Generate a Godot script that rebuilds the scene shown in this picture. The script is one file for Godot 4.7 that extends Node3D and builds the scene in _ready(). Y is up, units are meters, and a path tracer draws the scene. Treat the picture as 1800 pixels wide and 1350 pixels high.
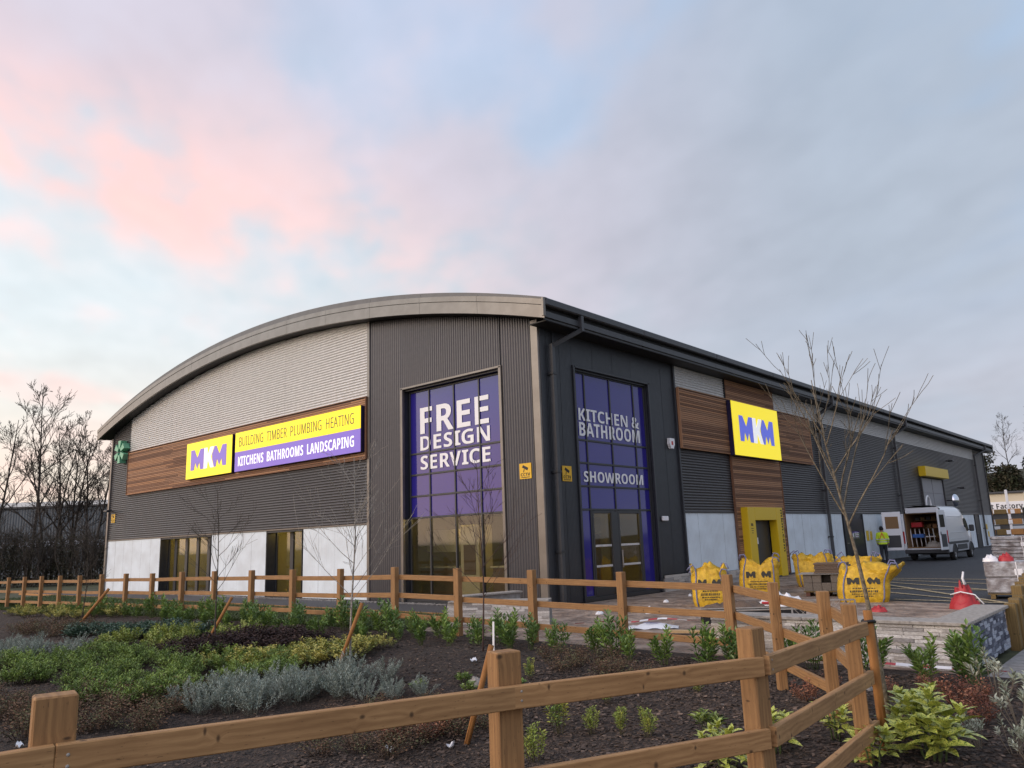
extends Node3D

# ---------------------------------------------------------------- state
var rng := RandomNumberGenerator.new()
var M := {}
var taken := {}
var shape := {}
const SKY_EXPOSURE := 1.0

# ---------------------------------------------------------------- naming helpers
func numbered(n: String) -> String:
	if not taken.has(n):
		taken[n] = 0
		return n
	taken[n] += 1
	return "%s_%03d" % [n, taken[n]]

func tag(o: Node3D, label: String, category: String, group := "") -> Node3D:
	o.set_meta("label", label)
	o.set_meta("category", category)
	if group != "":
		o.set_meta("group", group)
	return o

func thing(called: String, label: String, category: String, at := Vector3.ZERO, turn := 0.0, group := "") -> Node3D:
	var o := Node3D.new()
	o.name = numbered(called)
	add_child(o)
	o.position = at
	o.rotation.y = turn
	return tag(o, label, category, group)

func obj(called: String, mesh: Mesh, material: Material, parent: Node3D = null) -> MeshInstance3D:
	var o := MeshInstance3D.new()
	o.mesh = mesh
	o.material_override = material
	if parent == null or parent == self:
		o.name = numbered(called)
		add_child(o)
	else:
		o.name = called
		parent.add_child(o, true)
	return o

func structure(called: String, mesh: Mesh, material: Material) -> MeshInstance3D:
	var o := obj(called, mesh, material)
	o.set_meta("kind", "structure")
	return o

func dup(root: Node3D, at: Vector3, turn: float, label: String, scale_by := 1.0) -> Node3D:
	var r: Node3D = root.duplicate()
	r.name = numbered(String(root.name).rstrip("0123456789").rstrip("_"))
	add_child(r)
	r.position = at
	r.rotation.y = turn
	r.scale = Vector3.ONE * scale_by
	r.set_meta("label", label)
	return r

# ---------------------------------------------------------------- mesh helpers
func mb(flat := true) -> SurfaceTool:
	var s := SurfaceTool.new()
	s.begin(Mesh.PRIMITIVE_TRIANGLES)
	s.set_smooth_group(-1 if flat else 0)
	return s

func done(s: SurfaceTool) -> ArrayMesh:
	s.generate_normals()
	return s.commit()

func tri(s: SurfaceTool, a: Vector3, b: Vector3, c: Vector3) -> void:
	s.add_vertex(a); s.add_vertex(b); s.add_vertex(c)

func quad(s: SurfaceTool, a: Vector3, b: Vector3, c: Vector3, d: Vector3) -> void:
	s.add_vertex(a); s.add_vertex(b); s.add_vertex(c)
	s.add_vertex(a); s.add_vertex(c); s.add_vertex(d)

func quad_uv(s: SurfaceTool, p: Array, t: Array) -> void:
	for i in [0, 1, 2, 0, 2, 3]:
		s.set_uv(t[i]); s.add_vertex(p[i])

# box whose u runs along its local x (z on the end faces); uo shifts the texture
func bx(s: SurfaceTool, c: Vector3, size: Vector3, b := Basis.IDENTITY, uo := Vector2.ZERO) -> void:
	var h := size * 0.5
	for axis in 3:
		for sg in [-1.0, 1.0]:
			var ua := 0 if axis != 0 else 2
			var va := 1 if axis != 1 else 2
			var p := []
			var t := []
			for k in [[-1, -1], [-1, 1], [1, 1], [1, -1]]:
				var v := Vector3.ZERO
				v[axis] = sg * h[axis]
				v[ua] = k[0] * h[ua]
				v[va] = k[1] * h[va]
				t.append(Vector2(v[ua], -v[va]) + uo + Vector2(0, axis * 0.37))
				p.append(c + b * v)
			var outward: Vector3 = b[axis] * sg
			var nn: Vector3 = (p[2] - p[0]).cross(p[1] - p[0])
			if nn.dot(outward) < 0.0:
				p.reverse(); t.reverse()
			quad_uv(s, p, t)

# box with chamfered edges
func cbx(s: SurfaceTool, c: Vector3, size: Vector3, ch: float, b := Basis.IDENTITY, uo := Vector2.ZERO) -> void:
	var h := size * 0.5
	var faces := []
	for axis in 3:
		var ua := (axis + 1) % 3
		var va := (axis + 2) % 3
		for sg in [-1.0, 1.0]:
			var p := []
			for k in [[-1, -1], [-1, 1], [1, 1], [1, -1]]:
				var v := Vector3.ZERO
				v[axis] = sg * h[axis]
				v[ua] = k[0] * (h[ua] - ch)
				v[va] = k[1] * (h[va] - ch)
				p.append(v)
			faces.append(p)
		for s1 in [-1.0, 1.0]:
			for s2 in [-1.0, 1.0]:
				var q := []
				for e in [-1.0, 1.0]:
					var v := Vector3.ZERO
					v[axis] = e * (h[axis] - ch); v[ua] = s1 * h[ua]; v[va] = s2 * (h[va] - ch)
					q.append(v)
				for e in [1.0, -1.0]:
					var v := Vector3.ZERO
					v[axis] = e * (h[axis] - ch); v[ua] = s1 * (h[ua] - ch); v[va] = s2 * h[va]
					q.append(v)
				faces.append(q)
	for sx in [-1.0, 1.0]:
		for sy in [-1.0, 1.0]:
			for sz in [-1.0, 1.0]:
				faces.append([Vector3(sx * h.x, sy * (h.y - ch), sz * (h.z - ch)), Vector3(sx * (h.x - ch), sy * h.y, sz * (h.z - ch)), Vector3(sx * (h.x - ch), sy * (h.y - ch), sz * h.z)])
	for p in faces:
		var mid := Vector3.ZERO
		for v in p:
			mid += v
		var nn: Vector3 = (p[2] - p[0]).cross(p[1] - p[0])
		if nn.dot(mid) < 0.0:
			p.reverse()
			nn = -nn
		nn = nn.abs()
		for i in ([0, 1, 2, 0, 2, 3] if p.size() == 4 else [0, 1, 2]):
			var v: Vector3 = p[i]
			if nn.x > nn.y and nn.x > nn.z:
				s.set_uv(Vector2(v.z, v.y) + uo)
			elif nn.y > nn.z:
				s.set_uv(Vector2(v.x, v.z + 0.31) + uo)
			else:
				s.set_uv(Vector2(v.x, -v.y) + uo)
			s.add_vertex(c + b * v)

func basis_x(dir: Vector3, up := Vector3.UP) -> Basis:
	var x := dir.normalized()
	var z := x.cross(up).normalized()
	return Basis(x, z.cross(x), z)

# a bar from a to b, w across (horizontal) and h high
func bar(s: SurfaceTool, a: Vector3, b: Vector3, h: float, w: float, ch := 0.0, up := Vector3.UP) -> void:
	var bs := basis_x(b - a, up)
	var uo := Vector2(rng.randf() * 7.0, rng.randf() * 3.0)
	if ch > 0.0:
		cbx(s, (a + b) * 0.5, Vector3(a.distance_to(b), h, w), ch, bs, uo)
	else:
		bx(s, (a + b) * 0.5, Vector3(a.distance_to(b), h, w), bs, uo)

func tube(s: SurfaceTool, pts: Array, radii: Array, sides: int, cap := true) -> void:
	var n := pts.size()
	var rings := []
	var ref := Vector3.UP
	for i in n:
		var d: Vector3 = (pts[min(i + 1, n - 1)] - pts[max(i - 1, 0)]).normalized()
		if i == 0 and absf(d.dot(ref)) > 0.9:
			ref = Vector3.RIGHT
		var x := ref.cross(d).normalized()
		var y := d.cross(x).normalized()
		ref = y
		var ring := []
		for k in sides:
			var a := TAU * k / sides
			ring.append(pts[i] + (x * cos(a) + y * sin(a)) * float(radii[i]))
		rings.append(ring)
	for i in n - 1:
		for k in sides:
			var l := (k + 1) % sides
			quad(s, rings[i][k], rings[i][l], rings[i + 1][l], rings[i + 1][k])
	if cap:
		for k in range(1, sides - 1):
			tri(s, rings[n - 1][0], rings[n - 1][k], rings[n - 1][k + 1])
			tri(s, rings[0][0], rings[0][k + 1], rings[0][k])

# lathe: profile of Vector2(radius, height) around local y
func lathe(s: SurfaceTool, profile: Array, sides: int, xf := Transform3D.IDENTITY) -> void:
	for i in profile.size() - 1:
		for k in sides:
			var a := TAU * k / sides
			var b := TAU * (k + 1) / sides
			var p: Vector2 = profile[i]
			var q: Vector2 = profile[i + 1]
			quad(s, xf * Vector3(p.x * cos(a), p.y, p.x * sin(a)), xf * Vector3(q.x * cos(a), q.y, q.x * sin(a)), xf * Vector3(q.x * cos(b), q.y, q.x * sin(b)), xf * Vector3(p.x * cos(b), p.y, p.x * sin(b)))

# flat polygon in local xy pushed out to depth d along z
func slab(s: SurfaceTool, poly: PackedVector2Array, d: float, xf := Transform3D.IDENTITY) -> void:
	var ids := Geometry2D.triangulate_polygon(poly)
	for i in range(0, ids.size(), 3):
		var a := poly[ids[i]]
		var b := poly[ids[i + 1]]
		var c := poly[ids[i + 2]]
		if (b - a).cross(c - a) > 0.0:
			var t := b
			b = c
			c = t
		tri(s, xf * Vector3(a.x, a.y, d), xf * Vector3(b.x, b.y, d), xf * Vector3(c.x, c.y, d))
		tri(s, xf * Vector3(a.x, a.y, 0), xf * Vector3(c.x, c.y, 0), xf * Vector3(b.x, b.y, 0))
	var turn := 1.0 if Geometry2D.is_polygon_clockwise(poly) else -1.0
	for i in poly.size():
		var a := poly[i]
		var b := poly[(i + 1) % poly.size()]
		if turn > 0.0:
			quad(s, xf * Vector3(a.x, a.y, 0), xf * Vector3(b.x, b.y, 0), xf * Vector3(b.x, b.y, d), xf * Vector3(a.x, a.y, d))
		else:
			quad(s, xf * Vector3(b.x, b.y, 0), xf * Vector3(a.x, a.y, 0), xf * Vector3(a.x, a.y, d), xf * Vector3(b.x, b.y, d))

func pv(a: Array) -> PackedVector2Array:
	var r := PackedVector2Array()
	for i in range(0, a.size(), 2):
		r.append(Vector2(a[i], a[i + 1]))
	return r

# lettering fitted to a width and a height, its lower left corner at (x, y, z) in the parent's frame
func words(called: String, text: String, parent: Node3D, at: Vector3, w: float, h: float, material: Material, depth := 0.012, weight := 700) -> MeshInstance3D:
	var f := SystemFont.new()
	f.font_names = PackedStringArray(["Droid Sans"])
	f.font_weight = weight
	var t := TextMesh.new()
	t.text = text
	t.font = f
	t.font_size = 48
	t.pixel_size = 0.01
	t.depth = 0.04
	t.curve_step = 1.5
	var o := obj(called, t, material, parent)
	var bb := t.get_aabb()
	var sc := Vector3(w / bb.size.x, h / bb.size.y, depth / bb.size.z)
	o.scale = sc
	o.position = at - Vector3(bb.position.x * sc.x, bb.position.y * sc.y, bb.position.z * sc.z)
	return o

# ---------------------------------------------------------------- material helpers
func lin(r: float, g: float, b: float) -> Color:
	return Color(r, g, b).linear_to_srgb()

func mat(called: String, c: Color, rough := 0.7, metal := 0.0) -> StandardMaterial3D:
	var m := StandardMaterial3D.new()
	m.resource_name = called
	m.albedo_color = c
	m.roughness = rough
	m.metallic = metal
	M[called] = m
	return m

func noise_tex(sd: int, freq: float, lo: Color, hi: Color, size := 512, oct := 4, normal := false, bump := 4.0) -> NoiseTexture2D:
	var n := FastNoiseLite.new()
	n.seed = sd
	n.noise_type = FastNoiseLite.TYPE_SIMPLEX_SMOOTH
	n.frequency = freq
	n.fractal_octaves = oct
	n.fractal_gain = 0.55
	var t := NoiseTexture2D.new()
	t.width = size
	t.height = size
	t.seamless = true
	t.noise = n
	t.generate_mipmaps = false
	if normal:
		t.as_normal_map = true
		t.bump_strength = bump
	else:
		var g := Gradient.new()
		g.set_color(0, lo)
		g.set_color(1, hi)
		g.set_offset(0, 0.2)
		g.set_offset(1, 0.8)
		t.color_ramp = g
	return t

func tri_tex(m: StandardMaterial3D, t: Texture2D, sc: Vector3, world := true) -> StandardMaterial3D:
	m.albedo_texture = t
	m.uv1_triplanar = true
	m.uv1_world_triplanar = world
	m.uv1_scale = sc
	return m

# sawn softwood: grain that runs along u, with knots and drying checks; 2 m by 0.25 m
func wood_image(sd: int, dark: Color, pale: Color, knots: int) -> ImageTexture:
	var w := 1024
	var h := 128
	var im := Image.create(w, h, false, Image.FORMAT_RGB8)
	var n := FastNoiseLite.new()
	n.seed = sd
	n.noise_type = FastNoiseLite.TYPE_SIMPLEX_SMOOTH
	n.frequency = 1.0
	n.fractal_octaves = 3
	var r := RandomNumberGenerator.new()
	r.seed = sd * 7 + 1
	var ks := []
	for i in knots:
		ks.append([r.randf() * w, r.randf() * h, r.randf_range(2.0, 6.0), r.randf_range(3.0, 8.0)])
	for y in h:
		for x in w:
			var ax := TAU * x / w
			var cx := cos(ax) * 0.55
			var cz := sin(ax) * 0.55
			var yy := float(y)
			var kd := 0.0
			for k in ks:
				var dx := absf(x - k[0])
				dx = minf(dx, w - dx)
				if dx < 70.0:
					var dy: float = y - k[1]
					var e: float = exp(-dx * dx / (k[2] * k[2] * 14.0))
					yy += e * 9.0 * signf(dy) * exp(-absf(dy) / 14.0)
					var rr := sqrt(dx * dx / (k[2] * k[2]) + dy * dy / (k[3] * k[3]))
					kd = maxf(kd, clampf(1.5 - rr, 0.0, 1.0))
			var g := 0.5 + 0.5 * n.get_noise_3d(cx * 1.2, yy * 0.11, cz * 1.2)
			var f := 0.5 + 0.5 * n.get_noise_3d(cx * 9.0, yy * 0.55 + 40.0, cz * 9.0)
			var b := 0.5 + 0.5 * n.get_noise_3d(cx * 2.0 + 9.0, yy * 0.012, cz * 2.0)
			var ring := 0.5 + 0.5 * sin(yy * 0.42 + n.get_noise_3d(cx, yy * 0.01, cz) * 5.0)
			var v := clampf(0.16 + g * 0.4 + f * 0.22 + b * 0.26 - 0.16 * ring, 0.0, 1.0)
			var c := dark.lerp(pale, v)
			if f < 0.2:
				c = c.darkened(0.25)
			c = c.lerp(dark.darkened(0.45), kd * 0.75)
			im.set_pixel(x, y, c)
	return ImageTexture.create_from_image(im)

func wood(called: String, sd: int, dark: Color, pale: Color, knots: int, rough := 0.75) -> StandardMaterial3D:
	var m := mat(called, Color.WHITE, rough)
	m.albedo_texture = wood_image(sd, dark, pale, knots)
	m.uv1_scale = Vector3(0.5, 4.0, 1.0)
	return m

# ---------------------------------------------------------------- terrain
func sstep(a: float, b: float, x: float) -> float:
	var t := clampf((x - a) / (b - a), 0.0, 1.0)
	return t * t * (3.0 - 2.0 * t)

func ground_y(x: float, z: float) -> float:
	var bed := sstep(5.9, 11.5, z) * (1.0 - sstep(7.5, 10.2, x)) * -0.30
	bed += 0.16 * exp(-((x - 4.6) * (x - 4.6) + (z - 8.2) * (z - 8.2)) / 3.2) * sstep(5.8, 7.0, z)
	bed += 0.08 * exp(-((x + 1.5) * (x + 1.5)) / 30.0) * sstep(3.0, 5.5, z)
	bed -= 0.20 * sstep(-7.0, -22.0, x) * sstep(2.0, 5.0, z)
	return bed

func rnd(a: float, b: float) -> float:
	return rng.randf_range(a, b)

# ---------------------------------------------------------------- camera, sky, sun
func make_view() -> void:
	var cam := Camera3D.new()
	add_child(cam)
	cam.name = "camera"
	cam.fov = 52.783
	cam.near = 0.05
	cam.far = 1500.0
	cam.transform = Transform3D(Basis(Vector3(0.748350, -0.035329, -0.662362), Vector3(0.157722, 0.979417, 0.125957), Vector3(0.644279, -0.198729, 0.738519)), Vector3(12.971886, 1.720000, 16.017870))
	cam.current = true

	var sun := DirectionalLight3D.new()
	sun.name = "low_sun"
	add_child(sun)
	sun.light_color = Color(1.0, 0.86, 0.70)
	sun.light_energy = 0.22
	sun.light_angular_distance = 22.0
	sun.shadow_enabled = true
	sun.look_at_from_position(Vector3.ZERO, -Vector3(-0.36, 0.34, 0.87))

	var env := Environment.new()
	env.background_mode = Environment.BG_SKY
	var sky := Sky.new()
	var pm := PanoramaSkyMaterial.new()
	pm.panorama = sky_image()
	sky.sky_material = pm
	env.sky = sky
	env.background_energy_multiplier = 1.0
	env.tonemap_mode = Environment.TONE_MAPPER_LINEAR
	env.tonemap_exposure = 1.45
	env.sdfgi_enabled = true
	env.ssao_enabled = true
	env.ssil_enabled = true
	var we := WorldEnvironment.new()
	we.name = "dusk_sky"
	we.environment = env
	add_child(we)

func c8(r: int, g: int, b: int) -> Color:
	return Color(r / 255.0, g / 255.0, b / 255.0).srgb_to_linear()

# dusk air and thin cloud, warm round the low sun's side and cool away from it
func sky_image() -> ImageTexture:
	var w := 1536
	var h := 768
	var im := Image.create(w, h, false, Image.FORMAT_RGBF)
	var n := FastNoiseLite.new()
	n.seed = 11
	n.noise_type = FastNoiseLite.TYPE_SIMPLEX_SMOOTH
	n.fractal_octaves = 5
	n.fractal_gain = 0.5
	n.frequency = 1.0
	var warm_low := c8(247, 232, 214)
	var warm_mid := c8(219, 229, 234)
	var warm_top := c8(196, 208, 228)
	var cool_low := c8(194, 194, 204)
	var cool_mid := c8(176, 186, 202)
	var cool_top := c8(160, 184, 214)
	var mauve := c8(204, 190, 202)
	var grey := c8(168, 178, 192)
	var pink := c8(255, 203, 195)
	var below := c8(150, 150, 152)
	for y in h:
		var el := (0.5 - (y + 0.5) / h) * PI
		var eld := rad_to_deg(el)
		for x in w:
			if eld < -1.0:
				im.set_pixel(x, y, below)
				continue
			var az := wrapf((x + 0.5) / w * TAU, -PI, PI)
			var d := Vector3(sin(az) * cos(el), sin(el), -cos(az) * cos(el))
			var azd := rad_to_deg(az)
			var wm := 0.5 + 0.5 * cos(az - deg_to_rad(-128.0))
			var side := sstep(0.30, 0.80, wm)
			var lo := cool_low.lerp(warm_low, side)
			var mi := cool_mid.lerp(warm_mid, side)
			var to := cool_top.lerp(warm_top, side)
			var c := lo.lerp(mi, sstep(2.0, 17.0, eld)).lerp(to, sstep(16.0, 42.0, eld))
			# thin cloud sheet 
			var k := 1.0 / (maxf(d.y, 0.0) + 0.13)
			var p := Vector3(d.x * k * 1.15, 0.0, d.z * k * 1.15)
			var q := Vector3(p.x * 0.8 + p.z * 0.6, 0.0, p.z * 0.8 - p.x * 0.6)
			var big := n.get_noise_3d(q.x * 0.42 + 3.1, 4.0, q.z * 0.8)
			var mid := n.get_noise_3d(q.x * 1.3, 9.0, q.z * 2.1 + 7.0)
			var fine := n.get_noise_3d(q.x * 3.6, 2.0, q.z * 5.2)
			var fld := big * 0.9 + mid * 0.5 + fine * 0.22
			# the lit edge of the cloud sheet sinks from the warm side to the cool side
			var edge := 31.0 - (azd + 77.0) * 0.27
			var above := sstep(-7.0, 5.0, eld - edge + fld * 9.0)
			var sheet := above * sstep(-1.1, 0.5, fld + 0.35)
			var cloud := mauve.lerp(grey, sstep(-52.0, -14.0, azd) if azd < 60.0 else 1.0 - sstep(60.0, 170.0, azd))
			c = c.lerp(cloud, sheet * 0.62)
			c = c.lerp(cloud, (1.0 - side) * 0.5 * sstep(-0.4, 0.6, fld))
			var rim := exp(-pow((eld - edge + 2.5 + fld * 8.0) / 5.2, 2.0))
			var lit := rim * sstep(0.42, 0.80, wm) * sstep(-0.5, 0.35, mid * 0.7 + fine * 0.5 + 0.08)
			lit += 0.55 * sstep(0.05, 0.5, mid * 0.8 + big * 0.35) * sstep(0.5, 0.85, wm) * exp(-pow((eld - 12.0) / 6.0, 2.0))
			lit += 0.35 * sstep(0.45, 0.75, wm) * exp(-pow((eld - 5.0) / 3.0, 2.0)) * sstep(-0.3, 0.4, fine + mid)
			c = c.lerp(pink, clampf(lit, 0.0, 1.0) * 0.80)
			# blue shows between
			var gap := sstep(0.0, 0.55, -fld - 0.02) * sstep(9.0, 30.0, eld)
			c = c.lerp(c8(172, 200, 232), gap * 0.55 * (1.0 - 0.6 * side))
			c *= 1.0 + 0.09 * fine + 0.06 * mid
			# brighter air towards the low sun, which stands behind the viewer
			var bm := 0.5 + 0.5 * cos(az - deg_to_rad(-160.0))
			c = c.lerp(c8(255, 196, 150), 0.38 * sstep(0.815, 0.95, wm) * (1.0 - sstep(3.0, 14.0, eld)))
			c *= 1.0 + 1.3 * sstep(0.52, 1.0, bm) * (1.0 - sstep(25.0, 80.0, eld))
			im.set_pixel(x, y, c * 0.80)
	return ImageTexture.create_from_image(im)

# ---------------------------------------------------------------- materials
func make_materials() -> void:
	var speck := noise_tex(3, 0.02, Color(0.93, 0.93, 0.93), Color(1, 1, 1), 512, 5)
	var blotch := noise_tex(5, 0.006, Color(0.93, 0.925, 0.92), Color(1, 1, 1), 512, 5)
	tri_tex(mat("dark_clad", lin(0.075, 0.071, 0.074), 0.36, 0.25), speck, Vector3(0.4, 0.4, 0.4))
	tri_tex(mat("dark_flat", lin(0.030, 0.033, 0.040), 0.42, 0.1), speck, Vector3(0.3, 0.3, 0.3))
	tri_tex(mat("silver_clad", lin(0.62, 0.61, 0.595), 0.40, 0.2), speck, Vector3(0.4, 0.4, 0.4))
	tri_tex(mat("white_clad", lin(0.69, 0.77, 0.83), 0.45), blotch, Vector3(0.25, 0.25, 0.25))
	tri_tex(mat("lit_flashing", lin(0.190, 0.172, 0.155), 0.33, 0.5), blotch, Vector3(0.5, 0.5, 0.5))  # paler gable copy of the eave grey; warm sky reflection put into its colour
	tri_tex(mat("capping", lin(0.115, 0.113, 0.115), 0.5, 0.2), blotch, Vector3(0.5, 0.5, 0.5))
	tri_tex(mat("eave", lin(0.060, 0.062, 0.068), 0.45, 0.1), speck, Vector3(0.4, 0.4, 0.4))
	mat("roof", lin(0.13, 0.13, 0.135), 0.5, 0.2)
	mat("frame", lin(0.028, 0.030, 0.034), 0.4)
	mat("black", lin(0.012, 0.012, 0.013), 0.6)
	var vn := mat("vinyl", lin(0.026, 0.020, 0.215), 0.08)
	vn.metallic_specular = 0.5
	vn.clearcoat_enabled = true
	vn.clearcoat = 0.2
	vn.clearcoat_roughness = 0.03
	mat("lettering", lin(0.80, 0.80, 0.82), 0.3)
	mat("yellow_paint", lin(0.68, 0.46, 0.010), 0.4)
	var gl := mat("glass", Color(0.20, 0.20, 0.13, 0.20), 0.02)
	gl.transparency = BaseMaterial3D.TRANSPARENCY_ALPHA
	gl.metallic_specular = 0.45
	for k in 5:
		var d: Color = [Color(0.52, 0.35, 0.225), Color(0.60, 0.41, 0.265), Color(0.46, 0.30, 0.20), Color(0.64, 0.44, 0.28), Color(0.55, 0.36, 0.235)][k]
		var m := wood("cedar_%d" % k, 20 + k % 2, d, d.lightened(0.24), 3, 0.7)
		if k >= 2:
			m.albedo_texture = M["cedar_%d" % (k % 2)].albedo_texture
			m.albedo_color = [Color.WHITE, Color.WHITE, Color(0.78, 0.74, 0.72), Color(1.0, 0.98, 0.94), Color(0.88, 0.84, 0.82)][k]
	wood("fence_wood", 31, Color(0.40, 0.28, 0.165), Color(0.73, 0.56, 0.36), 7)
	wood("rail_wood", 33, Color(0.47, 0.33, 0.19), Color(0.80, 0.63, 0.43), 11)
	wood("stake_wood", 35, Color(0.50, 0.33, 0.17), Color(0.80, 0.60, 0.36), 7)
	wood("sleeper_wood", 37, Color(0.30, 0.24, 0.13), Color(0.58, 0.48, 0.28), 5)
	wood("end_grain", 39, Color(0.62, 0.50, 0.34), Color(0.86, 0.74, 0.56), 0)
	var a := mat("asphalt", lin(0.062, 0.064, 0.070), 0.85)
	tri_tex(a, noise_tex(41, 0.05, Color(0.72, 0.72, 0.74), Color(1, 1, 1), 512, 5), Vector3(0.35, 0.35, 0.35))
	a.normal_enabled = true
	a.normal_texture = noise_tex(42, 0.2, Color.BLACK, Color.WHITE, 256, 3, true, 3.0)
	a.normal_scale = 0.5
	var pt := mat("path_tar", lin(0.085, 0.086, 0.092), 0.9)
	tri_tex(pt, noise_tex(43, 0.05, Color(0.75, 0.75, 0.77), Color(1, 1, 1), 512, 5), Vector3(0.5, 0.5, 0.5))
	var sand := mat("sand_base", lin(0.40, 0.325, 0.27), 0.95)
	tri_tex(sand, noise_tex(45, 0.012, Color(0.70, 0.66, 0.63), Color(1, 0.98, 0.96), 1024, 6), Vector3(0.11, 0.11, 0.11))
	sand.normal_enabled = true
	sand.normal_texture = noise_tex(46, 0.06, Color.BLACK, Color.WHITE, 512, 4, true, 6.0)
	var soil := mat("mulch_soil", lin(0.066, 0.048, 0.037), 0.95)
	tri_tex(soil, noise_tex(47, 0.02, Color(0.42, 0.38, 0.36), Color(1.0, 0.95, 0.9), 1024, 6), Vector3(0.45, 0.45, 0.45))
	soil.normal_enabled = true
	soil.normal_texture = noise_tex(48, 0.07, Color.BLACK, Color.WHITE, 512, 4, true, 10.0)
	tri_tex(mat("far_ground", lin(0.085, 0.095, 0.045), 0.95), noise_tex(49, 0.02, Color(0.6, 0.6, 0.55), Color(1, 1, 1), 512, 5), Vector3(0.1, 0.1, 0.1))
	tri_tex(mat("concrete", lin(0.30, 0.29, 0.28), 0.9), noise_tex(51, 0.02, Color(0.84, 0.83, 0.82), Color(1, 1, 1), 512, 6), Vector3(0.6, 0.6, 0.6))
	tri_tex(mat("cap_stone", lin(0.40, 0.37, 0.33), 0.85), M["concrete"].albedo_texture, Vector3(1.2, 1.2, 1.2))
	for k in 6:
		var c: Color = [lin(0.611, 0.585, 0.546), lin(0.468, 0.442, 0.416), lin(0.728, 0.702, 0.663), lin(0.377, 0.358, 0.345), lin(0.559, 0.520, 0.474), lin(0.780, 0.760, 0.728)][k]
		tri_tex(mat("slip_%d" % k, c, 0.8), M["concrete"].albedo_texture, Vector3(2.2, 3.5, 2.2))
	for k in 4:
		var c: Color = [lin(0.135, 0.155, 0.209), lin(0.216, 0.243, 0.311), lin(0.486, 0.540, 0.634), lin(0.101, 0.115, 0.162)][k]
		tri_tex(mat("blue_slip_%d" % k, c, 0.75), M["concrete"].albedo_texture, Vector3(2.2, 3.5, 2.2))
	var lf := mat("leaf", Color.WHITE, 0.5)
	lf.vertex_color_use_as_albedo = true
	lf.backlight_enabled = true
	lf.backlight = Color(0.14, 0.16, 0.06)
	var lg := mat("leaf_gloss", Color.WHITE, 0.32)
	lg.vertex_color_use_as_albedo = true
	lg.backlight_enabled = true
	lg.backlight = Color(0.12, 0.15, 0.05)
	var dry := mat("dry", Color.WHITE, 0.85)
	dry.vertex_color_use_as_albedo = true
	var bark := mat("bark", lin(0.115, 0.098, 0.080), 0.9)
	tri_tex(bark, noise_tex(53, 0.03, Color(0.55, 0.53, 0.5), Color(1, 1, 1), 256, 4), Vector3(2, 2, 2))
	tri_tex(mat("far_bark", lin(0.085, 0.070, 0.058), 0.9), bark.albedo_texture, Vector3(0.6, 0.6, 0.6))
	tri_tex(mat("young_bark", lin(0.28, 0.235, 0.165), 0.75), bark.albedo_texture, Vector3(5, 3, 5))
	tri_tex(mat("pale_bark", lin(0.48, 0.45, 0.41), 0.75), bark.albedo_texture, Vector3(5, 3, 5))
	tri_tex(mat("red_bark", lin(0.105, 0.060, 0.052), 0.7), bark.albedo_texture, Vector3(5, 3, 5))

# ---------------------------------------------------------------- the trade warehouse
# facade frame: u runs along the wall, v is up, w is out of the wall. The gable uses it as it is; side parts are turned by a quarter.
const PITCH := 0.095
func soffit_y(x: float) -> float:
	return 9.62 - 51.5 + sqrt(51.5 * 51.5 - (x + 14.0) * (x + 14.0))

func roof_y(x: float) -> float:
	return 10.33 - 48.4 + sqrt(48.4 * 48.4 - (x + 14.0) * (x + 14.0))

func part(called: String, mesh: Mesh, material: Material, parent: Node3D, side := false) -> MeshInstance3D:
	var o := obj(called, mesh, material, parent)
	if side:
		o.rotation.y = PI / 2
	return o

# horizontally ribbed sheet; arched: cut by the soffit arc
func clad_h(u0: float, u1: float, v0: float, v1: float, arched := false, amp := 0.017) -> ArrayMesh:
	var s := mb(false)
	var n := int(ceil((v1 - v0) / (PITCH / 6.0)))
	var prev := []
	for i in n + 1:
		var v := minf(v0 + i * PITCH / 6.0, v1)
		var a := u0
		var b := u1
		if arched:
			# |x + 14| at which the soffit is v
			var r := 51.5 * 51.5 - pow(v - 9.62 + 51.5, 2.0)
			if r <= 0.0:
				break
			var half := sqrt(r)
			a = maxf(a, -14.0 - half)
			b = minf(b, -14.0 + half)
			if b <= a:
				break
		var ph := fposmod(v / PITCH, 1.0)
		var w := amp * clampf(sin(ph * TAU) * 1.7 + 0.35, -1.0, 1.0) + amp
		var cur := [Vector3(a, v, w), Vector3(b, v, w)]
		if i > 0:
			quad(s, prev[0], cur[0], cur[1], prev[1])
		prev = cur
	return done(s)

func clad_v(u0: float, u1: float, v0: float, v1: float, arched := false, amp := 0.016, pitch := PITCH, seg := 6) -> ArrayMesh:
	var s := mb(false)
	var n := int(ceil((u1 - u0) / (pitch / seg)))
	var prev := []
	for i in n + 1:
		var u := minf(u0 + i * pitch / seg, u1)
		var top := soffit_y(u) if arched else v1
		var w := amp * clampf(sin(fposmod(u / pitch, 1.0) * TAU) * 1.7 + 0.2, -1.0, 1.0) + amp
		var cur := [Vector3(u, v0, w), Vector3(u, top, w)]
		if i > 0:
			quad(s, prev[0], prev[1], cur[1], cur[0])
		prev = cur
	return done(s)

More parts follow.
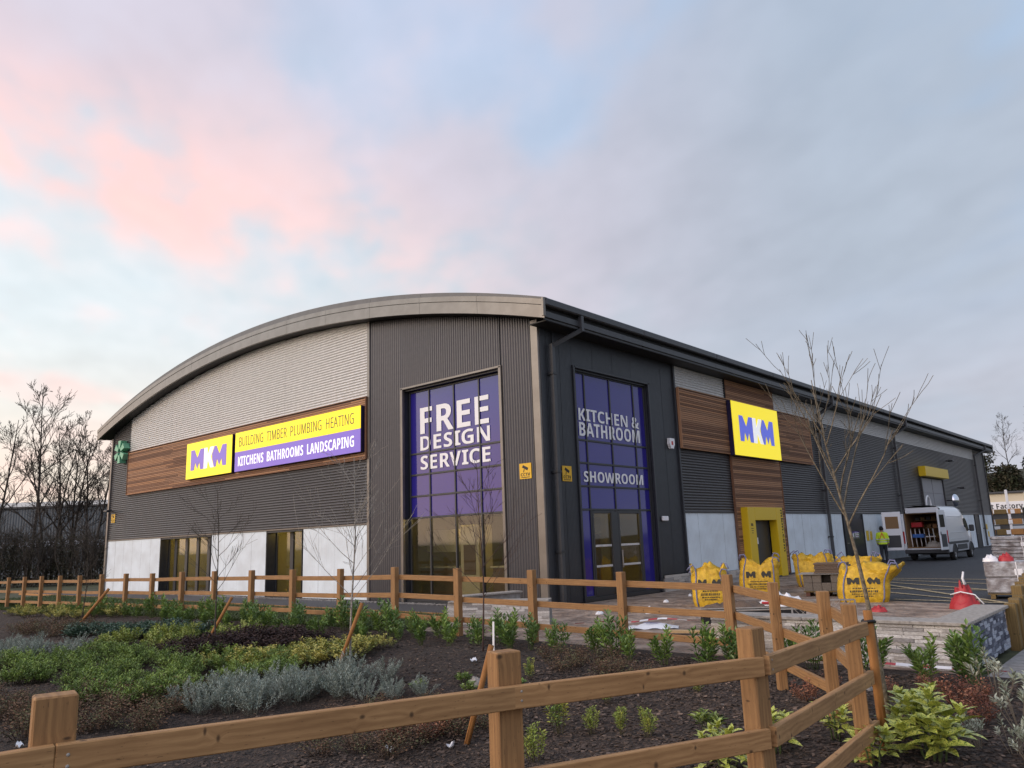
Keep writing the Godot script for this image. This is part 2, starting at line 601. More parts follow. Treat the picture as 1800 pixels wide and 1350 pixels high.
# boxes that fill a rectangle except its openings ([u0, u1, v0, v1] each)
func wall_boxes(s: SurfaceTool, u0: float, u1: float, v0: float, v1: float, holes: Array, w0: float, w1: float) -> void:
	var us := [u0, u1]
	var vs := [v0, v1]
	for h in holes:
		us.append_array([h[0], h[1]])
		vs.append_array([h[2], h[3]])
	us.sort()
	vs.sort()
	for i in us.size() - 1:
		for j in vs.size() - 1:
			if us[i + 1] - us[i] < 1e-4 or vs[j + 1] - vs[j] < 1e-4:
				continue
			var cu: float = (us[i] + us[i + 1]) * 0.5
			var cv: float = (vs[j] + vs[j + 1]) * 0.5
			var open := cu < u0 or cu > u1 or cv < v0 or cv > v1
			for h in holes:
				open = open or (cu > h[0] and cu < h[1] and cv > h[2] and cv < h[3])
			if not open:
				bx(s, Vector3(cu, cv, (w0 + w1) * 0.5), Vector3(us[i + 1] - us[i], vs[j + 1] - vs[j], w1 - w0))

func one_box(c: Vector3, size: Vector3, ch := 0.0) -> ArrayMesh:
	var s := mb()
	if ch > 0.0:
		cbx(s, c, size, ch)
	else:
		bx(s, c, size)
	return done(s)

# a rectangle of timber slats with small gaps; every board a piece of its own
func slats(parent: Node3D, u0: float, u1: float, v0: float, v1: float, w: float, holes := []) -> void:
	var step := 0.0695
	var n := int(floor((v1 - v0) / step))
	for i in n:
		var v := v0 + (i + 0.5) * step
		var spans := [[u0, u1]]
		for h in holes:
			if v > h[2] and v < h[3]:
				var cut := []
				for sp in spans:
					if h[0] > sp[0]:
						cut.append([sp[0], minf(h[0], sp[1])])
					if h[1] < sp[1]:
						cut.append([maxf(h[1], sp[0]), sp[1]])
				spans = cut
		for sp in spans:
			var a: float = sp[0]
			while a < sp[1] - 0.01:
				var b := minf(a + rnd(3.4, 5.4), sp[1])
				if sp[1] - b < 0.8:
					b = sp[1]
				var s := mb()
				var uo := Vector2(rng.randf() * 9.0, rng.randf() * 2.0)
				cbx(s, Vector3.ZERO, Vector3(b - a - 0.006, step - 0.013, 0.026), 0.004, Basis.IDENTITY, uo)
				var o := obj("slat", done(s), M["cedar_%d" % rng.randi_range(0, 4)], parent)
				o.position = Vector3((a + b) * 0.5, v, w + rnd(-0.002, 0.002))
				a = b

func make_building() -> void:
	var b := thing("trade_warehouse", "long dark ribbed metal warehouse with curved roof and glazed corner showroom", "building")
	var dark: Material = M.dark_clad
	# --- closed inner walls, so that light enters only through the openings
	var gh := [[-22.1, -17.6, 0.06, 2.36], [-13.4, -11.1, 0.06, 2.36], [-5.62, -1.44, 0.06, 6.54]]
	var s := mb()
	wall_boxes(s, -27.95, -0.05, 0.0, 7.45, gh, -0.22, -0.03)
	var pl := PackedVector2Array()
	for i in 41:
		var x := -27.95 + 27.9 * i / 40.0
		pl.append(Vector2(x, soffit_y(x) - 0.01))
	pl.append(Vector2(-0.05, 7.45))
	pl.append(Vector2(-27.95, 7.45))
	slab(s, pl, 0.19, Transform3D(Basis.IDENTITY, Vector3(0, 0, -0.22)))
	part("gable_wall", done(s), M.dark_flat, b)
	var sh := [[1.56, 5.50, 0.04, 6.52], [11.85, 14.05, 0.02, 2.16]]
	s = mb()
	wall_boxes(s, 0.05, 57.15, 0.0, 7.5, sh, -0.22, -0.03)
	part("side_wall", done(s), M.dark_flat, b, true)
	s = mb()
	bx(s, Vector3(-14, 3.7, -57.1), Vector3(27.9, 7.4, 0.2))
	pl.resize(41)
	pl.append(Vector2(-0.05, 7.4))
	pl.append(Vector2(-27.95, 7.4))
	slab(s, pl, 0.19, Transform3D(Basis.IDENTITY, Vector3(0, 0, -57.2)))
	part("rear_wall", done(s), M.dark_flat, b)
	part("far_side_wall", one_box(Vector3(-27.86, 3.72, -28.6), Vector3(0.18, 7.44, 56.7)), M.dark_flat, b)
	part("floor_slab", one_box(Vector3(-14, -0.03, -28.6), Vector3(27.7, 0.1, 56.8)), M.concrete, b)

	# --- gable cladding
	var seams := [-27.86, -25.9, -21.6, -17.4, -12.4, -7.42]
	for i in seams.size() - 1:
		var u0: float = seams[i]
		var u1: float = seams[i + 1] - 0.008
		part("ribbed_sheet", clad_h(u0, u1, 2.46, 4.52 if i > 0 else 7.5, i == 0), dark, b)
		if i > 0:
			part("silver_sheet", clad_h(u0, u1, 6.64, 9.62, true), M.silver_clad, b)
	part("ribbed_sheet", clad_h(-27.86, -25.9, 7.5, 8.4, true), dark, b)
	# white lower panels
	for run in [[-27.9, -22.16], [-17.55, -13.46], [-11.05, -7.36]]:
		var n := int(round((run[1] - run[0]) / 1.0))
		var wd: float = (run[1] - run[0]) / n
		for i in n:
			var a: float = run[0] + i * wd
			part("white_panel", clad_v(a + 0.004, a + wd - 0.004, 0.03, 2.40, false, 0.004, 0.10, 6), M.white_clad, b)
	part("drip_flashing", one_box(Vector3(-17.62, 2.43, 0.014), Vector3(20.5, 0.05, 0.06), 0.006), M.lit_flashing, b)
	part("base_flashing", one_box(Vector3(-17.6, 0.015, 0.006), Vector3(20.6, 0.05, 0.05)), M.frame, b)
	# corner trims
	part("corner_trim", one_box(Vector3(-27.92, 3.75, 0.02), Vector3(0.16, 7.5, 0.14), 0.01), M.lit_flashing, b)
	part("tower_trim", one_box(Vector3(-7.34, 4.65, 0.025), Vector3(0.13, 9.2, 0.08), 0.01), M.lit_flashing, b)
	part("corner_trim", one_box(Vector3(-0.12, 3.85, -0.02), Vector3(0.26, 7.7, 0.11), 0.012), M.lit_flashing, b)
	part("corner_trim", one_box(Vector3(0.0, 3.85, -0.16), Vector3(0.07, 7.7, 0.24), 0.012), M.dark_flat, b)
	# tower, gable side: upright ribs round the tall window
	part("upright_ribbed_sheet", clad_v(-7.27, -5.70, 0.03, 9.0, true), dark, b)
	part("upright_ribbed_sheet", clad_v(-5.695, -1.40, 6.62, 9.0, true), dark, b)
	part("upright_ribbed_sheet", clad_v(-1.38, -0.26, 0.03, 9.0, true), dark, b)
	# --- side cladding
	var cuts := [0.31, 1.46]
	for i in 1:
		part("flat_panel", clad_v(0.31, 0.90, 0.03, 7.47, false, 0.003, 0.06, 4), M.dark_flat, b, true)
		part("flat_panel", clad_v(0.91, 1.46, 0.03, 7.47, false, 0.003, 0.06, 4), M.dark_flat, b, true)
	for i in 4:
		var a := 1.47 + i * 1.04
		part("flat_panel", clad_v(a, a + 1.03, 6.62, 7.47, false, 0.003, 0.06, 4), M.dark_flat, b, true)
	part("flat_panel", clad_v(5.62, 6.40, 0.52, 7.47, false, 0.003, 0.06, 4), M.dark_flat, b, true)
	part("flat_panel", clad_v(6.41, 7.18, 0.52, 7.47, false, 0.003, 0.06, 4), M.dark_flat, b, true)
	part("tower_trim", one_box(Vector3(7.22, 3.98, 0.03), Vector3(0.09, 6.94, 0.10), 0.01), M.dark_flat, b, true)
	# timber set in the side wall: column 11.0..15.4, arms 7.3..19.0 at 4.6..6.66
	for r in [[7.28, 11.0, 2.48, 4.56], [15.44, 19.02, 2.48, 4.56], [19.02, 20.6, 2.48, 6.64], [20.6, 26.5, 2.48, 6.64], [26.5, 32.4, 2.48, 6.64], [32.4, 37.0, 2.48, 6.64], [42.45, 48.0, 2.48, 6.64], [48.0, 53.4, 2.48, 6.64], [37.0, 42.45, 5.4, 6.64], [53.45, 57.1, 2.48, 7.47]]:
		part("ribbed_sheet", clad_h(r[0], r[1] - 0.008, r[2], r[3]), dark, b, true)
	for r in [[7.28, 11.0], [15.44, 20.6], [20.6, 26.5], [26.5, 32.4], [32.4, 40.0], [40.0, 47.0], [47.0, 53.4]]:
		part("silver_sheet", clad_h(r[0], r[1] - 0.008, 6.66, 7.47), M.silver_clad, b, true)
	var u := 7.30
	for run in [[7.30, 11.0], [15.44, 22.3], [25.35, 36.95], [42.5, 50.6], [52.35, 57.1]]:
		var n := int(round((run[1] - run[0]) / 1.0))
		var wd: float = (run[1] - run[0]) / n
		for i in n:
			var a: float = run[0] + i * wd
			part("white_panel", clad_v(a + 0.004, a + wd - 0.004, 0.42 if a < 10.9 else 0.06, 2.43, false, 0.004, 0.10, 6), M.white_clad, b, true)
	part("drip_flashing", one_box(Vector3(9.15, 2.455, 0.014), Vector3(3.7, 0.04, 0.06), 0.006), M.frame, b, true)
	part("drip_flashing", one_box(Vector3(26.2, 2.455, 0.014), Vector3(21.4, 0.04, 0.06), 0.006), M.frame, b, true)
	part("drip_flashing", one_box(Vector3(49.8, 2.455, 0.014), Vector3(14.6, 0.04, 0.06), 0.006), M.frame, b, true)
	part("base_flashing", one_box(Vector3(36.0, 0.03, 0.01), Vector3(42.0, 0.06, 0.05)), M.frame, b, true)
	part("corner_trim", one_box(Vector3(57.12, 3.75, 0.02), Vector3(0.12, 7.5, 0.12), 0.01), M.frame, b, true)

	# --- timber cladding: boards on a dark backing with an edge frame
	var tb := part("gable_timber_band", one_box(Vector3(-16.63, 5.575, 0.045), Vector3(18.46, 2.08, 0.05)), M.black, b)
	slats(tb, -25.84, -7.42, 4.555, 6.60, 0.085)
	for e in [[Vector3(-16.63, 4.54, 0.075), Vector3(18.5, 0.025, 0.09)], [Vector3(-16.63, 6.615, 0.075), Vector3(18.5, 0.025, 0.09)], [Vector3(-25.875, 5.577, 0.075), Vector3(0.03, 2.09, 0.09)], [Vector3(-7.385, 5.577, 0.09), Vector3(0.03, 2.09, 0.12)]]:
		obj("edge_board", one_box(e[0], e[1], 0.004), M.cedar_4, tb)
	s = mb()
	wall_boxes(s, 10.98, 15.42, 0.06, 7.47, [[11.55, 14.35, 0.0, 2.62]], 0.02, 0.07)
	var tc := part("side_timber_column", done(s), M.black, b, true)
	slats(tc, 11.02, 15.38, 6.69, 7.46, 0.085)
	slats(tc, 11.02, 15.38, 0.08, 4.58, 0.085, [[11.50, 14.42, 0.0, 2.66]])
	for e in [[Vector3(10.985, 2.32, 0.075), Vector3(0.03, 4.52, 0.09)], [Vector3(15.415, 2.32, 0.075), Vector3(0.03, 4.52, 0.09)]]:
		obj("edge_board", one_box(e[0], e[1], 0.004), M.cedar_2, tc)
	var ta := part("side_timber_arm", one_box(Vector3(13.16, 5.63, 0.10), Vector3(11.7, 2.06, 0.05)), M.black, b, true)
	slats(ta, 7.32, 19.0, 4.61, 6.65, 0.145)
	for e in [[Vector3(13.16, 4.595, 0.12), Vector3(11.76, 0.025, 0.10)], [Vector3(13.16, 6.665, 0.12), Vector3(11.76, 0.025, 0.10)], [Vector3(7.295, 5.63, 0.12), Vector3(0.03, 2.1, 0.10)], [Vector3(19.025, 5.63, 0.12), Vector3(0.03, 2.1, 0.10)]]:
		obj("edge_board", one_box(e[0], e[1], 0.004), M.cedar_1, ta)

	# --- roof: arched sheet, soffit, verge fascia in lengths, eaves with gutter
	s = mb(false)
	var N := 48
	for i in N:
		var x0 := -28.66 + 29.32 * i / N
		var x1 := -28.66 + 29.32 * (i + 1) / N
		for r in [[0.42, roof_y(x0), roof_y(x1)], [0.42, soffit_y(x0) + 0.05, soffit_y(x1) + 0.05]]:
			quad(s, Vector3(x0, r[1], r[0]), Vector3(x1, r[2], r[0]), Vector3(x1, r[2], -58.15), Vector3(x0, r[1], -58.15))
		quad(s, Vector3(x0, soffit_y(x0) + 0.05, -58.15), Vector3(x0, roof_y(x0), -58.15), Vector3(x1, roof_y(x1), -58.15), Vector3(x1, soffit_y(x1) + 0.05, -58.15))
	var roof := part("roof", done(s), M.roof, b)
	s = mb(false)
	for i in N:
		var x0 := -28.62 + 29.24 * i / N
		var x1 := -28.62 + 29.24 * (i + 1) / N
		quad(s, Vector3(x0, soffit_y(x0) + 0.015, 0.5), Vector3(x1, soffit_y(x1) + 0.015, 0.5), Vector3(x1, soffit_y(x1) + 0.015, -0.1), Vector3(x0, soffit_y(x0) + 0.015, -0.1))
	obj("soffit", done(s), M.black, roof)
	var bands := [[0.0, 0.345, 0.55, "lit_flashing", "fascia_board"], [0.36, 0.52, 0.565, "lit_flashing", "fascia_board"], [0.535, 2.0, 0.50, "capping", "verge_capping"]]
	for band in bands:
		for i in 12:
			var x0 := -28.70 + 29.40 * i / 12.0 + 0.004
			var x1 := -28.70 + 29.40 * (i + 1) / 12.0 - 0.004
			s = mb(false)
			var w: float = band[2]
			for k in 6:
				var a := x0 + (x1 - x0) * k / 6.0
				var c := x0 + (x1 - x0) * (k + 1) / 6.0
				var la: float = soffit_y(a) + band[0]
				var lc: float = soffit_y(c) + band[0]
				var ha: float = soffit_y(a) + band[1] if band[1] < 1.0 else roof_y(a) + 0.02
				var hc: float = soffit_y(c) + band[1] if band[1] < 1.0 else roof_y(c) + 0.02
				quad(s, Vector3(a, la, w), Vector3(a, ha, w), Vector3(c, hc, w), Vector3(c, lc, w))
			s.set_smooth_group(1)
			for k in 6:
				var a := x0 + (x1 - x0) * k / 6.0
				var c := x0 + (x1 - x0) * (k + 1) / 6.0
				var la: float = soffit_y(a) + band[0]
				var lc: float = soffit_y(c) + band[0]
				var ha: float = soffit_y(a) + band[1] if band[1] < 1.0 else roof_y(a) + 0.02
				var hc: float = soffit_y(c) + band[1] if band[1] < 1.0 else roof_y(c) + 0.02
				quad(s, Vector3(a, la, w), Vector3(c, lc, w), Vector3(c, lc, w - 0.09), Vector3(a, la, w - 0.09))
				quad(s, Vector3(a, ha, w), Vector3(a, ha, w - 0.12), Vector3(c, hc, w - 0.12), Vector3(c, hc, w))
			obj(band[4], done(s), M[band[3]], roof)
	# eaves of the long side (u along -z, w out)
	var eave := part("eaves", one_box(Vector3(28.9, 7.475, 0.30), Vector3(58.5, 0.03, 0.60)), M.black, b, true)
	for i in 12:
		var a := -0.46 + i * 4.88
		obj("fascia_board", one_box(Vector3(a + 2.44, 7.60, 0.60), Vector3(4.87, 0.25, 0.02), 0.003), M.eave, eave)
		obj("gutter_length", one_box(Vector3(a + 2.44, 7.965, 0.60), Vector3(4.87, 0.21, 0.22), 0.03), M.eave, eave)
	obj("recess_shadow", one_box(Vector3(28.8, 7.79, 0.50), Vector3(58.4, 0.16, 0.03)), M.black, eave)  # black strip stands in for the shadow between gutter and fascia
	# verge end cap at the corner
	obj("end_cap", one_box(Vector3(-0.52, 7.80, 0.66), Vector3(0.10, 0.52, 0.07), 0.01), M.lit_flashing, eave)
	# downpipes: square, swan-necked from the gutter back to the wall
	for d in [[0.42, 1.15], [20.3, 20.95], [32.2, 33.0], [53.3, 55.0]]:
		s = mb()
		var up := Vector3(0, 1, 0)
		bar(s, Vector3(d[1], 7.86, 0.66), Vector3(d[1], 7.42, 0.66), 0.11, 0.11, 0.0, Vector3(0, 0, 1))
		bar(s, Vector3(d[1], 7.47, 0.66), Vector3(d[0], 6.98, 0.14), 0.11, 0.11, 0.0, Vector3(0, 0, 1))
		bar(s, Vector3(d[0], 7.03, 0.14), Vector3(d[0], 0.10, 0.14), 0.12, 0.12, 0.0, Vector3(0, 0, 1))
		var dp := part("downpipe", done(s), M.eave, b, true)
		for y in [6.2, 3.5, 1.4]:
			obj("bracket", one_box(Vector3(d[0], y, 0.12), Vector3(0.19, 0.07, 0.19), 0.005), M.frame, dp)
	# the wall's hopper pipes stand in front of a flat cover strip on the tower
	part("cover_strip", one_box(Vector3(0.62, 3.75, 0.02), Vector3(0.10, 7.4, 0.06), 0.006), M.dark_flat, b, true)

	make_windows(b)
	make_doors(b)

func frame_bar(parent: Node3D, c: Vector3, size: Vector3, called := "mullion") -> void:
	obj(called, one_box(c, size, minf(0.006, minf(size.x, size.y) * 0.2)), M.frame, parent)

func make_windows(b: Node3D) -> void:
	# tall gable window of the tower
	var w := Node3D.new()
	w.name = "tall_gable_window"
	b.add_child(w)
	var us := [-5.56, -4.66, -3.56, -2.50, -1.50]
	var vs := [0.12, 2.52, 3.18, 3.84, 4.50, 6.48]
	tall_window(w, us, vs, -0.24, [[], [], [], []], -5.62, -1.44, 6.54)
	for t in [["FREE", -5.08, 5.10, 2.96, 0.83], ["DESIGN", -5.08, 4.58, 2.98, 0.44], ["SERVICE", -5.08, 3.98, 2.98, 0.43]]:
		words("lettering", t[0], w, Vector3(t[1], t[2], -0.216), t[3], t[4], M.lettering, 0.006)
	for e in [[Vector3(-5.66, 3.3, 0.02), Vector3(0.10, 6.62, 0.10)], [Vector3(-1.41, 3.3, 0.02), Vector3(0.10, 6.62, 0.10)], [Vector3(-3.535, 6.60, 0.02), Vector3(4.36, 0.07, 0.10)]]:
		obj("surround", one_box(e[0], e[1], 0.008), M.lit_flashing, w)
	for e in [[Vector3(-5.615, 3.3, -0.15), Vector3(0.02, 6.5, 0.22)], [Vector3(-1.445, 3.3, -0.15), Vector3(0.02, 6.5, 0.22)], [Vector3(-3.53, 6.53, -0.15), Vector3(4.15, 0.03, 0.22)], [Vector3(-3.53, 0.075, -0.15), Vector3(4.15, 0.05, 0.24)]]:
		obj("reveal", one_box(e[0], e[1]), M.dark_flat, w)
	# tall side window with the showroom door
	w = Node3D.new()
	w.name = "tall_side_window"
	b.add_child(w)
	w.rotation.y = PI / 2
	us = [1.60, 2.20, 3.50, 4.82, 5.46]
	tall_window(w, us, vs, -0.15, [[0], [], [], [0]], 1.56, 5.50, 6.52)
	words("lettering", "KITCHEN &", w, Vector3(1.86, 5.07, -0.126), 3.22, 0.36, M.lettering, 0.006)
	words("lettering", "BATHROOM", w, Vector3(1.86, 4.62, -0.126), 3.22, 0.40, M.lettering, 0.006)
	words("lettering", "SHOWROOM", w, Vector3(1.96, 3.30, -0.126), 3.14, 0.31, M.lettering, 0.006)
	for e in [[Vector3(1.52, 3.32, 0.02), Vector3(0.08, 6.58, 0.08)], [Vector3(5.54, 3.32, 0.02), Vector3(0.08, 6.58, 0.08)], [Vector3(3.53, 6.58, 0.02), Vector3(4.12, 0.07, 0.08)]]:
		obj("surround", one_box(e[0], e[1], 0.008), M.dark_flat, w)
	for e in [[Vector3(1.565, 3.3, -0.10), Vector3(0.02, 6.5, 0.14)], [Vector3(5.495, 3.3, -0.10), Vector3(0.02, 6.5, 0.14)], [Vector3(3.53, 6.51, -0.10), Vector3(3.92, 0.03, 0.14)], [Vector3(3.53, 0.06, -0.08), Vector3(3.92, 0.09, 0.16)]]:
		obj("reveal", one_box(e[0], e[1]), M.frame, w)
	# door leaves: stiles, rails and dotted safety manifestation
	for leaf in [[2.24, 3.46], [3.54, 4.78]]:
		var l: float = leaf[0]
		var r: float = leaf[1]
		for e in [[Vector3(l + 0.04, 1.3, -0.125), Vector3(0.08, 2.36, 0.05)], [Vector3(r - 0.04, 1.3, -0.125), Vector3(0.08, 2.36, 0.05)], [Vector3((l + r) * 0.5, 0.24, -0.125), Vector3(r - l - 0.16, 0.24, 0.05)], [Vector3((l + r) * 0.5, 2.45, -0.125), Vector3(r - l - 0.16, 0.08, 0.05)]]:
			frame_bar(w, e[0], e[1], "door_stile")
		for v in [0.93, 1.50]:
			var s := mb()
			var n := 17
			for i in n:
				bx(s, Vector3(l + 0.12 + (r - l - 0.24) * (i + 0.5) / n, v, -0.130), Vector3((r - l - 0.24) / n * 0.55, 0.06, 0.004))
			obj("manifestation_dots", done(s), M.lettering, w)
	frame_bar(w, Vector3(3.34, 1.3, -0.12), Vector3(0.34, 2.34, 0.07), "door_stile")
	obj("door_handle", one_box(Vector3(3.62, 1.1, -0.07), Vector3(0.03, 0.5, 0.04), 0.008), M.cap_stone, w)
	# the two low gable windows, set deep
	for g in [[-22.1, -17.6, [-22.06, -21.45, -20.45, -19.45, -18.5, -17.64]], [-13.4, -11.1, [-13.36, -12.35, -11.14]]]:
		w = Node3D.new()
		w.name = "gable_window"
		b.add_child(w, true)
		var l: float = g[0]
		var r: float = g[1]
		for e in [[Vector3(l + 0.01, 1.21, -0.20), Vector3(0.02, 2.30, 0.44)], [Vector3(r - 0.01, 1.21, -0.20), Vector3(0.02, 2.30, 0.44)], [Vector3((l + r) * 0.5, 2.35, -0.20), Vector3(r - l - 0.05, 0.03, 0.44)], [Vector3((l + r) * 0.5, 0.09, -0.20), Vector3(r - l - 0.05, 0.06, 0.46)]]:
			obj("reveal", one_box(e[0], e[1]), M.dark_flat, w)
		var cs: Array = g[2]
		for i in cs.size():
			frame_bar(w, Vector3(cs[i], 1.22, -0.40), Vector3(0.22 if i > 0 and i < cs.size() - 1 else 0.06, 2.22, 0.07))
		for i in cs.size() - 1:
			obj("pane", one_box(Vector3((cs[i] + cs[i + 1]) * 0.5, 1.22, -0.41), Vector3(cs[i + 1] - cs[i] - 0.05, 2.2, 0.008)), M.glass, w)

func tall_window(w: Node3D, us: Array, vs: Array, d: float, low: Array, u0: float, u1: float, v1: float) -> void:
	for i in us.size():
		frame_bar(w, Vector3(us[i], (vs[0] + vs[5]) * 0.5, d), Vector3(0.055, vs[5] - vs[0] + 0.06, 0.09))
	for j in vs.size():
		for i in us.size() - 1:
			frame_bar(w, Vector3((us[i] + us[i + 1]) * 0.5, vs[j], d), Vector3(us[i + 1] - us[i] - 0.056, 0.055, 0.085), "transom")
	for i in us.size() - 1:
		for j in vs.size() - 1:
			var c := Vector3((us[i] + us[i + 1]) * 0.5, (vs[j] + vs[j + 1]) * 0.5, d)
			var sz := Vector3(us[i + 1] - us[i] - 0.05, vs[j + 1] - vs[j] - 0.05, 0.02)
			if j > 0 or 0 in low[i]:
				var o := obj("pane", one_box(c, sz), M.vinyl, w)
				o.set_meta("label", "pane covered with deep violet film")
			else:
				sz.z = 0.008
				obj("pane", one_box(c, sz), M.glass, w)

func make_doors(b: Node3D) -> void:
	# yellow entrance portal on the side wall
	var p := Node3D.new()
	p.name = "entrance_portal"
	b.add_child(p)
	p.rotation.y = PI / 2
	for e in [["portal_post", Vector3(11.68, 1.33, 0.20), Vector3(0.60, 2.62, 0.32)], ["portal_post", Vector3(14.24, 1.33, 0.20), Vector3(0.60, 2.62, 0.32)], ["portal_lintel", Vector3(12.96, 2.40, 0.20), Vector3(1.955, 0.48, 0.315)]]:
		obj(e[0], one_box(e[1], e[2], 0.012), M.yellow_paint, p)
	var t := words("lettering", "mkm.com", p, Vector3.ZERO, 1.62, 0.17, M.black, 0.006)
	t.rotation.z = -PI / 2
	var bb := (t.mesh as TextMesh).get_aabb()
	t.position = Vector3(14.33 - bb.position.y * t.scale.y, 2.56 + bb.position.x * t.scale.x, 0.364)
	for k in [[0, 0.06, 0.10], [0.1, 0.06, 0.10]]:
		obj("pictogram", one_box(Vector3(11.60 + k[0], 2.0, 0.364), Vector3(k[1], k[2], 0.006)), M.black, p)
	for k in 3:
		obj("small_print", one_box(Vector3(11.65, 1.86 - k * 0.08, 0.363), Vector3(0.20 - 0.04 * k, 0.02, 0.004)), M.black, p)
	for e in [[Vector3(12.02, 1.1, -0.02), Vector3(0.08, 2.1, 0.06)], [Vector3(12.72, 1.1, -0.02), Vector3(0.07, 2.1, 0.06)], [Vector3(13.88, 1.1, -0.02), Vector3(0.10, 2.1, 0.06)], [Vector3(12.95, 2.12, -0.02), Vector3(1.8, 0.06, 0.058)]]:
		frame_bar(p, e[0], e[1], "door_frame")
	obj("pane", one_box(Vector3(12.37, 1.1, -0.03), Vector3(0.62, 2.0, 0.008)), M.glass, p)
	obj("door_leaf", one_box(Vector3(13.30, 1.09, -0.03), Vector3(1.06, 2.0, 0.05), 0.005), M.frame, p)
	obj("door_notice", one_box(Vector3(12.76, 1.40, 0.02), Vector3(0.10, 0.24, 0.01)), M.lettering, p)
	obj("threshold", one_box(Vector3(12.95, 0.03, 0.1), Vector3(2.6, 0.05, 0.5), 0.01), M.frame, p)
	# plain dark service doors
	for e in [[22.42, 25.25, 2.16, true], [50.72, 52.25, 2.26, false]]:
		var u0: float = e[0]
		var u1: float = e[1]
		var h: float = e[2]
		var d := part("service_door", one_box(Vector3((u0 + u1) * 0.5, h * 0.5 + 0.02, 0.0), Vector3(u1 - u0 - 0.1, h, 0.05), 0.006), M.frame, b, true)
		for k in [u0 + 0.03, u1 - 0.03]:
			obj("door_frame", one_box(Vector3(k, 1.22, 0.02), Vector3(0.06, 2.40, 0.07), 0.005), M.dark_flat, d)
		obj("head_panel", one_box(Vector3((u0 + u1) * 0.5, h * 0.5 + 1.24, -0.01), Vector3(u1 - u0 - 0.13, 2.42 - h, 0.03)), M.dark_flat, d)
		obj("door_handle", one_box(Vector3(u0 + 0.25, 1.05, 0.06), Vector3(0.14, 0.03, 0.06), 0.006), M.cap_stone, d)
		if e[3]:
			var n := obj("door_sign", one_box(Vector3(23.9, 1.42, 0.032), Vector3(1.15, 0.34, 0.012)), M.vinyl, d)
			obj("arrow_print", one_box(Vector3(23.55, 1.42, 0.04), Vector3(0.12, 0.2, 0.006)), M.lettering, n)
			for k in 3:
				obj("small_print", one_box(Vector3(24.05, 1.51 - 0.09 * k, 0.04), Vector3(0.6 - 0.1 * k, 0.035, 0.006)), M.lettering, n)
	# loading door: grey sectional leaf in two halves under a yellow hood
	var ld := part("loading_door", one_box(Vector3(39.7, 2.4, -0.02), Vector3(5.3, 4.7, 0.03)), M.black, b, true)
	var grey := mat("door_grey", lin(0.26, 0.26, 0.28), 0.5)
	for k in 2:
		var c := 38.36 + k * 2.70
		for j in 5:
			obj("door_panel", one_box(Vector3(c, 0.55 + j * 0.92, 0.02), Vector3(2.58, 0.91, 0.05), 0.01), grey, ld)
		var s := mb()
		var ring := []
		for i in 25:
			var a := TAU * i / 24.0
			ring.append(Vector3(c - 0.25 + cos(a) * 0.52, 3.05 + sin(a) * 0.52, 0.05))
		if k == 0:
			var rr := []
			for i in ring.size():
				rr.append(0.06)
			tube(s, ring, rr, 6, false)
			obj("painted_ring", done(s), M.lettering, ld)
	obj("door_hood", one_box(Vector3(39.75, 5.07, 0.24), Vector3(5.75, 0.62, 0.42), 0.02), M.yellow_paint, ld)
	obj("door_jamb", one_box(Vector3(37.02, 2.35, 0.06), Vector3(0.14, 4.7, 0.14), 0.01), M.frame, ld)
	obj("door_jamb", one_box(Vector3(42.42, 2.35, 0.06), Vector3(0.14, 4.7, 0.14), 0.01), M.frame, ld)
	# small print plates by the far doors
	for e in [[25.75, 1.35, 0.34, 0.5], [26.3, 1.35, 0.3, 0.42], [54.6, 1.5, 0.5, 0.4], [55.0, 0.95, 0.4, 0.4]]:
		part("notice_plate", one_box(Vector3(e[0], e[1], 0.02), Vector3(e[2], e[3], 0.02)), M.yellow_paint, b, true)

# ---------------------------------------------------------------- signs and fittings on the walls
const LOGO_M := [0.0, 1.0, 0.10, 1.0, 0.19, 0.58, 0.275, 1.0, 0.375, 1.0, 0.375, 0.0, 0.285, 0.0, 0.255, 0.38, 0.195, 0.04, 0.135, 0.38, 0.10, 0.0, 0.0, 0.0]
const LOGO_K := [0.385, 1.0, 0.475, 1.0, 0.485, 0.62, 0.56, 1.0, 0.655, 1.0, 0.575, 0.52, 0.665, 0.0, 0.575, 0.0, 0.50, 0.40, 0.475, 0.0, 0.385, 0.0]
const LOGO_N := [0.675, 1.0, 0.725, 1.0, 0.815, 0.58, 0.89, 1.0, 1.0, 1.0, 1.0, 0.0, 0.905, 0.0, 0.875, 0.38, 0.815, 0.04, 0.755, 0.38, 0.72, 0.0, 0.675, 0.0, 0.615, 0.42, 0.61, 0.62]

func logo(parent: Node3D, at: Vector3, w: float, h: float, outer: Material, inner: Material, depth := 0.012, with_k := true) -> void:
	for L in [[LOGO_M, outer], [LOGO_K, inner], [LOGO_N, outer]]:
		if L[0] == LOGO_K and not with_k:
			continue
		var poly := pv(L[0])
		for i in poly.size():
			poly[i] = Vector2(poly[i].x * w, poly[i].y * h)
		var s := mb()
		slab(s, poly, depth)
		obj("logo_letter", done(s), L[1], parent).position = at

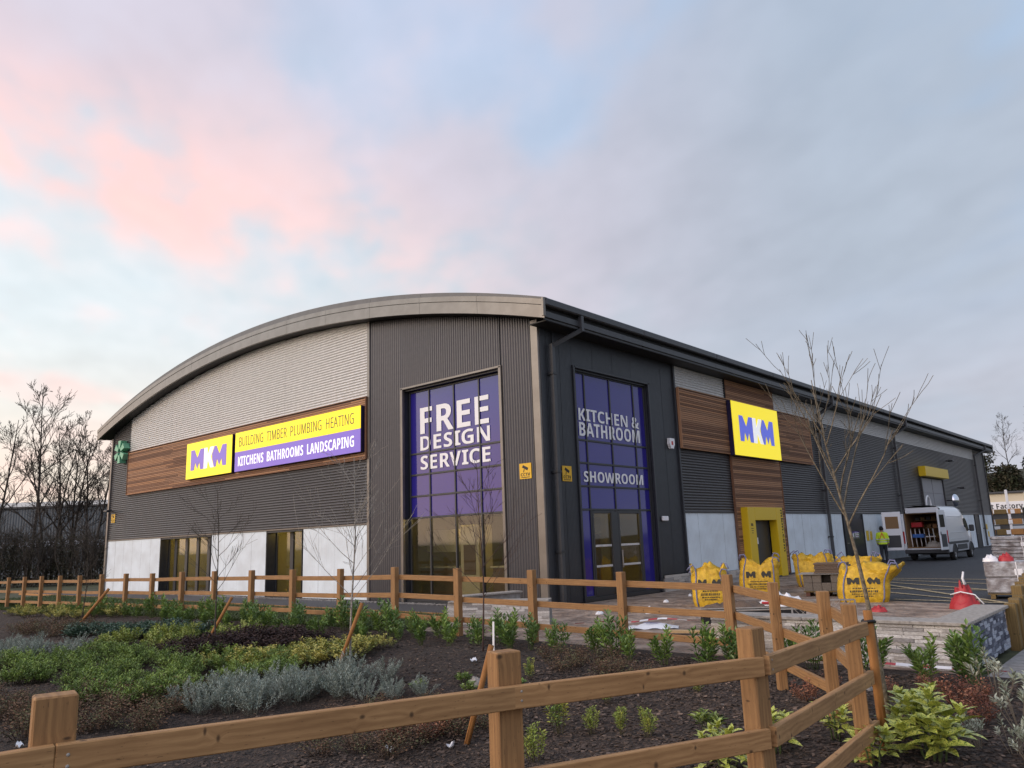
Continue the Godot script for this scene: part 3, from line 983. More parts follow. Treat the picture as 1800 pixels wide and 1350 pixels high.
func make_signs() -> void:
	var glow := mat("sign_yellow", lin(0.82, 0.62, 0.0), 0.3)
	glow.emission_enabled = true
	glow.emission = lin(0.80, 0.66, 0.0)
	glow.emission_energy_multiplier = 0.55
	var violet := mat("sign_violet", lin(0.16, 0.10, 0.50), 0.3)
	violet.emission_enabled = true
	violet.emission = lin(0.16, 0.10, 0.42)
	violet.emission_energy_multiplier = 0.35
	var blue := mat("sign_blue", lin(0.09, 0.12, 0.62), 0.3)
	blue.emission_enabled = true
	blue.emission = lin(0.10, 0.13, 0.70)
	blue.emission_energy_multiplier = 0.35
	var white := mat("sign_white", lin(0.85, 0.85, 0.86), 0.3)
	white.emission_enabled = true
	white.emission = lin(0.8, 0.8, 0.82)
	white.emission_energy_multiplier = 0.4
	var olive := mat("sign_olive", lin(0.16, 0.13, 0.03), 0.4)
	var navy := mat("sign_navy", lin(0.012, 0.010, 0.05), 0.4)
	# logo box on the gable
	var t := thing("illuminated_logo_sign", "yellow illuminated logo box with violet and white letters on the gable timber band", "sign", Vector3(-17.62, 5.545, 0.10))
	obj("sign_case", one_box(Vector3(0, 0, 0.08), Vector3(3.80, 1.54, 0.16), 0.008), navy, t)
	obj("sign_face", one_box(Vector3(0, 0, 0.168), Vector3(3.78, 1.52, 0.012)), glow, t)
	logo(t, Vector3(-1.48, -0.42, 0.175), 2.96, 0.86, violet, white)
	t = thing("illuminated_trade_sign", "long yellow over violet illuminated sign listing trades on the gable timber band", "sign", Vector3(-11.47, 5.545, 0.10))
	obj("sign_case", one_box(Vector3(0, 0, 0.08), Vector3(8.02, 1.54, 0.16), 0.008), navy, t)
	obj("sign_face", one_box(Vector3(0, 0.385, 0.168), Vector3(8.0, 0.765, 0.012)), glow, t)
	obj("sign_face", one_box(Vector3(0, -0.385, 0.168), Vector3(8.0, 0.765, 0.012)), violet, t)
	words("lettering", "BUILDING  TIMBER  PLUMBING  HEATING", t, Vector3(-3.70, 0.20, 0.174), 7.34, 0.37, olive, 0.006, 500)
	words("lettering", "KITCHENS  BATHROOMS  LANDSCAPING", t, Vector3(-3.74, -0.57, 0.174), 7.40, 0.37, white, 0.006)
	t = thing("square_logo_sign", "square yellow illuminated logo box on the timber cross above the yellow portal", "sign", Vector3(0.16, 5.57, -12.93), PI / 2)
	obj("sign_case", one_box(Vector3(0, 0, 0.09), Vector3(4.22, 2.06, 0.18), 0.01), navy, t)
	obj("sign_face", one_box(Vector3(0, 0, 0.188), Vector3(4.20, 2.04, 0.012)), glow, t)
	logo(t, Vector3(-1.56, -0.47, 0.195), 3.08, 0.98, blue, white)
	# green star
	t = thing("green_star_sign", "pale green six armed star sign high on the gable corner", "sign", Vector3(-26.45, 6.68, 0.03))
	var green := mat("star_green", lin(0.16, 0.44, 0.27), 0.4)
	var green2 := mat("star_edge", lin(0.03, 0.16, 0.11), 0.4)
	for k in 6:
		var a := TAU * k / 6.0 + PI / 2
		var s := mb()
		var poly := PackedVector2Array()
		for q in [[0.16, -0.075], [0.55, -0.15], [0.55, 0.15], [0.16, 0.075]]:
			poly.append(Vector2(q[0], q[1]).rotated(a))
		slab(s, poly, 0.30)
		obj("star_arm", done(s), green, t)
	var hub := mb()
	var hp := []
	var hr := []
	for i in 13:
		var a := TAU * i / 12.0
		hp.append(Vector3(cos(a) * 0.17, sin(a) * 0.17, 0.15))
		hr.append(0.05)
	tube(hub, hp, hr, 6, false)
	obj("star_hub", done(hub), green2, t)
	# camera warning plates
	var warn := mat("warning_yellow", lin(0.72, 0.42, 0.01), 0.45)
	for e in [[Vector3(-0.60, 3.56, 0.03), 0.0, "yellow camera warning plate on the upright ribs beside the tall gable window"], [Vector3(0.015, 3.48, -0.99), PI / 2, "yellow camera warning plate on the flat dark panel beside the downpipe"], [Vector3(-27.35, 3.5, 0.03), 0.0, "small yellow camera warning plate at the far gable corner above white panels"]]:
		t = thing("camera_warning_sign", e[2], "sign", e[0], e[1], "camera warning plates")
		obj("plate", one_box(Vector3(0, 0, 0.006), Vector3(0.42, 0.42, 0.012), 0.003), warn, t)
		words("lettering", "CCTV", t, Vector3(-0.165, -0.135, 0.012), 0.33, 0.085, M.black, 0.004)
		obj("small_print", one_box(Vector3(0, -0.168, 0.0135), Vector3(0.30, 0.018, 0.003)), M.black, t)
		var s := mb()
		bx(s, Vector3(0.0, 0.09, 0.015), Vector3(0.20, 0.075, 0.006), Basis(Vector3.BACK, -0.45))
		bx(s, Vector3(-0.05, 0.01, 0.015), Vector3(0.02, 0.09, 0.006), Basis(Vector3.BACK, -0.3))
		obj("camera_pictogram", done(s), M.black, t)
	# alarm box, wall lamp, floodlights, cameras, mirror
	t = thing("alarm_box", "white and red alarm bell box on the dark tower wall", "alarm", Vector3(0.02, 4.70, -6.68), PI / 2)
	var s2 := mb()
	slab(s2, pv([-0.16, 0.17, 0.16, 0.17, 0.16, -0.02, 0.08, -0.17, -0.08, -0.17, -0.16, -0.02]), 0.10)
	obj("case", done(s2), M.lettering, t)
	obj("badge", one_box(Vector3(0, 0.01, 0.105), Vector3(0.10, 0.12, 0.012), 0.01), mat("alarm_red", lin(0.5, 0.03, 0.03), 0.4), t)
	obj("strobe", one_box(Vector3(0, -0.14, 0.07), Vector3(0.12, 0.03, 0.05), 0.008), M.alarm_red, t)
	t = thing("wall_lamp", "small white oblong wall light beside the showroom door", "light", Vector3(0.02, 2.25, -5.95), PI / 2)
	obj("lamp_body", one_box(Vector3(0, 0, 0.05), Vector3(0.32, 0.15, 0.09), 0.02), M.lettering, t)
	obj("base_plate", one_box(Vector3(0, 0, 0.0), Vector3(0.28, 0.12, 0.02)), M.frame, t)
	var fl := [[6.35, 20.0, "dark floodlight on the ribbed wall beside the downpipe past the timber"], [6.1, 44.3, "dark floodlight high on the ribbed wall past the yellow hood"], [4.3, 46.6, "dark floodlight low on the ribbed wall past the loading door"]]
	for e in fl:
		t = thing("wall_floodlight", e[2], "floodlight", Vector3(0.03, e[0], -e[1]), PI / 2, "floodlights on the long wall")
		obj("arm", one_box(Vector3(0, 0, 0.13), Vector3(0.07, 0.06, 0.26), 0.01), M.black, t)
		obj("lamp_head", one_box(Vector3(0, -0.02, 0.34), Vector3(0.52, 0.12, 0.30), 0.02), M.frame, t)
	t = thing("gable_floodlight", "dark floodlight above the small warning plate at the gable corner", "floodlight", Vector3(-27.4, 3.86, 0.03))
	obj("arm", one_box(Vector3(0, 0, 0.1), Vector3(0.06, 0.06, 0.2), 0.01), M.black, t)
	obj("lamp_head", one_box(Vector3(0, 0.0, 0.27), Vector3(0.40, 0.10, 0.26), 0.02), M.frame, t)
	t = thing("convex_mirror", "round silver convex mirror on a wall bracket beside the loading door", "mirror", Vector3(0.05, 3.35, -42.9), PI / 2)
	var s3 := mb(false)
	var prof := []
	for i in 9:
		var a := PI * 0.5 * i / 8.0
		prof.append(Vector2(0.44 * sin(a), 0.30 * cos(a)))
	lathe(s3, prof, 24, Transform3D(Basis(Vector3.RIGHT, PI / 2), Vector3(0, 0, 0.45)))
	obj("mirror_dome", done(s3), mat("chrome", Color(0.86, 0.87, 0.9), 0.06, 1.0), t)
	obj("bracket", one_box(Vector3(0, 0, 0.2), Vector3(0.06, 0.06, 0.5), 0.01), M.frame, t)

# ---------------------------------------------------------------- what shows behind the glass
func make_interior() -> void:
	var plaster := mat("room_plaster", lin(0.20, 0.175, 0.085), 0.8)
	var cream := mat("unit_cream", lin(0.50, 0.44, 0.22), 0.5)
	var brown := mat("unit_brown", lin(0.12, 0.065, 0.025), 0.5)
	var dimgrey := mat("room_dark", lin(0.05, 0.045, 0.035), 0.8)
	var room := thing("showroom_shell", "olive lit showroom walls and ceiling seen through the corner glass", "room")
	var olive := mat("room_olive", lin(0.36, 0.33, 0.15), 0.8)
	obj("back_wall", one_box(Vector3(-3.6, 1.35, -6.6), Vector3(7.0, 2.6, 0.1)), plaster, room)
	obj("partition", one_box(Vector3(-7.05, 1.35, -3.4), Vector3(0.1, 2.6, 6.3)), plaster, room)
	obj("ceiling", one_box(Vector3(-3.6, 2.72, -3.42), Vector3(6.8, 0.08, 6.3)), dimgrey, room)
	obj("floor", one_box(Vector3(-3.6, 0.04, -3.42), Vector3(6.8, 0.03, 6.3)), brown, room)
	var k := thing("display_kitchen_units", "tall cream display kitchen units behind the tall gable window", "kitchen units", Vector3(-4.55, 0.05, -1.7))
	obj("tall_unit", one_box(Vector3(0.35, 1.1, 0), Vector3(0.8, 2.2, 0.6), 0.006), cream, k)
	obj("niche", one_box(Vector3(0.35, 1.15, 0.30), Vector3(0.5, 0.9, 0.03)), brown, k)
	obj("base_unit", one_box(Vector3(-1.0, 0.45, 0), Vector3(1.8, 0.9, 0.6), 0.006), brown, k)
	obj("worktop", one_box(Vector3(-1.0, 0.93, 0), Vector3(1.84, 0.04, 0.64), 0.006), cream, k)
	obj("wall_unit", one_box(Vector3(-1.1, 1.75, -0.1), Vector3(1.5, 0.7, 0.36), 0.006), cream, k)
	k = thing("display_kitchen_island", "low dark display kitchen island with pale worktop behind the gable glass", "kitchen units", Vector3(-2.4, 0.05, -1.8))
	obj("island_base", one_box(Vector3(0, 0.45, 0), Vector3(1.7, 0.9, 0.8), 0.006), brown, k)
	obj("worktop", one_box(Vector3(0, 0.93, 0), Vector3(1.8, 0.04, 0.9), 0.006), cream, k)
	obj("basket", one_box(Vector3(0.35, 1.02, 0.1), Vector3(0.34, 0.14, 0.24), 0.03), plaster, k)
	k = thing("display_cupboard", "brown display cupboard seen through the showroom door", "cupboard", Vector3(-2.6, 0.05, -4.9))
	obj("carcass", one_box(Vector3(0, 0.9, 0), Vector3(0.6, 1.8, 1.6), 0.006), mat("unit_oak", lin(0.26, 0.16, 0.05), 0.5), k)
	obj("pelmet", one_box(Vector3(0, 2.1, 0), Vector3(0.62, 0.5, 1.62), 0.006), cream, k)
	# rooms behind the low windows
	for e in [[-19.85, 5.2, "olive lit office walls behind the wide low gable window"], [-12.25, 3.2, "olive lit bathroom display walls behind the narrow low gable window"]]:
		var r := thing("window_room", e[2], "room", Vector3(e[0], 0, 0))
		var w: float = e[1]
		obj("back_wall", one_box(Vector3(0, 1.3, -3.2), Vector3(w, 2.6, 0.1)), olive, r)
		obj("side_wall", one_box(Vector3(-w * 0.5, 1.3, -1.8), Vector3(0.1, 2.6, 2.9)), olive, r)
		obj("side_wall", one_box(Vector3(w * 0.5, 1.3, -1.8), Vector3(0.1, 2.6, 2.9)), olive, r)
		obj("ceiling", one_box(Vector3(0, 2.64, -1.8), Vector3(w, 0.08, 3.0)), dimgrey, r)
		obj("floor", one_box(Vector3(0, 0.04, -1.8), Vector3(w - 0.12, 0.03, 2.85)), brown, r)
	k = thing("reception_counter", "brown counter behind the wide low gable window", "counter", Vector3(-20.2, 0.05, -2.2))
	obj("front", one_box(Vector3(0, 0.5, 0), Vector3(2.6, 1.0, 0.5), 0.006), brown, k)
	obj("worktop", one_box(Vector3(0, 1.02, 0), Vector3(2.7, 0.05, 0.6), 0.006), cream, k)
	# round lit mirror
	k = thing("lit_round_mirror", "round mirror ringed with light behind the narrow low gable window", "mirror", Vector3(-13.25, 1.42, -2.3), 0.5)
	var s := mb(false)
	var pts := []
	var rr := []
	for i in 37:
		var a := TAU * i / 36.0
		pts.append(Vector3(cos(a) * 0.44, sin(a) * 0.62, 0.06))
		rr.append(0.022)
	tube(s, pts, rr, 6, false)
	var ring := mat("ring_glow", lin(0.9, 0.8, 0.4), 0.4)
	ring.emission_enabled = true
	ring.emission = lin(1.0, 0.85, 0.4)
	ring.emission_energy_multiplier = 1.6
	obj("light_ring", done(s), ring, k)
	var s2 := mb()
	var disc := PackedVector2Array()
	for i in 32:
		disc.append(Vector2(cos(TAU * i / 32.0) * 0.42, sin(TAU * i / 32.0) * 0.60))
	slab(s2, disc, 0.03)
	obj("mirror_glass", done(s2), M.chrome, k)
	var bulb := mat("lamp_glow", lin(1, 0.9, 0.6), 0.4)
	bulb.emission_enabled = true
	bulb.emission = lin(1.0, 0.86, 0.5)
	bulb.emission_energy_multiplier = 5.0
	var n := 0
	for p in [Vector3(-2.2, 2.62, -1.5), Vector3(-4.4, 2.62, -1.4), Vector3(-3.4, 2.62, -4.6), Vector3(-1.2, 2.62, -3.4), Vector3(-20.8, 2.54, -1.5), Vector3(-18.6, 2.54, -1.5), Vector3(-12.2, 2.54, -1.2)]:
		var where: String = ["over the dark kitchen island", "over the cream tall units", "at the back of the corner showroom", "behind the showroom door", "at the far end of the wide window room", "at the near end of the wide window room", "in the bathroom display"][n]
		var l := thing("ceiling_downlight", "small lit downlight " + where, "light", p, 0.0, "showroom downlights")
		obj("lamp_lens", one_box(Vector3(0, 0.03, 0), Vector3(0.22, 0.03, 0.22), 0.006), bulb, l)
		var om := OmniLight3D.new()
		om.name = "downlight_source"
		l.add_child(om)
		om.position = Vector3(0, -0.06, 0)
		om.light_color = Color(1.0, 0.86, 0.50)
		om.light_energy = 0.42 if n < 4 else 0.75
		om.light_size = 0.1
		om.omni_range = 14.0
		om.omni_attenuation = 2.0
		om.shadow_enabled = true
		n += 1

# ---------------------------------------------------------------- ground
func sheet(poly: Array, y: float) -> ArrayMesh:
	var s := mb()
	var p := pv(poly)
	var ids := Geometry2D.triangulate_polygon(p)
	for i in range(0, ids.size(), 3):
		var a := p[ids[i]]
		var b := p[ids[i + 1]]
		var c := p[ids[i + 2]]
		if (b - a).cross(c - a) < 0.0:
			var t := b
			b = c
			c = t
		tri(s, Vector3(a.x, y, a.y), Vector3(b.x, y, b.y), Vector3(c.x, y, c.y))
	return done(s)

func make_ground() -> void:
	# one terrain sheet out to the horizon, finer where the planting bank falls
	var xs := [-900.0, -400.0, -200.0, -120.0, -80.0, -60.0, -45.0, -35.0]
	var zs := [-900.0, -400.0, -200.0, -120.0, -80.0, -60.0, -40.0, -20.0, -10.0, -4.0, 0.0, 2.5]
	var v := -30.0
	while v <= 14.0:
		xs.append(v)
		v += 1.0
	xs.append_array([18.0, 30.0, 60.0, 120.0, 250.0, 900.0])
	v = 3.5
	while v <= 18.0:
		zs.append(v)
		v += 0.5
	zs.append_array([22.0, 40.0, 80.0, 160.0, 400.0, 900.0])
	var s := mb(false)
	for i in xs.size() - 1:
		for j in zs.size() - 1:
			var q := []
			for k in [[0, 0], [1, 0], [1, 1], [0, 1]]:
				var x: float = xs[i + k[0]]
				var z: float = zs[j + k[1]]
				q.append(Vector3(x, ground_y(x, z) - 0.06, z))
			quad(s, q[0], q[1], q[2], q[3])
	structure("ground", done(s), M.far_ground)
	# mulched planting bank
	s = mb(false)
	var n := FastNoiseLite.new()
	n.seed = 8
	n.frequency = 0.9
	n.fractal_octaves = 3
	var st := 0.16
	var zi := 5.46
	while zi < 17.0:
		var xi := -12.0
		while xi < 14.0:
			var q := []
			for k in [[0, 0], [1, 0], [1, 1], [0, 1]]:
				var x: float = xi + k[0] * st
				var z: float = zi + k[1] * st
				q.append(Vector3(x, ground_y(x, z) + n.get_noise_2d(x, z) * 0.045 * sstep(5.4, 6.2, z) + 0.012, z))
			quad(s, q[0], q[1], q[2], q[3])
			xi += st
		zi += st
	structure("planting_bed", done(s), M.mulch_soil)
	s = mb(false)
	zi = 5.46
	while zi < 16.0:
		var xi := -34.0
		while xi < -12.2:
			var q := []
			for k in [[0, 0], [1, 0], [1, 1], [0, 1]]:
				var x: float = xi + k[0] * 0.5
				var z: float = zi + k[1] * 0.5
				q.append(Vector3(x, ground_y(x, z) + 0.006, z))
			quad(s, q[0], q[1], q[2], q[3])
			xi += 0.5
		zi += 0.5
	structure("planting_bed", done(s), M.mulch_soil)
	# tarmac yard, sanded terrace, gable path, footway
	structure("yard_road", sheet([-0.3, -3.0, 13.0, -3.0, 13.0, -85.0, -0.3, -85.0], -0.004), M.asphalt)
	structure("terrace_ground", sheet([-0.9, 5.44, 10.5, 5.44, 10.5, -3.2, 6.9, -4.3, 3.9, -7.6, 2.4, -13.0, 1.4, -18.5, 0.03, -18.5, 0.03, 0.03, -0.9, 0.03], 0.004), M.sand_base)
	structure("gable_path", sheet([-31.0, 0.45, -0.9, 0.45, -0.9, 2.72, -31.0, 2.72], 0.012), M.path_tar)
	structure("footway", sheet([10.80, 5.6, 15.0, 6.3, 15.0, -12.0, 10.80, -12.0], 0.008), M.concrete)
	structure("gable_lawn_soil", sheet([-31.0, 2.8, -0.9, 2.8, -0.9, 5.46, -31.0, 5.46], 0.0), M.far_ground)
	# path edging board
	for i in 8:
		var a := -31.0 + i * 3.76
		var e := obj("path_edging_board", one_box(Vector3(a + 1.88, 0.03, 2.755), Vector3(3.75, 0.12, 0.05), 0.004), M.stake_wood)
		e.set_meta("kind", "structure")
	# painted box hatching on the yard
	var paint := mat("road_paint", lin(0.66, 0.54, 0.32), 0.8)
	tri_tex(paint, noise_tex(61, 0.06, Color(0.6, 0.58, 0.55), Color(1, 1, 1), 256, 4), Vector3(0.8, 0.8, 0.8))
	var lines := [[8.9, -4.6, 3.9, -8.9], [9.8, -7.0, 4.6, -11.4], [9.6, -4.4, 9.9, -12.2], [3.6, -8.2, 9.9, -8.0], [9.4, -4.3, 3.3, -12.6], [6.4, -4.7, 3.0, -9.9], [9.9, -9.6, 3.1, -13.0], [9.9, -12.2, 3.0, -13.2], [3.9, -7.8, 3.0, -13.2], [9.6, -4.2, 7.0, -4.6]]
	for L in lines:
		s = mb()
		var a := Vector3(L[0], 0.0, L[1])
		var b := Vector3(L[2], 0.0, L[3])
		var sd := (b - a).cross(Vector3.UP).normalized() * 0.075
		quad(s, a - sd, a + sd, b + sd, b - sd)
		var o := structure("yard_marking", done(s), paint)
		o.position.y = 0.009 + 0.001 * lines.find(L)
	# pebble margin against the gable
	var pm := MultiMesh.new()
	pm.transform_format = MultiMesh.TRANSFORM_3D
	s = mb(false)
	lathe(s, [Vector2(0.0, -0.5), Vector2(0.45, -0.3), Vector2(0.5, 0.0), Vector2(0.35, 0.35), Vector2(0.0, 0.45)], 6)
	pm.mesh = done(s)
	pm.instance_count = 3600
	for i in 3600:
		var sz := rnd(0.02, 0.055)
		pm.set_instance_transform(i, Transform3D(Basis.from_euler(Vector3(rnd(0, 6), rnd(0, 6), rnd(0, 6))).scaled(Vector3(sz, sz * 0.7, sz)), Vector3(rnd(-28.2, -0.9), 0.012, rnd(0.06, 0.44))))
	var mi := MultiMeshInstance3D.new()
	mi.name = "pebble_margin"
	mi.multimesh = pm
	mi.material_override = M.concrete
	add_child(mi)
	mi.set_meta("kind", "stuff")
	tag(mi, "grey pebble margin along the foot of the gable wall", "gravel")
	# lawn strip
	var gm := MultiMesh.new()
	gm.transform_format = MultiMesh.TRANSFORM_3D
	gm.use_colors = true
	s = mb()
	for k in 5:
		var a := TAU * k / 5.0 + 0.4
		var d := Vector3(cos(a), 0, sin(a))
		var p0 := d * 0.012
		var p1 := d * 0.03 + Vector3.UP * 0.05
		var p2 := d * 0.07 + Vector3.UP * 0.085
		var sd := d.cross(Vector3.UP) * 0.006
		quad(s, p0 - sd, p0 + sd, p1 + sd * 0.8, p1 - sd * 0.8)
		tri(s, p1 - sd * 0.8, p1 + sd * 0.8, p2)
	gm.mesh = done(s)
	gm.instance_count = 26000
	for i in 26000:
		var x := rnd(-26.0, 0.4)
		var z := rnd(2.82, 5.9)
		var sc := rnd(0.7, 1.5)
		gm.set_instance_transform(i, Transform3D(Basis(Vector3.UP, rnd(0, TAU)).scaled(Vector3(sc, sc * rnd(0.7, 1.2), sc)), Vector3(x, ground_y(x, z) * sstep(5.3, 5.6, z), z)))
		var g := rnd(0.6, 1.25)
		gm.set_instance_color(i, Color(0.075 * g, 0.115 * g, 0.028 * g))
	var gi := MultiMeshInstance3D.new()
	gi.name = "lawn_grass"
	gi.multimesh = gm
	gi.material_override = M.leaf
	add_child(gi)
	gi.set_meta("kind", "stuff")
	tag(gi, "short green grass strip between the gable path and the far fence", "grass")
	# bark chips
	var cm := MultiMesh.new()
	cm.transform_format = MultiMesh.TRANSFORM_3D
	cm.use_colors = true
	s = mb()
	slab(s, pv([-0.5, -0.16, -0.2, -0.24, 0.32, -0.2, 0.5, 0.02, 0.3, 0.2, -0.3, 0.22]), 0.13)
	cm.mesh = done(s)
	var N := 46000
	cm.instance_count = N
	for i in N:
		var x := 0.0
		var z := 0.0
		if i < 30000:
			x = rnd(6.0, 13.2)
			z = rnd(5.8, 13.2)
		else:
			x = rnd(-9.0, 9.0)
			z = rnd(5.9, 14.0)
		var sz := rnd(0.022, 0.062)
		var y := ground_y(x, z) + n.get_noise_2d(x, z) * 0.045 * sstep(5.4, 6.2, z) + 0.012
		cm.set_instance_transform(i, Transform3D(Basis.from_euler(Vector3(PI / 2 + rnd(-0.7, 0.7), rnd(0, TAU), rnd(-0.6, 0.6))).scaled(Vector3(sz, sz, sz)), Vector3(x, y + rnd(0.0, 0.012), z)))
		var g := rnd(0.35, 1.3)
		if rng.randf() < 0.06:
			g *= 2.6
		cm.set_instance_color(i, Color(0.080 * g, 0.056 * g, 0.042 * g))
	var ci := MultiMeshInstance3D.new()
	ci.name = "bark_chips"
	ci.multimesh = cm
	ci.material_override = M.dry
	add_child(ci)
	ci.set_meta("kind", "stuff")
	tag(ci, "dark bark chips strewn over the planting bank", "mulch")

# ---------------------------------------------------------------- fences
func fence_post(parent: Node3D, at: Vector3, top: float, dir: Vector3, w := 0.125, d := 0.10, lean := 0.0) -> void:
	var s := mb()
	var base := at.y - 0.35
	var h := top - base
	# grain runs up: local x of the box is the post's length
	var x := (Vector3.UP + dir * lean).normalized()
	var z := x.cross(dir).normalized()
	var bs := Basis(x, z.cross(x), z)
	cbx(s, Vector3(at.x, base, at.z) + x * h * 0.5, Vector3(h, w, d), 0.006, bs, Vector2(rng.randf() * 9.0, rng.randf() * 3.0))
	obj("post", done(s), M.fence_wood, parent)

func make_fences() -> void:
	# far run, parallel to the gable
	var f := thing("post_and_rail_fence", "timber post and rail fence running along the gable path", "fence")
	var tops := [1.15, 1.19, 1.225, 1.26, 1.29, 1.262, 1.253, 1.243, 1.225, 1.207, 1.17, 1.16, 1.14, 1.10, 1.09, 1.07, 1.04, 1.01, 1.0, 0.99, 0.98]
	var z := 5.63
	for i in tops.size():
		var x := 7.8 - 1.8 * i
		fence_post(f, Vector3(x, tops[i] - 1.2, z), tops[i], Vector3.RIGHT, 0.125 + rnd(-0.012, 0.012), 0.11, rnd(-0.012, 0.012))
		if i > 0:
			for r in [0.19, 0.56, 0.93]:
				var s := mb()
				var ry := rnd(-0.012, 0.012)
				bar(s, Vector3(x + 1.797, tops[i - 1] - r + ry, z - 0.078), Vector3(x + 0.003, tops[i] - r + ry, z - 0.078), 0.095, 0.04, 0.004)
				obj("rail", done(s), M.fence_wood, f)
	# near run: round the corner and towards the viewer; rails outside
	var g := thing("corner_rail_fence", "weathered timber post and rail fence turning a corner close to the viewer", "fence")
	var P := [Vector3(7.8, 1.15, 5.63), Vector3(9.13, 1.15, 7.2), Vector3(10.13, 1.15, 8.39), Vector3(10.79, 1.15, 9.66), Vector3(11.0, 1.21, 11.85), Vector3(10.42, 1.22, 13.22), Vector3(9.98, 1.27, 14.98)]
	for i in range(1, P.size()):
		var dir: Vector3 = P[i] - P[i - 1]
		if i < P.size() - 1 and i != 3:
			dir = P[i + 1] - P[i - 1]
		dir.y = 0
		fence_post(g, Vector3(P[i].x, P[i].y - 1.2, P[i].z), P[i].y, dir.normalized(), 0.13 if i > 3 else 0.11, 0.10, 0.0)
	P.append(Vector3(9.6, 1.27, 16.9))
	for i in range(1, P.size()):
		var a: Vector3 = P[i - 1]
		var b: Vector3 = P[i]
		var dir := (b - a)
		dir.y = 0
		dir = dir.normalized()
		var out := Vector3.UP.cross(dir)
		if out.dot(Vector3(12.97, 0, 16.0) - a) < 0.0 and i > 3:
			out = -out
		if i <= 3:
			out = Vector3(dir.z, 0, -dir.x)
			if out.dot(Vector3(1, 0, -1)) < 0.0:
				out = -out
		var off := out * 0.072
		for r in [0.195, 0.555, 0.915]:
			var s := mb()
			var p0: Vector3 = a + off - Vector3.UP * r
			var p1: Vector3 = b + off - Vector3.UP * r
			if i == 4:
				p0 -= dir * 0.16
			if i == 3:
				p1 += dir * 0.02
			p0 += dir * 0.002
			p1 -= dir * 0.003
			bar(s, p0, p1, 0.10, 0.042, 0.004)
			obj("rail", done(s), M.rail_wood if i > 3 else M.fence_wood, g)
	# nail heads on the near rails
	for q in [[5, 0.17], [5, 0.21], [6, 0.18], [6, 0.215], [4, 0.17], [4, 0.22]]:
		var c: Vector3 = P[q[0]]
		var dir: Vector3 = (P[q[0]] - P[q[0] - 1])
		dir.y = 0
		dir = dir.normalized()
		var out := Vector3.UP.cross(dir)
		if out.dot(Vector3(12.97, 0, 16.0) - c) < 0.0:
			out = -out
		var s := mb(false)
		lathe(s, [Vector2(0.0, 0.003), Vector2(0.005, 0.002), Vector2(0.006, 0.0)], 8, Transform3D(Basis(Quaternion(Vector3.UP, out)), c - dir * 0.04 - Vector3.UP * q[1] + out * 0.0935))
		obj("nail_head", done(s), M.cap_stone, g)

# ---------------------------------------------------------------- low stone walls
var slip_meshes := []
func slips(parent: Node3D, length: float, height: float, xf: Transform3D, mats: Array, row := 0.046, lo := 0.16, hi := 0.42) -> void:
	if slip_meshes.is_empty():
		for k in 6:
			var s := mb()
			cbx(s, Vector3.ZERO, Vector3(1.0, 1.0, 1.0), 0.04)
			slip_meshes.append(done(s))
			if k == 0:
				pass
	var n := int(round(height / row))
	var rh := height / n
	for i in n:
		var u := 0.0
		while u < length - 0.001:
			var w := rnd(lo, hi)
			if length - u - w < 0.12:
				w = length - u
			var o := obj("stone", slip_meshes[0], mats[rng.randi_range(0, mats.size() - 1)], parent)
			var dp := rnd(0.018, 0.042)
			o.transform = xf * Transform3D(Basis.from_scale(Vector3(w - 0.004, rh - 0.003, dp)), Vector3(u + w * 0.5, (i + 0.5) * rh, dp * 0.5))
			u += w

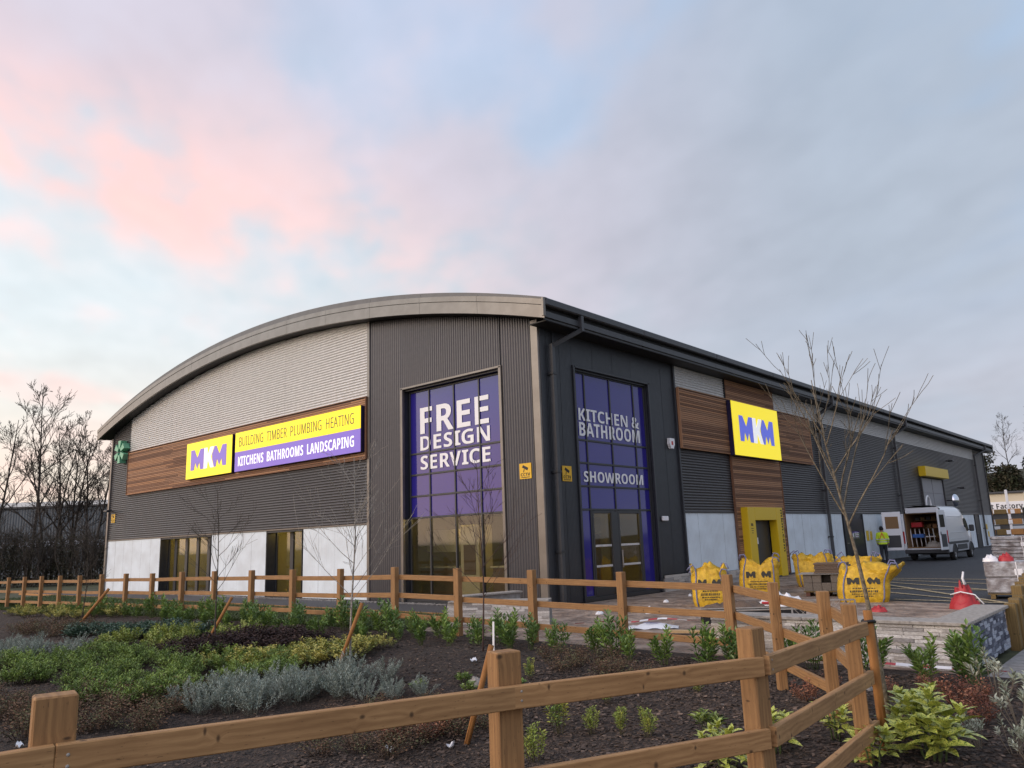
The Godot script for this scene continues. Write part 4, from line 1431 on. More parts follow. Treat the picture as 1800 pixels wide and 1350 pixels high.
func make_walls() -> void:
	var grey := []
	for k in 6:
		grey.append(M["slip_%d" % k])
	var blue := []
	for k in 4:
		blue.append(M["blue_slip_%d" % k])
	var t := thing("stone_planter_wall", "low wall of pale split stone slips with a flat coping round the terrace corner", "wall")
	obj("core", one_box(Vector3(8.93, 0.26, 5.03), Vector3(3.30, 0.53, 0.36)), M.concrete, t)
	obj("core", one_box(Vector3(10.44, 0.26, 3.80), Vector3(0.28, 0.53, 2.08)), M.concrete, t)
	slips(t, 3.30, 0.53, Transform3D(Basis.IDENTITY, Vector3(7.28, 0.0, 5.21)), grey)
	slips(t, 2.46, 0.53, Transform3D(Basis(Vector3.UP, PI / 2), Vector3(10.58, 0.0, 5.23)), blue, 0.046, 0.08, 0.22)
	for e in [[Vector3(7.95, 0.550, 5.05), Vector3(1.39, 0.04, 0.46)], [Vector3(9.33, 0.550, 5.05), Vector3(1.36, 0.04, 0.46)], [Vector3(10.33, 0.550, 5.05), Vector3(0.64, 0.04, 0.46)], [Vector3(10.43, 0.550, 4.15), Vector3(0.44, 0.04, 1.33)], [Vector3(10.43, 0.550, 3.10), Vector3(0.44, 0.04, 0.76)]]:
		obj("coping_slab", one_box(e[0], e[1], 0.006), M.cap_stone, t)
	t = thing("stone_bench_wall", "short low wall of split stone slips set askew beside the tower", "wall", Vector3(0.75, 0.0, 4.30), atan2(1.1, 1.85))
	obj("core", one_box(Vector3(1.07, 0.24, -0.2), Vector3(2.14, 0.48, 0.36)), M.concrete, t)
	slips(t, 2.14, 0.48, Transform3D(Basis.IDENTITY, Vector3(0, 0, -0.02)), grey)
	slips(t, 0.36, 0.48, Transform3D(Basis(Vector3.UP, -PI / 2), Vector3(0, 0, -0.38)), grey)
	for k in 2:
		obj("coping_slab", one_box(Vector3(0.53 + 1.075 * k, 0.50, -0.19), Vector3(1.06, 0.04, 0.46), 0.006), M.cap_stone, t)
	t = thing("stone_edge_wall", "narrow stone planter edge with pale coping running back to the tower", "wall", Vector3(-0.30, 0.0, 2.9), PI / 2 - 0.17)
	obj("core", one_box(Vector3(0.85, 0.24, 0.0), Vector3(1.7, 0.48, 0.24)), M.concrete, t)
	slips(t, 1.7, 0.48, Transform3D(Basis(Vector3.UP, PI), Vector3(1.7, 0, -0.12)), grey)
	slips(t, 0.28, 0.48, Transform3D(Basis(Vector3.UP, -PI / 2), Vector3(0, 0, -0.14)), grey)
	obj("coping_slab", one_box(Vector3(0.85, 0.50, 0), Vector3(1.76, 0.04, 0.36), 0.006), M.cap_stone, t)
	# stone plinth along the foot of the side wall
	t = thing("stone_plinth", "grey stone plinth along the wall foot between tower and yellow portal", "plinth", Vector3(0.01, 0.0, -5.64), PI / 2)
	obj("core", one_box(Vector3(2.66, 0.2, 0.03), Vector3(5.32, 0.40, 0.08)), M.concrete, t)
	slips(t, 1.6, 0.50, Transform3D(Basis.IDENTITY, Vector3(0.0, 0, 0.07)), [M.slip_1, M.slip_3, M.slip_4], 0.083, 0.25, 0.6)
	slips(t, 3.72, 0.42, Transform3D(Basis.IDENTITY, Vector3(1.6, 0, 0.07)), [M.slip_1, M.slip_3, M.slip_4], 0.084, 0.25, 0.6)
	# upright sleepers beside the footway
	t = thing("sleeper_palisade", "row of upright greenish timber sleepers stepping up beside the footway", "palisade")
	for i in 15:
		var zz := 2.62 - i * 0.175
		var h := 0.60 + 0.022 * i + (0.09 if i > 3 else 0.0) + rnd(-0.015, 0.015)
		var s := mb()
		var bs := Basis(Vector3.UP, Vector3.RIGHT.cross(Vector3.UP) * -1.0, Vector3.RIGHT)
		cbx(s, Vector3(10.66 + (0.0 if i % 2 == 0 else 0.03), h * 0.5 - 0.05, zz), Vector3(h + 0.1, 0.15, 0.14), 0.008, bs, Vector2(rng.randf() * 9.0, rng.randf() * 2.0))
		obj("sleeper", done(s), M.sleeper_wood, t)

# ---------------------------------------------------------------- soft bodies (smooth union of tapered bones, meshed as surface nets)
func nets(s: SurfaceTool, bones: Array, cell: float, k: float, paint: Callable) -> void:
	var lo := Vector3.ONE * 1e9
	var hi := -lo
	for b in bones:
		var r := maxf(b[2], b[3]) + cell * 2.0
		for e in [b[0], b[1]]:
			lo = lo.min(e - Vector3.ONE * r)
			hi = hi.max(e + Vector3.ONE * r)
	var nx := int((hi.x - lo.x) / cell) + 2
	var ny := int((hi.y - lo.y) / cell) + 2
	var nz := int((hi.z - lo.z) / cell) + 2
	var f := PackedFloat32Array()
	f.resize(nx * ny * nz)
	f.fill(1e3)
	for b in bones:
		var A: Vector3 = b[0]
		var B: Vector3 = b[1]
		var r := maxf(b[2], b[3]) + k + cell * 2.0
		var l := (A.min(B) - Vector3.ONE * r - lo) / cell
		var h := (A.max(B) + Vector3.ONE * r - lo) / cell
		var ab := B - A
		var ll := maxf(ab.length_squared(), 1e-9)
		for iz in range(maxi(0, int(l.z)), mini(nz, int(h.z) + 1)):
			for iy in range(maxi(0, int(l.y)), mini(ny, int(h.y) + 1)):
				for ix in range(maxi(0, int(l.x)), mini(nx, int(h.x) + 1)):
					var p := lo + Vector3(ix, iy, iz) * cell
					var t := clampf((p - A).dot(ab) / ll, 0.0, 1.0)
					var d: float = p.distance_to(A + ab * t) - lerpf(b[2], b[3], t)
					var at := (iz * ny + iy) * nx + ix
					var o := f[at]
					var m := clampf(0.5 + 0.5 * (o - d) / k, 0.0, 1.0)
					f[at] = lerpf(o, d, m) - k * m * (1.0 - m) if o < 100.0 else d
	var vid := {}
	var vs := []
	for iz in nz - 1:
		for iy in ny - 1:
			for ix in nx - 1:
				var base := (iz * ny + iy) * nx + ix
				var c := [f[base], f[base + 1], f[base + nx], f[base + nx + 1], f[base + nx * ny], f[base + nx * ny + 1], f[base + nx * ny + nx], f[base + nx * ny + nx + 1]]
				var neg := 0
				for q in c:
					if q < 0.0:
						neg += 1
				if neg == 0 or neg == 8:
					continue
				var sum := Vector3.ZERO
				var cnt := 0
				for e in [[0, 1], [2, 3], [4, 5], [6, 7], [0, 2], [1, 3], [4, 6], [5, 7], [0, 4], [1, 5], [2, 6], [3, 7]]:
					if (c[e[0]] < 0.0) != (c[e[1]] < 0.0):
						var t: float = c[e[0]] / (c[e[0]] - c[e[1]])
						var p0 := Vector3(e[0] & 1, (e[0] >> 1) & 1, e[0] >> 2)
						var p1 := Vector3(e[1] & 1, (e[1] >> 1) & 1, e[1] >> 2)
						sum += p0.lerp(p1, t)
						cnt += 1
				vid[base] = vs.size()
				vs.append(lo + (Vector3(ix, iy, iz) + sum / cnt) * cell)
	var step := [1, nx, nx * ny]
	for base in vid:
		for ax in 3:
			var d: int = step[ax]
			var u: int = step[(ax + 1) % 3]
			var w: int = step[(ax + 2) % 3]
			var i0 := f[base] < 0.0
			if i0 == (f[base + d] < 0.0):
				continue
			if not (vid.has(base - u) and vid.has(base - w) and vid.has(base - u - w)):
				continue
			var q := [vs[vid[base]], vs[vid[base - u]], vs[vid[base - u - w]], vs[vid[base - w]]]
			if not i0:
				q.reverse()
			for i in [0, 2, 1, 0, 3, 2]:
				s.set_color(paint.call(q[i]))
				s.add_vertex(q[i])

func make_person() -> void:
	var t := thing("person", "person in yellow high visibility jacket, dark trousers and beanie walking by the white wall", "person", Vector3(0.62, 0.0, -26.0), 0.25)
	var B := []
	var hip := Vector3(0, 0.93, 0)
	var chest := Vector3(0, 1.32, -0.04)
	B.append([hip + Vector3(-0.06, 0, 0), hip + Vector3(0.06, 0, 0), 0.145, 0.145])
	B.append([hip, Vector3(0, 1.12, -0.02), 0.15, 0.15])
	B.append([Vector3(-0.07, 1.14, -0.02), Vector3(-0.10, 1.38, -0.04), 0.125, 0.12])
	B.append([Vector3(0.07, 1.14, -0.02), Vector3(0.10, 1.38, -0.04), 0.125, 0.12])
	B.append([chest, Vector3(0, 1.47, -0.05), 0.13, 0.07])
	B.append([Vector3(0, 1.46, -0.05), Vector3(0, 1.56, -0.07), 0.058, 0.055])
	B.append([Vector3(-0.10, 1.40, -0.04), Vector3(0.10, 1.40, -0.04), 0.10, 0.10])
	for sd in [-1.0, 1.0]:
		var sh := Vector3(sd * 0.19, 1.40, -0.04)
		var el := Vector3(sd * 0.25, 1.14, -0.03)
		var wr := Vector3(sd * 0.24, 0.93, -0.15)
		B.append([sh, el, 0.082, 0.066])
		B.append([el, wr, 0.064, 0.048])
		var kn := Vector3(sd * 0.10, 0.50, -0.10 if sd > 0 else 0.03)
		var an := Vector3(sd * 0.10, 0.10, 0.02 if sd > 0 else 0.16)
		B.append([hip + Vector3(sd * 0.09, -0.03, 0), kn, 0.105, 0.078])
		B.append([kn, an, 0.076, 0.058])
		B.append([an + Vector3(0, -0.04, 0.03), an + Vector3(sd * 0.02, -0.055, -0.15), 0.052, 0.044])
	var s := mb(false)
	var hv := Color(0.52, 0.72, 0.03)
	var paint := func(p: Vector3) -> Color:
		if p.y < 0.12:
			return Color(0.02, 0.018, 0.016)
		if p.y < 0.90 and absf(p.x) < 0.21:
			return Color(0.018, 0.02, 0.03)
		if p.y > 1.50:
			return Color(0.30, 0.17, 0.12)
		if p.y < 0.95 and absf(p.x) > 0.2:
			return Color(0.30, 0.17, 0.12)
		if (p.y > 1.0 and p.y < 1.05) or (p.y > 1.13 and p.y < 1.18):
			return Color(0.45, 0.45, 0.44)
		if p.z > 0.0 and absf(absf(p.x) - (1.45 - p.y) * 0.4) < 0.025 and p.y > 1.18:
			return Color(0.55, 0.16, 0.03)
		return hv
	nets(s, B, 0.024, 0.035, paint)
	# hands: palm, four fingers, thumb
	var skin := func(_p: Vector3) -> Color:
		return Color(0.30, 0.17, 0.12)
	for sd in [-1.0, 1.0]:
		var w := Vector3(sd * 0.24, 0.93, -0.15)
		var d := Vector3(0, -0.80, -0.60)
		var x := Vector3(0, -0.6, 0.8)
		var H := [[w, w + d * 0.05, 0.03, 0.035], [w + d * 0.05 - x * 0.02, w + d * 0.09 - x * 0.025, 0.02, 0.018], [w + d * 0.05 + x * 0.02, w + d * 0.09 + x * 0.025, 0.02, 0.018]]
		for k in 4:
			var r := w + d * 0.09 + x * (k - 1.5) * 0.02
			var len := [0.035, 0.042, 0.045, 0.038][k] as float
			var mid := r + d * len
			H.append([r, mid, 0.0095, 0.009])
			H.append([mid, mid + (d * 0.8 - Vector3(sd * 0.5, 0, 0)) * len * 0.8, 0.009, 0.008])
		H.append([w + d * 0.03 - x * 0.03, w + d * 0.06 - x * 0.06, 0.013, 0.011])
		H.append([w + d * 0.06 - x * 0.06, w + d * 0.095 - x * 0.062, 0.011, 0.009])
		nets(s, H, 0.007, 0.008, skin)
	# head
	var hd := Vector3(0, 1.645, -0.085)
	var face := func(p: Vector3) -> Color:
		return Color(0.30, 0.17, 0.12)
	nets(s, [[hd + Vector3(0, 0.03, 0.01), hd + Vector3(0, -0.05, -0.02), 0.088, 0.072], [hd + Vector3(0, -0.02, -0.085), hd + Vector3(0, 0.015, -0.078), 0.018, 0.010], [hd + Vector3(0, -0.09, -0.05), hd + Vector3(0, -0.07, -0.02), 0.045, 0.05], [hd + Vector3(-0.085, -0.01, 0.01), hd + Vector3(-0.09, 0.02, 0.015), 0.018, 0.02], [hd + Vector3(0.085, -0.01, 0.01), hd + Vector3(0.09, 0.02, 0.015), 0.018, 0.02]], 0.01, 0.02, face)
	obj("body", done(s), M.dry, t)
	s = mb(false)
	var black := func(_p: Vector3) -> Color:
		return Color(0.015, 0.015, 0.017)
	nets(s, [[hd + Vector3(0, 0.05, 0.012), hd + Vector3(0, 0.085, 0.012), 0.098, 0.075], [hd + Vector3(0, 0.03, 0.03), hd + Vector3(0, 0.05, 0.03), 0.09, 0.09]], 0.012, 0.02, black)
	obj("beanie", done(s), M.dry, t)

# ---------------------------------------------------------------- van
func make_van() -> void:
	var white := mat("van_white", lin(0.66, 0.69, 0.73), 0.25)
	white.clearcoat_enabled = true
	white.clearcoat = 0.6
	white.clearcoat_roughness = 0.08
	var plastic := mat("van_plastic", lin(0.035, 0.037, 0.042), 0.6)
	var rubber := mat("tyre_rubber", lin(0.018, 0.018, 0.018), 0.85)
	var alloy := mat("wheel_steel", lin(0.30, 0.30, 0.31), 0.4, 0.6)
	var ply := mat("van_ply", lin(0.22, 0.13, 0.06), 0.8)
	var tglass := mat("van_glass", lin(0.012, 0.015, 0.018), 0.05)
	var red := mat("tail_red", lin(0.35, 0.015, 0.02), 0.25)
	# local: x right, z towards the tail (0 = tail, -6.1 = nose)
	var t := thing("white_van", "white high roof panel van with its rear doors open beside the long wall", "van", Vector3(2.2, 0.0, -27.6))
	var prof := [[1.0, 0.42], [1.02, 0.62], [1.03, 0.98], [1.015, 1.30], [0.985, 1.62], [0.94, 2.10], [0.90, 2.38], [0.83, 2.58], [0.66, 2.70], [0.35, 2.745], [0.0, 2.755]]
	var st := [[0.0, 2.755, 1.0], [-0.12, 2.755, 1.0], [-1.2, 2.755, 1.0], [-2.6, 2.755, 1.0], [-3.6, 2.755, 1.0], [-4.15, 2.70, 0.995], [-4.55, 2.50, 0.98], [-5.0, 1.98, 0.96], [-5.25, 1.55, 0.95], [-5.6, 1.36, 0.92], [-5.95, 1.18, 0.82], [-6.1, 0.85, 0.70]]
	var rings := []
	for a in st:
		var ring := []
		for p in prof:
			var y: float = p[1]
			if a[1] < 2.755:
				y = 0.42 + (p[1] - 0.42) * (a[1] - 0.42) / 2.335
				if a[1] < 1.7:
					y = minf(0.42 + (p[1] - 0.42) * 1.0, a[1] - 0.06 + 0.06 * (1.0 - p[0]))
			ring.append(Vector3(p[0] * a[2], y, a[0]))
		rings.append(ring)
	var s := mb(false)
	for sd in [1.0, -1.0]:
		for i in rings.size() - 1:
			for j in prof.size() - 1:
				var q := []
				for k in [[i, j], [i + 1, j], [i + 1, j + 1], [i, j + 1]]:
					var v: Vector3 = rings[k[0]][k[1]]
					q.append(Vector3(v.x * sd, v.y, v.z))
				if sd > 0.0:
					quad(s, q[0], q[3], q[2], q[1])
				else:
					quad(s, q[0], q[1], q[2], q[3])
	# nose cap
	for j in prof.size() - 1:
		var a: Vector3 = rings[-1][j]
		var c: Vector3 = rings[-1][j + 1]
		quad(s, a, c, Vector3(-c.x, c.y, c.z), Vector3(-a.x, a.y, a.z))
	obj("body_shell", done(s), white, t)
	# rear frame round the opening
	s = mb()
	bx(s, Vector3(-0.955, 1.45, -0.04), Vector3(0.10, 1.85, 0.1))
	bx(s, Vector3(0.955, 1.45, -0.04), Vector3(0.10, 1.85, 0.1))
	bx(s, Vector3(0, 2.52, -0.04), Vector3(1.55, 0.26, 0.1))
	bx(s, Vector3(0, 0.58, -0.04), Vector3(1.9, 0.10, 0.1))
	obj("rear_frame", done(s), white, t)
	obj("rear_bumper", one_box(Vector3(0, 0.47, 0.03), Vector3(2.02, 0.20, 0.16), 0.03), plastic, t)
	for sd in [-1.0, 1.0]:
		obj("sill_cladding", one_box(Vector3(sd * 1.015, 0.62, -2.85), Vector3(0.05, 0.26, 2.1), 0.012), plastic, t)
		obj("side_moulding", one_box(Vector3(sd * 1.03, 0.86, -2.2), Vector3(0.03, 0.12, 4.2), 0.01), plastic, t)
		obj("tail_lamp", one_box(Vector3(sd * 1.0, 1.18, 0.005), Vector3(0.11, 0.62, 0.07), 0.02), red, t)
		s = mb()
		slab(s, pv([4.02, 1.36, 4.02, 2.02, 4.34, 2.10, 4.62, 1.98, 5.02, 1.50, 5.0, 1.40]), 0.012, Transform3D(Basis(Vector3.UP, PI / 2), Vector3(sd * 0.955 + (0.012 if sd > 0 else -0.03), 0, 0)))
		obj("cab_window", done(s), tglass, t)
		var m := obj("door_mirror", one_box(Vector3(sd * 1.18, 1.55, -4.72), Vector3(0.24, 0.34, 0.13), 0.04), plastic, t)
		obj("mirror_arm", one_box(Vector3(sd * 1.05, 1.44, -4.76), Vector3(0.2, 0.05, 0.07), 0.01), plastic, m)
		# pressed lines on the side
		for y in [1.05, 1.36, 2.16]:
			obj("pressed_line", one_box(Vector3(sd * (1.03 if y < 1.2 else (1.018 if y < 1.5 else 0.945)), y, -2.2), Vector3(0.016, 0.03, 3.2), 0.005), white, t)
		for z in [-1.15, -4.85]:
			s = mb(false)
			var xf := Transform3D(Basis(Vector3.BACK, -PI / 2 * sd), Vector3(sd * 0.80, 0.345, z))
			lathe(s, [Vector2(0.20, 0.0), Vector2(0.335, 0.0), Vector2(0.345, 0.03), Vector2(0.345, 0.19), Vector2(0.33, 0.225), Vector2(0.225, 0.235), Vector2(0.215, 0.21)], 28, xf)
			var wh := obj("wheel", done(s), rubber, t)
			s = mb(false)
			lathe(s, [Vector2(0.216, 0.212), Vector2(0.19, 0.18), Vector2(0.11, 0.17), Vector2(0.10, 0.215), Vector2(0.0, 0.222)], 20, xf)
			obj("rim", done(s), alloy, wh)
			# arch lip
			s = mb(false)
			var pts := []
			var rr := []
			for i in 13:
				var a := PI * i / 12.0
				pts.append(Vector3(sd * 1.02, 0.36 + sin(a) * 0.44, z + cos(a) * 0.45))
				rr.append(0.045)
			tube(s, pts, rr, 6)
			obj("wheel_arch", done(s), plastic, t)
			s = mb()
			var disc := PackedVector2Array()
			for i in 20:
				disc.append(Vector2(cos(TAU * i / 20.0) * 0.41, maxf(-0.02, sin(TAU * i / 20.0) * 0.41)))
			slab(s, disc, 0.012, Transform3D(Basis(Vector3.UP, PI / 2), Vector3(sd * 1.026 + (0.0 if sd > 0 else -0.012), 0.40, z)))
			obj("arch_well", done(s), M.black, t)
	# load space
	s = mb()
	bx(s, Vector3(0, 0.66, -1.8), Vector3(1.84, 0.04, 3.4))
	bx(s, Vector3(-0.86, 1.52, -1.8), Vector3(0.04, 1.70, 3.4))
	bx(s, Vector3(0.86, 1.52, -1.8), Vector3(0.04, 1.70, 3.4))
	bx(s, Vector3(0, 2.36, -1.8), Vector3(1.66, 0.04, 3.4))
	bx(s, Vector3(0, 1.52, -3.5), Vector3(1.7, 1.7, 0.04))
	obj("load_space", done(s), ply, t)
	obj("underbody", one_box(Vector3(0, 0.45, -3.0), Vector3(1.7, 0.3, 5.2)), M.black, t)
	# open doors: one swung wide to the wall side, one edge on
	for sd in [-1.0, 1.0]:
		var d := Node3D.new()
		d.name = "rear_door"
		t.add_child(d, true)
		d.position = Vector3(sd * 1.0, 0, 0.05)
		d.rotation.y = (PI + 0.30 if sd < 0 else 0.0) + (-PI / 2 - 0.12 if sd > 0 else 0.0)
		var o := 1.0 if sd < 0 else 1.0
		obj("door_skin", one_box(Vector3(0.46, 1.52, 0), Vector3(0.90, 1.96, 0.06), 0.02), white, d)
		obj("door_glass", one_box(Vector3(0.46, 1.95, 0), Vector3(0.62, 0.62, 0.075), 0.01), ply if sd < 0 else tglass, d)  # wall side pane is coloured brown for the load space reflected in it
		obj("door_lining", one_box(Vector3(0.46, 1.0, 0), Vector3(0.66, 0.62, 0.075), 0.01), plastic, d)
		obj("door_handle", one_box(Vector3(0.80, 1.35, 0), Vector3(0.08, 0.16, 0.10), 0.01), plastic, d)
	# what the van carries
	var c := thing("pipe_rack", "pale upright rack of pipes inside the open van", "rack", Vector3(1.95, 0.69, -28.3))
	for i in 6:
		s = mb(false)
		var x := -0.55 + i * 0.19
		tube(s, [Vector3(x, 0, -0.1 * i), Vector3(x - 0.05, 0.9, -0.1 * i - 0.05)], [0.025, 0.025], 6)
		obj("upright_pipe", done(s), M.lettering, c)
	obj("cross_bar", one_box(Vector3(-0.1, 0.5, -0.3), Vector3(1.2, 0.04, 0.04)), M.lettering, c)
	c = thing("red_crate", "red plastic crate high inside the open van", "crate", Vector3(1.72, 1.68, -28.4))
	crate(c, Vector3(0.5, 0.24, 0.4), M.tail_red)
	c = thing("blue_crate", "blue plastic crate inside the open van", "crate", Vector3(1.72, 1.15, -28.4))
	crate(c, Vector3(0.5, 0.18, 0.4), mat("crate_blue", lin(0.03, 0.12, 0.40), 0.5))
	c = thing("van_shelving", "brown plywood shelving filled with fittings inside the open van", "shelving", Vector3(2.2, 0.69, -29.3))
	for y in [0.45, 0.92, 1.32]:
		obj("shelf", one_box(Vector3(0, y, 0), Vector3(1.6, 0.03, 0.5)), ply, c)
		for i in 6:
			obj("fitting_box", one_box(Vector3(-0.65 + i * 0.26, y + 0.10, rnd(-0.05, 0.1)), Vector3(0.2, rnd(0.12, 0.22), 0.3), 0.01), [ply, plastic, M.sleeper_wood, M.cedar_3][rng.randi_range(0, 3)], c)
	c = thing("dust_sheet", "crumpled pale dust sheet on the van floor", "sheet", Vector3(2.45, 0.69, -28.1))
	obj("folds", heap(0.42, 0.22, 0.34, 5), M.cap_stone, c)

func crate(parent: Node3D, z: Vector3, m: Material) -> void:
	obj("base", one_box(Vector3(0, 0.01, 0), Vector3(z.x, 0.02, z.z)), m, parent)
	for sd in [-1.0, 1.0]:
		obj("side", one_box(Vector3(0, z.y * 0.5, sd * z.z * 0.5), Vector3(z.x, z.y, 0.02), 0.004), m, parent)
		obj("side", one_box(Vector3(sd * z.x * 0.5, z.y * 0.5, 0), Vector3(0.02, z.y, z.z - 0.022), 0.004), m, parent)

# crumpled heap: a dome of noise
func heap(rx: float, h: float, rz: float, sd: int, cells := 16) -> ArrayMesh:
	var n := FastNoiseLite.new()
	n.seed = sd
	n.frequency = 1.0
	n.fractal_octaves = 3
	var s := mb(false)
	var p := func(i: int, j: int) -> Vector3:
		var a := TAU * j / 20.0
		var r := float(i) / cells
		var k := 1.0 + 0.22 * n.get_noise_2d(cos(a) * 1.5, sin(a) * 1.5)
		var y := pow(1.0 - r * r, 0.6) * h * (1.0 + 0.7 * n.get_noise_2d(cos(a) * r * 2.2 + 9.0, sin(a) * r * 2.2))
		y += h * 0.22 * absf(n.get_noise_2d(cos(a) * r * 7.0, sin(a) * r * 7.0 + 4.0))
		return Vector3(cos(a) * r * rx * k, maxf(y, -0.01) if i < cells else -0.01, sin(a) * r * rz * k)
	for i in cells:
		for j in 20:
			quad(s, p.call(i, j), p.call(i + 1, j), p.call(i + 1, (j + 1) % 20), p.call(i, (j + 1) % 20))
	return done(s)

# ---------------------------------------------------------------- bulk bags
func make_bag(at: Vector3, turn: float, w: float, h: float, sd: int, label: String, flare: float, lean: float, print_front := true) -> void:
	var t := thing("bulk_bag", label, "bag", at, turn, "yellow bulk bags on the terrace")
	var n := FastNoiseLite.new()
	n.seed = sd
	n.frequency = 1.0
	n.fractal_octaves = 3
	var A := 56
	var L := 22
	var rim := func(a: float) -> float:
		# mouth slumps: higher at the corners where the loops pull
		return h * (0.80 + 0.17 * absf(sin(a * 2.0 + 0.5 + sd)) + 0.14 * n.get_noise_2d(cos(a) * 1.6, sin(a) * 1.6 + sd))
	var p := func(i: int, j: int) -> Vector3:
		var a := TAU * j / A
		var c := cos(a)
		var q := sin(a)
		var sq := 1.0 / pow(pow(absf(c), 5.0) + pow(absf(q), 5.0), 0.2)
		var v := float(i) / L
		var y: float = v * rim.call(a)
		var bulge := 1.0 + 0.05 * sin(PI * minf(v * 1.3, 1.0)) - 0.05 * (1.0 - minf(v * 8.0, 1.0))
		var fl := sstep(0.55, 1.0, v)
		var r: float = w * 0.5 * sq * (bulge + fl * flare * maxf(0.0, c) + fl * -0.10 * absf(q))
		var crease := n.get_noise_3d(c * 2.2 * sq, y * 4.5 / h, q * 2.2 * sq) * 0.030 + absf(n.get_noise_3d(c * 5.0, y * 7.0, q * 5.0 + 3.0)) * -0.022
		var front := 1.0 - 0.75 * sstep(0.75, 0.95, q) * (1.0 - sstep(0.55, 0.8, v))
		r += crease * (0.5 + 2.4 * fl) * front
		return Vector3(c * r + lean * v * v, y, q * r)
	var s := mb(false)
	for i in L:
		for j in A:
			quad(s, p.call(i, j), p.call(i, (j + 1) % A), p.call(i + 1, (j + 1) % A), p.call(i + 1, j))
	# mouth folds inwards
	for i in 4:
		for j in A:
			var f := func(ii: int, jj: int) -> Vector3:
				var v: Vector3 = p.call(L, jj % A)
				var c := Vector3(lean, v.y, 0)
				var k := 1.0 - 0.13 * ii
				return Vector3(lerpf(c.x, v.x, k), v.y - 0.10 * ii * (1.0 + 0.5 * n.get_noise_2d(jj * 0.4, ii)) + (0.03 if ii == 1 else 0.0), v.z * k)
			quad(s, f.call(i, j), f.call(i, j + 1), f.call(i + 1, j + 1), f.call(i + 1, j))
	obj("sack", done(s), M.bag_yellow, t)
	var fill := obj("fill", heap(w * 0.42, h * 0.12, w * 0.40, sd + 3), M.sand_base, t)
	fill.position = Vector3(lean * 0.5, h * 0.50, 0)
	# lifting straps sewn up the front and back, ending in loops
	for k in [-1.0, 1.0]:
		for fb in [1.0, -1.0]:
			var pts := []
			var rr := []
			for i in 9:
				var v := i / 8.0
				var j := int(round((0.25 - 0.105 * k) * A)) if fb > 0 else int(round((0.75 + 0.105 * k) * A))
				var q: Vector3 = p.call(int(round(v * L)), j)
				pts.append(q + Vector3(0, 0, 0.012 * fb))
				rr.append(0.017)
			var e: Vector3 = pts[-1]
			pts.append(e + Vector3(0.05 * k, 0.10, 0.04 * fb))
			pts.append(e + Vector3(0.16 * k, 0.06 + 0.04 * sin(sd * 3.0 + k), 0.02 * fb))
			pts.append(e + Vector3(0.20 * k, -0.03, -0.02 * fb))
			for i in 3:
				rr.append(0.018)
			s = mb(false)
			tube(s, pts, rr, 5)
			obj("strap", done(s), M.bag_strap, t)
	if print_front:
		var zf: float = w * 0.5 * 1.035
		var lx := w * 0.64
		for L2 in [LOGO_M, LOGO_N]:
			var poly := pv(L2)
			for i in poly.size():
				poly[i] = Vector2((poly[i].x - 0.5) * lx, poly[i].y * 0.17 * h)
			var s4 := mb()
			slab(s4, poly, 0.012)
			obj("logo_print", done(s4), M.bag_print, t).position = Vector3(lean * 0.25, h * 0.46, zf)
		for e in [[0.36, 0.030, 0.62], [0.285, 0.052, 0.80], [0.22, 0.026, 0.70], [0.165, 0.026, 0.5]]:
			var sp := mb()
			var x: float = -w * 0.34 * e[2]
			while x < w * 0.34 * e[2]:
				var g := rnd(0.012, 0.03)
				bx(sp, Vector3(x + g * 0.5 + lean * 0.1, h * e[0], zf + 0.004), Vector3(g, h * e[1], 0.012))
				x += g + rnd(0.008, 0.02)
			obj("small_print", done(sp), M.bag_print, t)

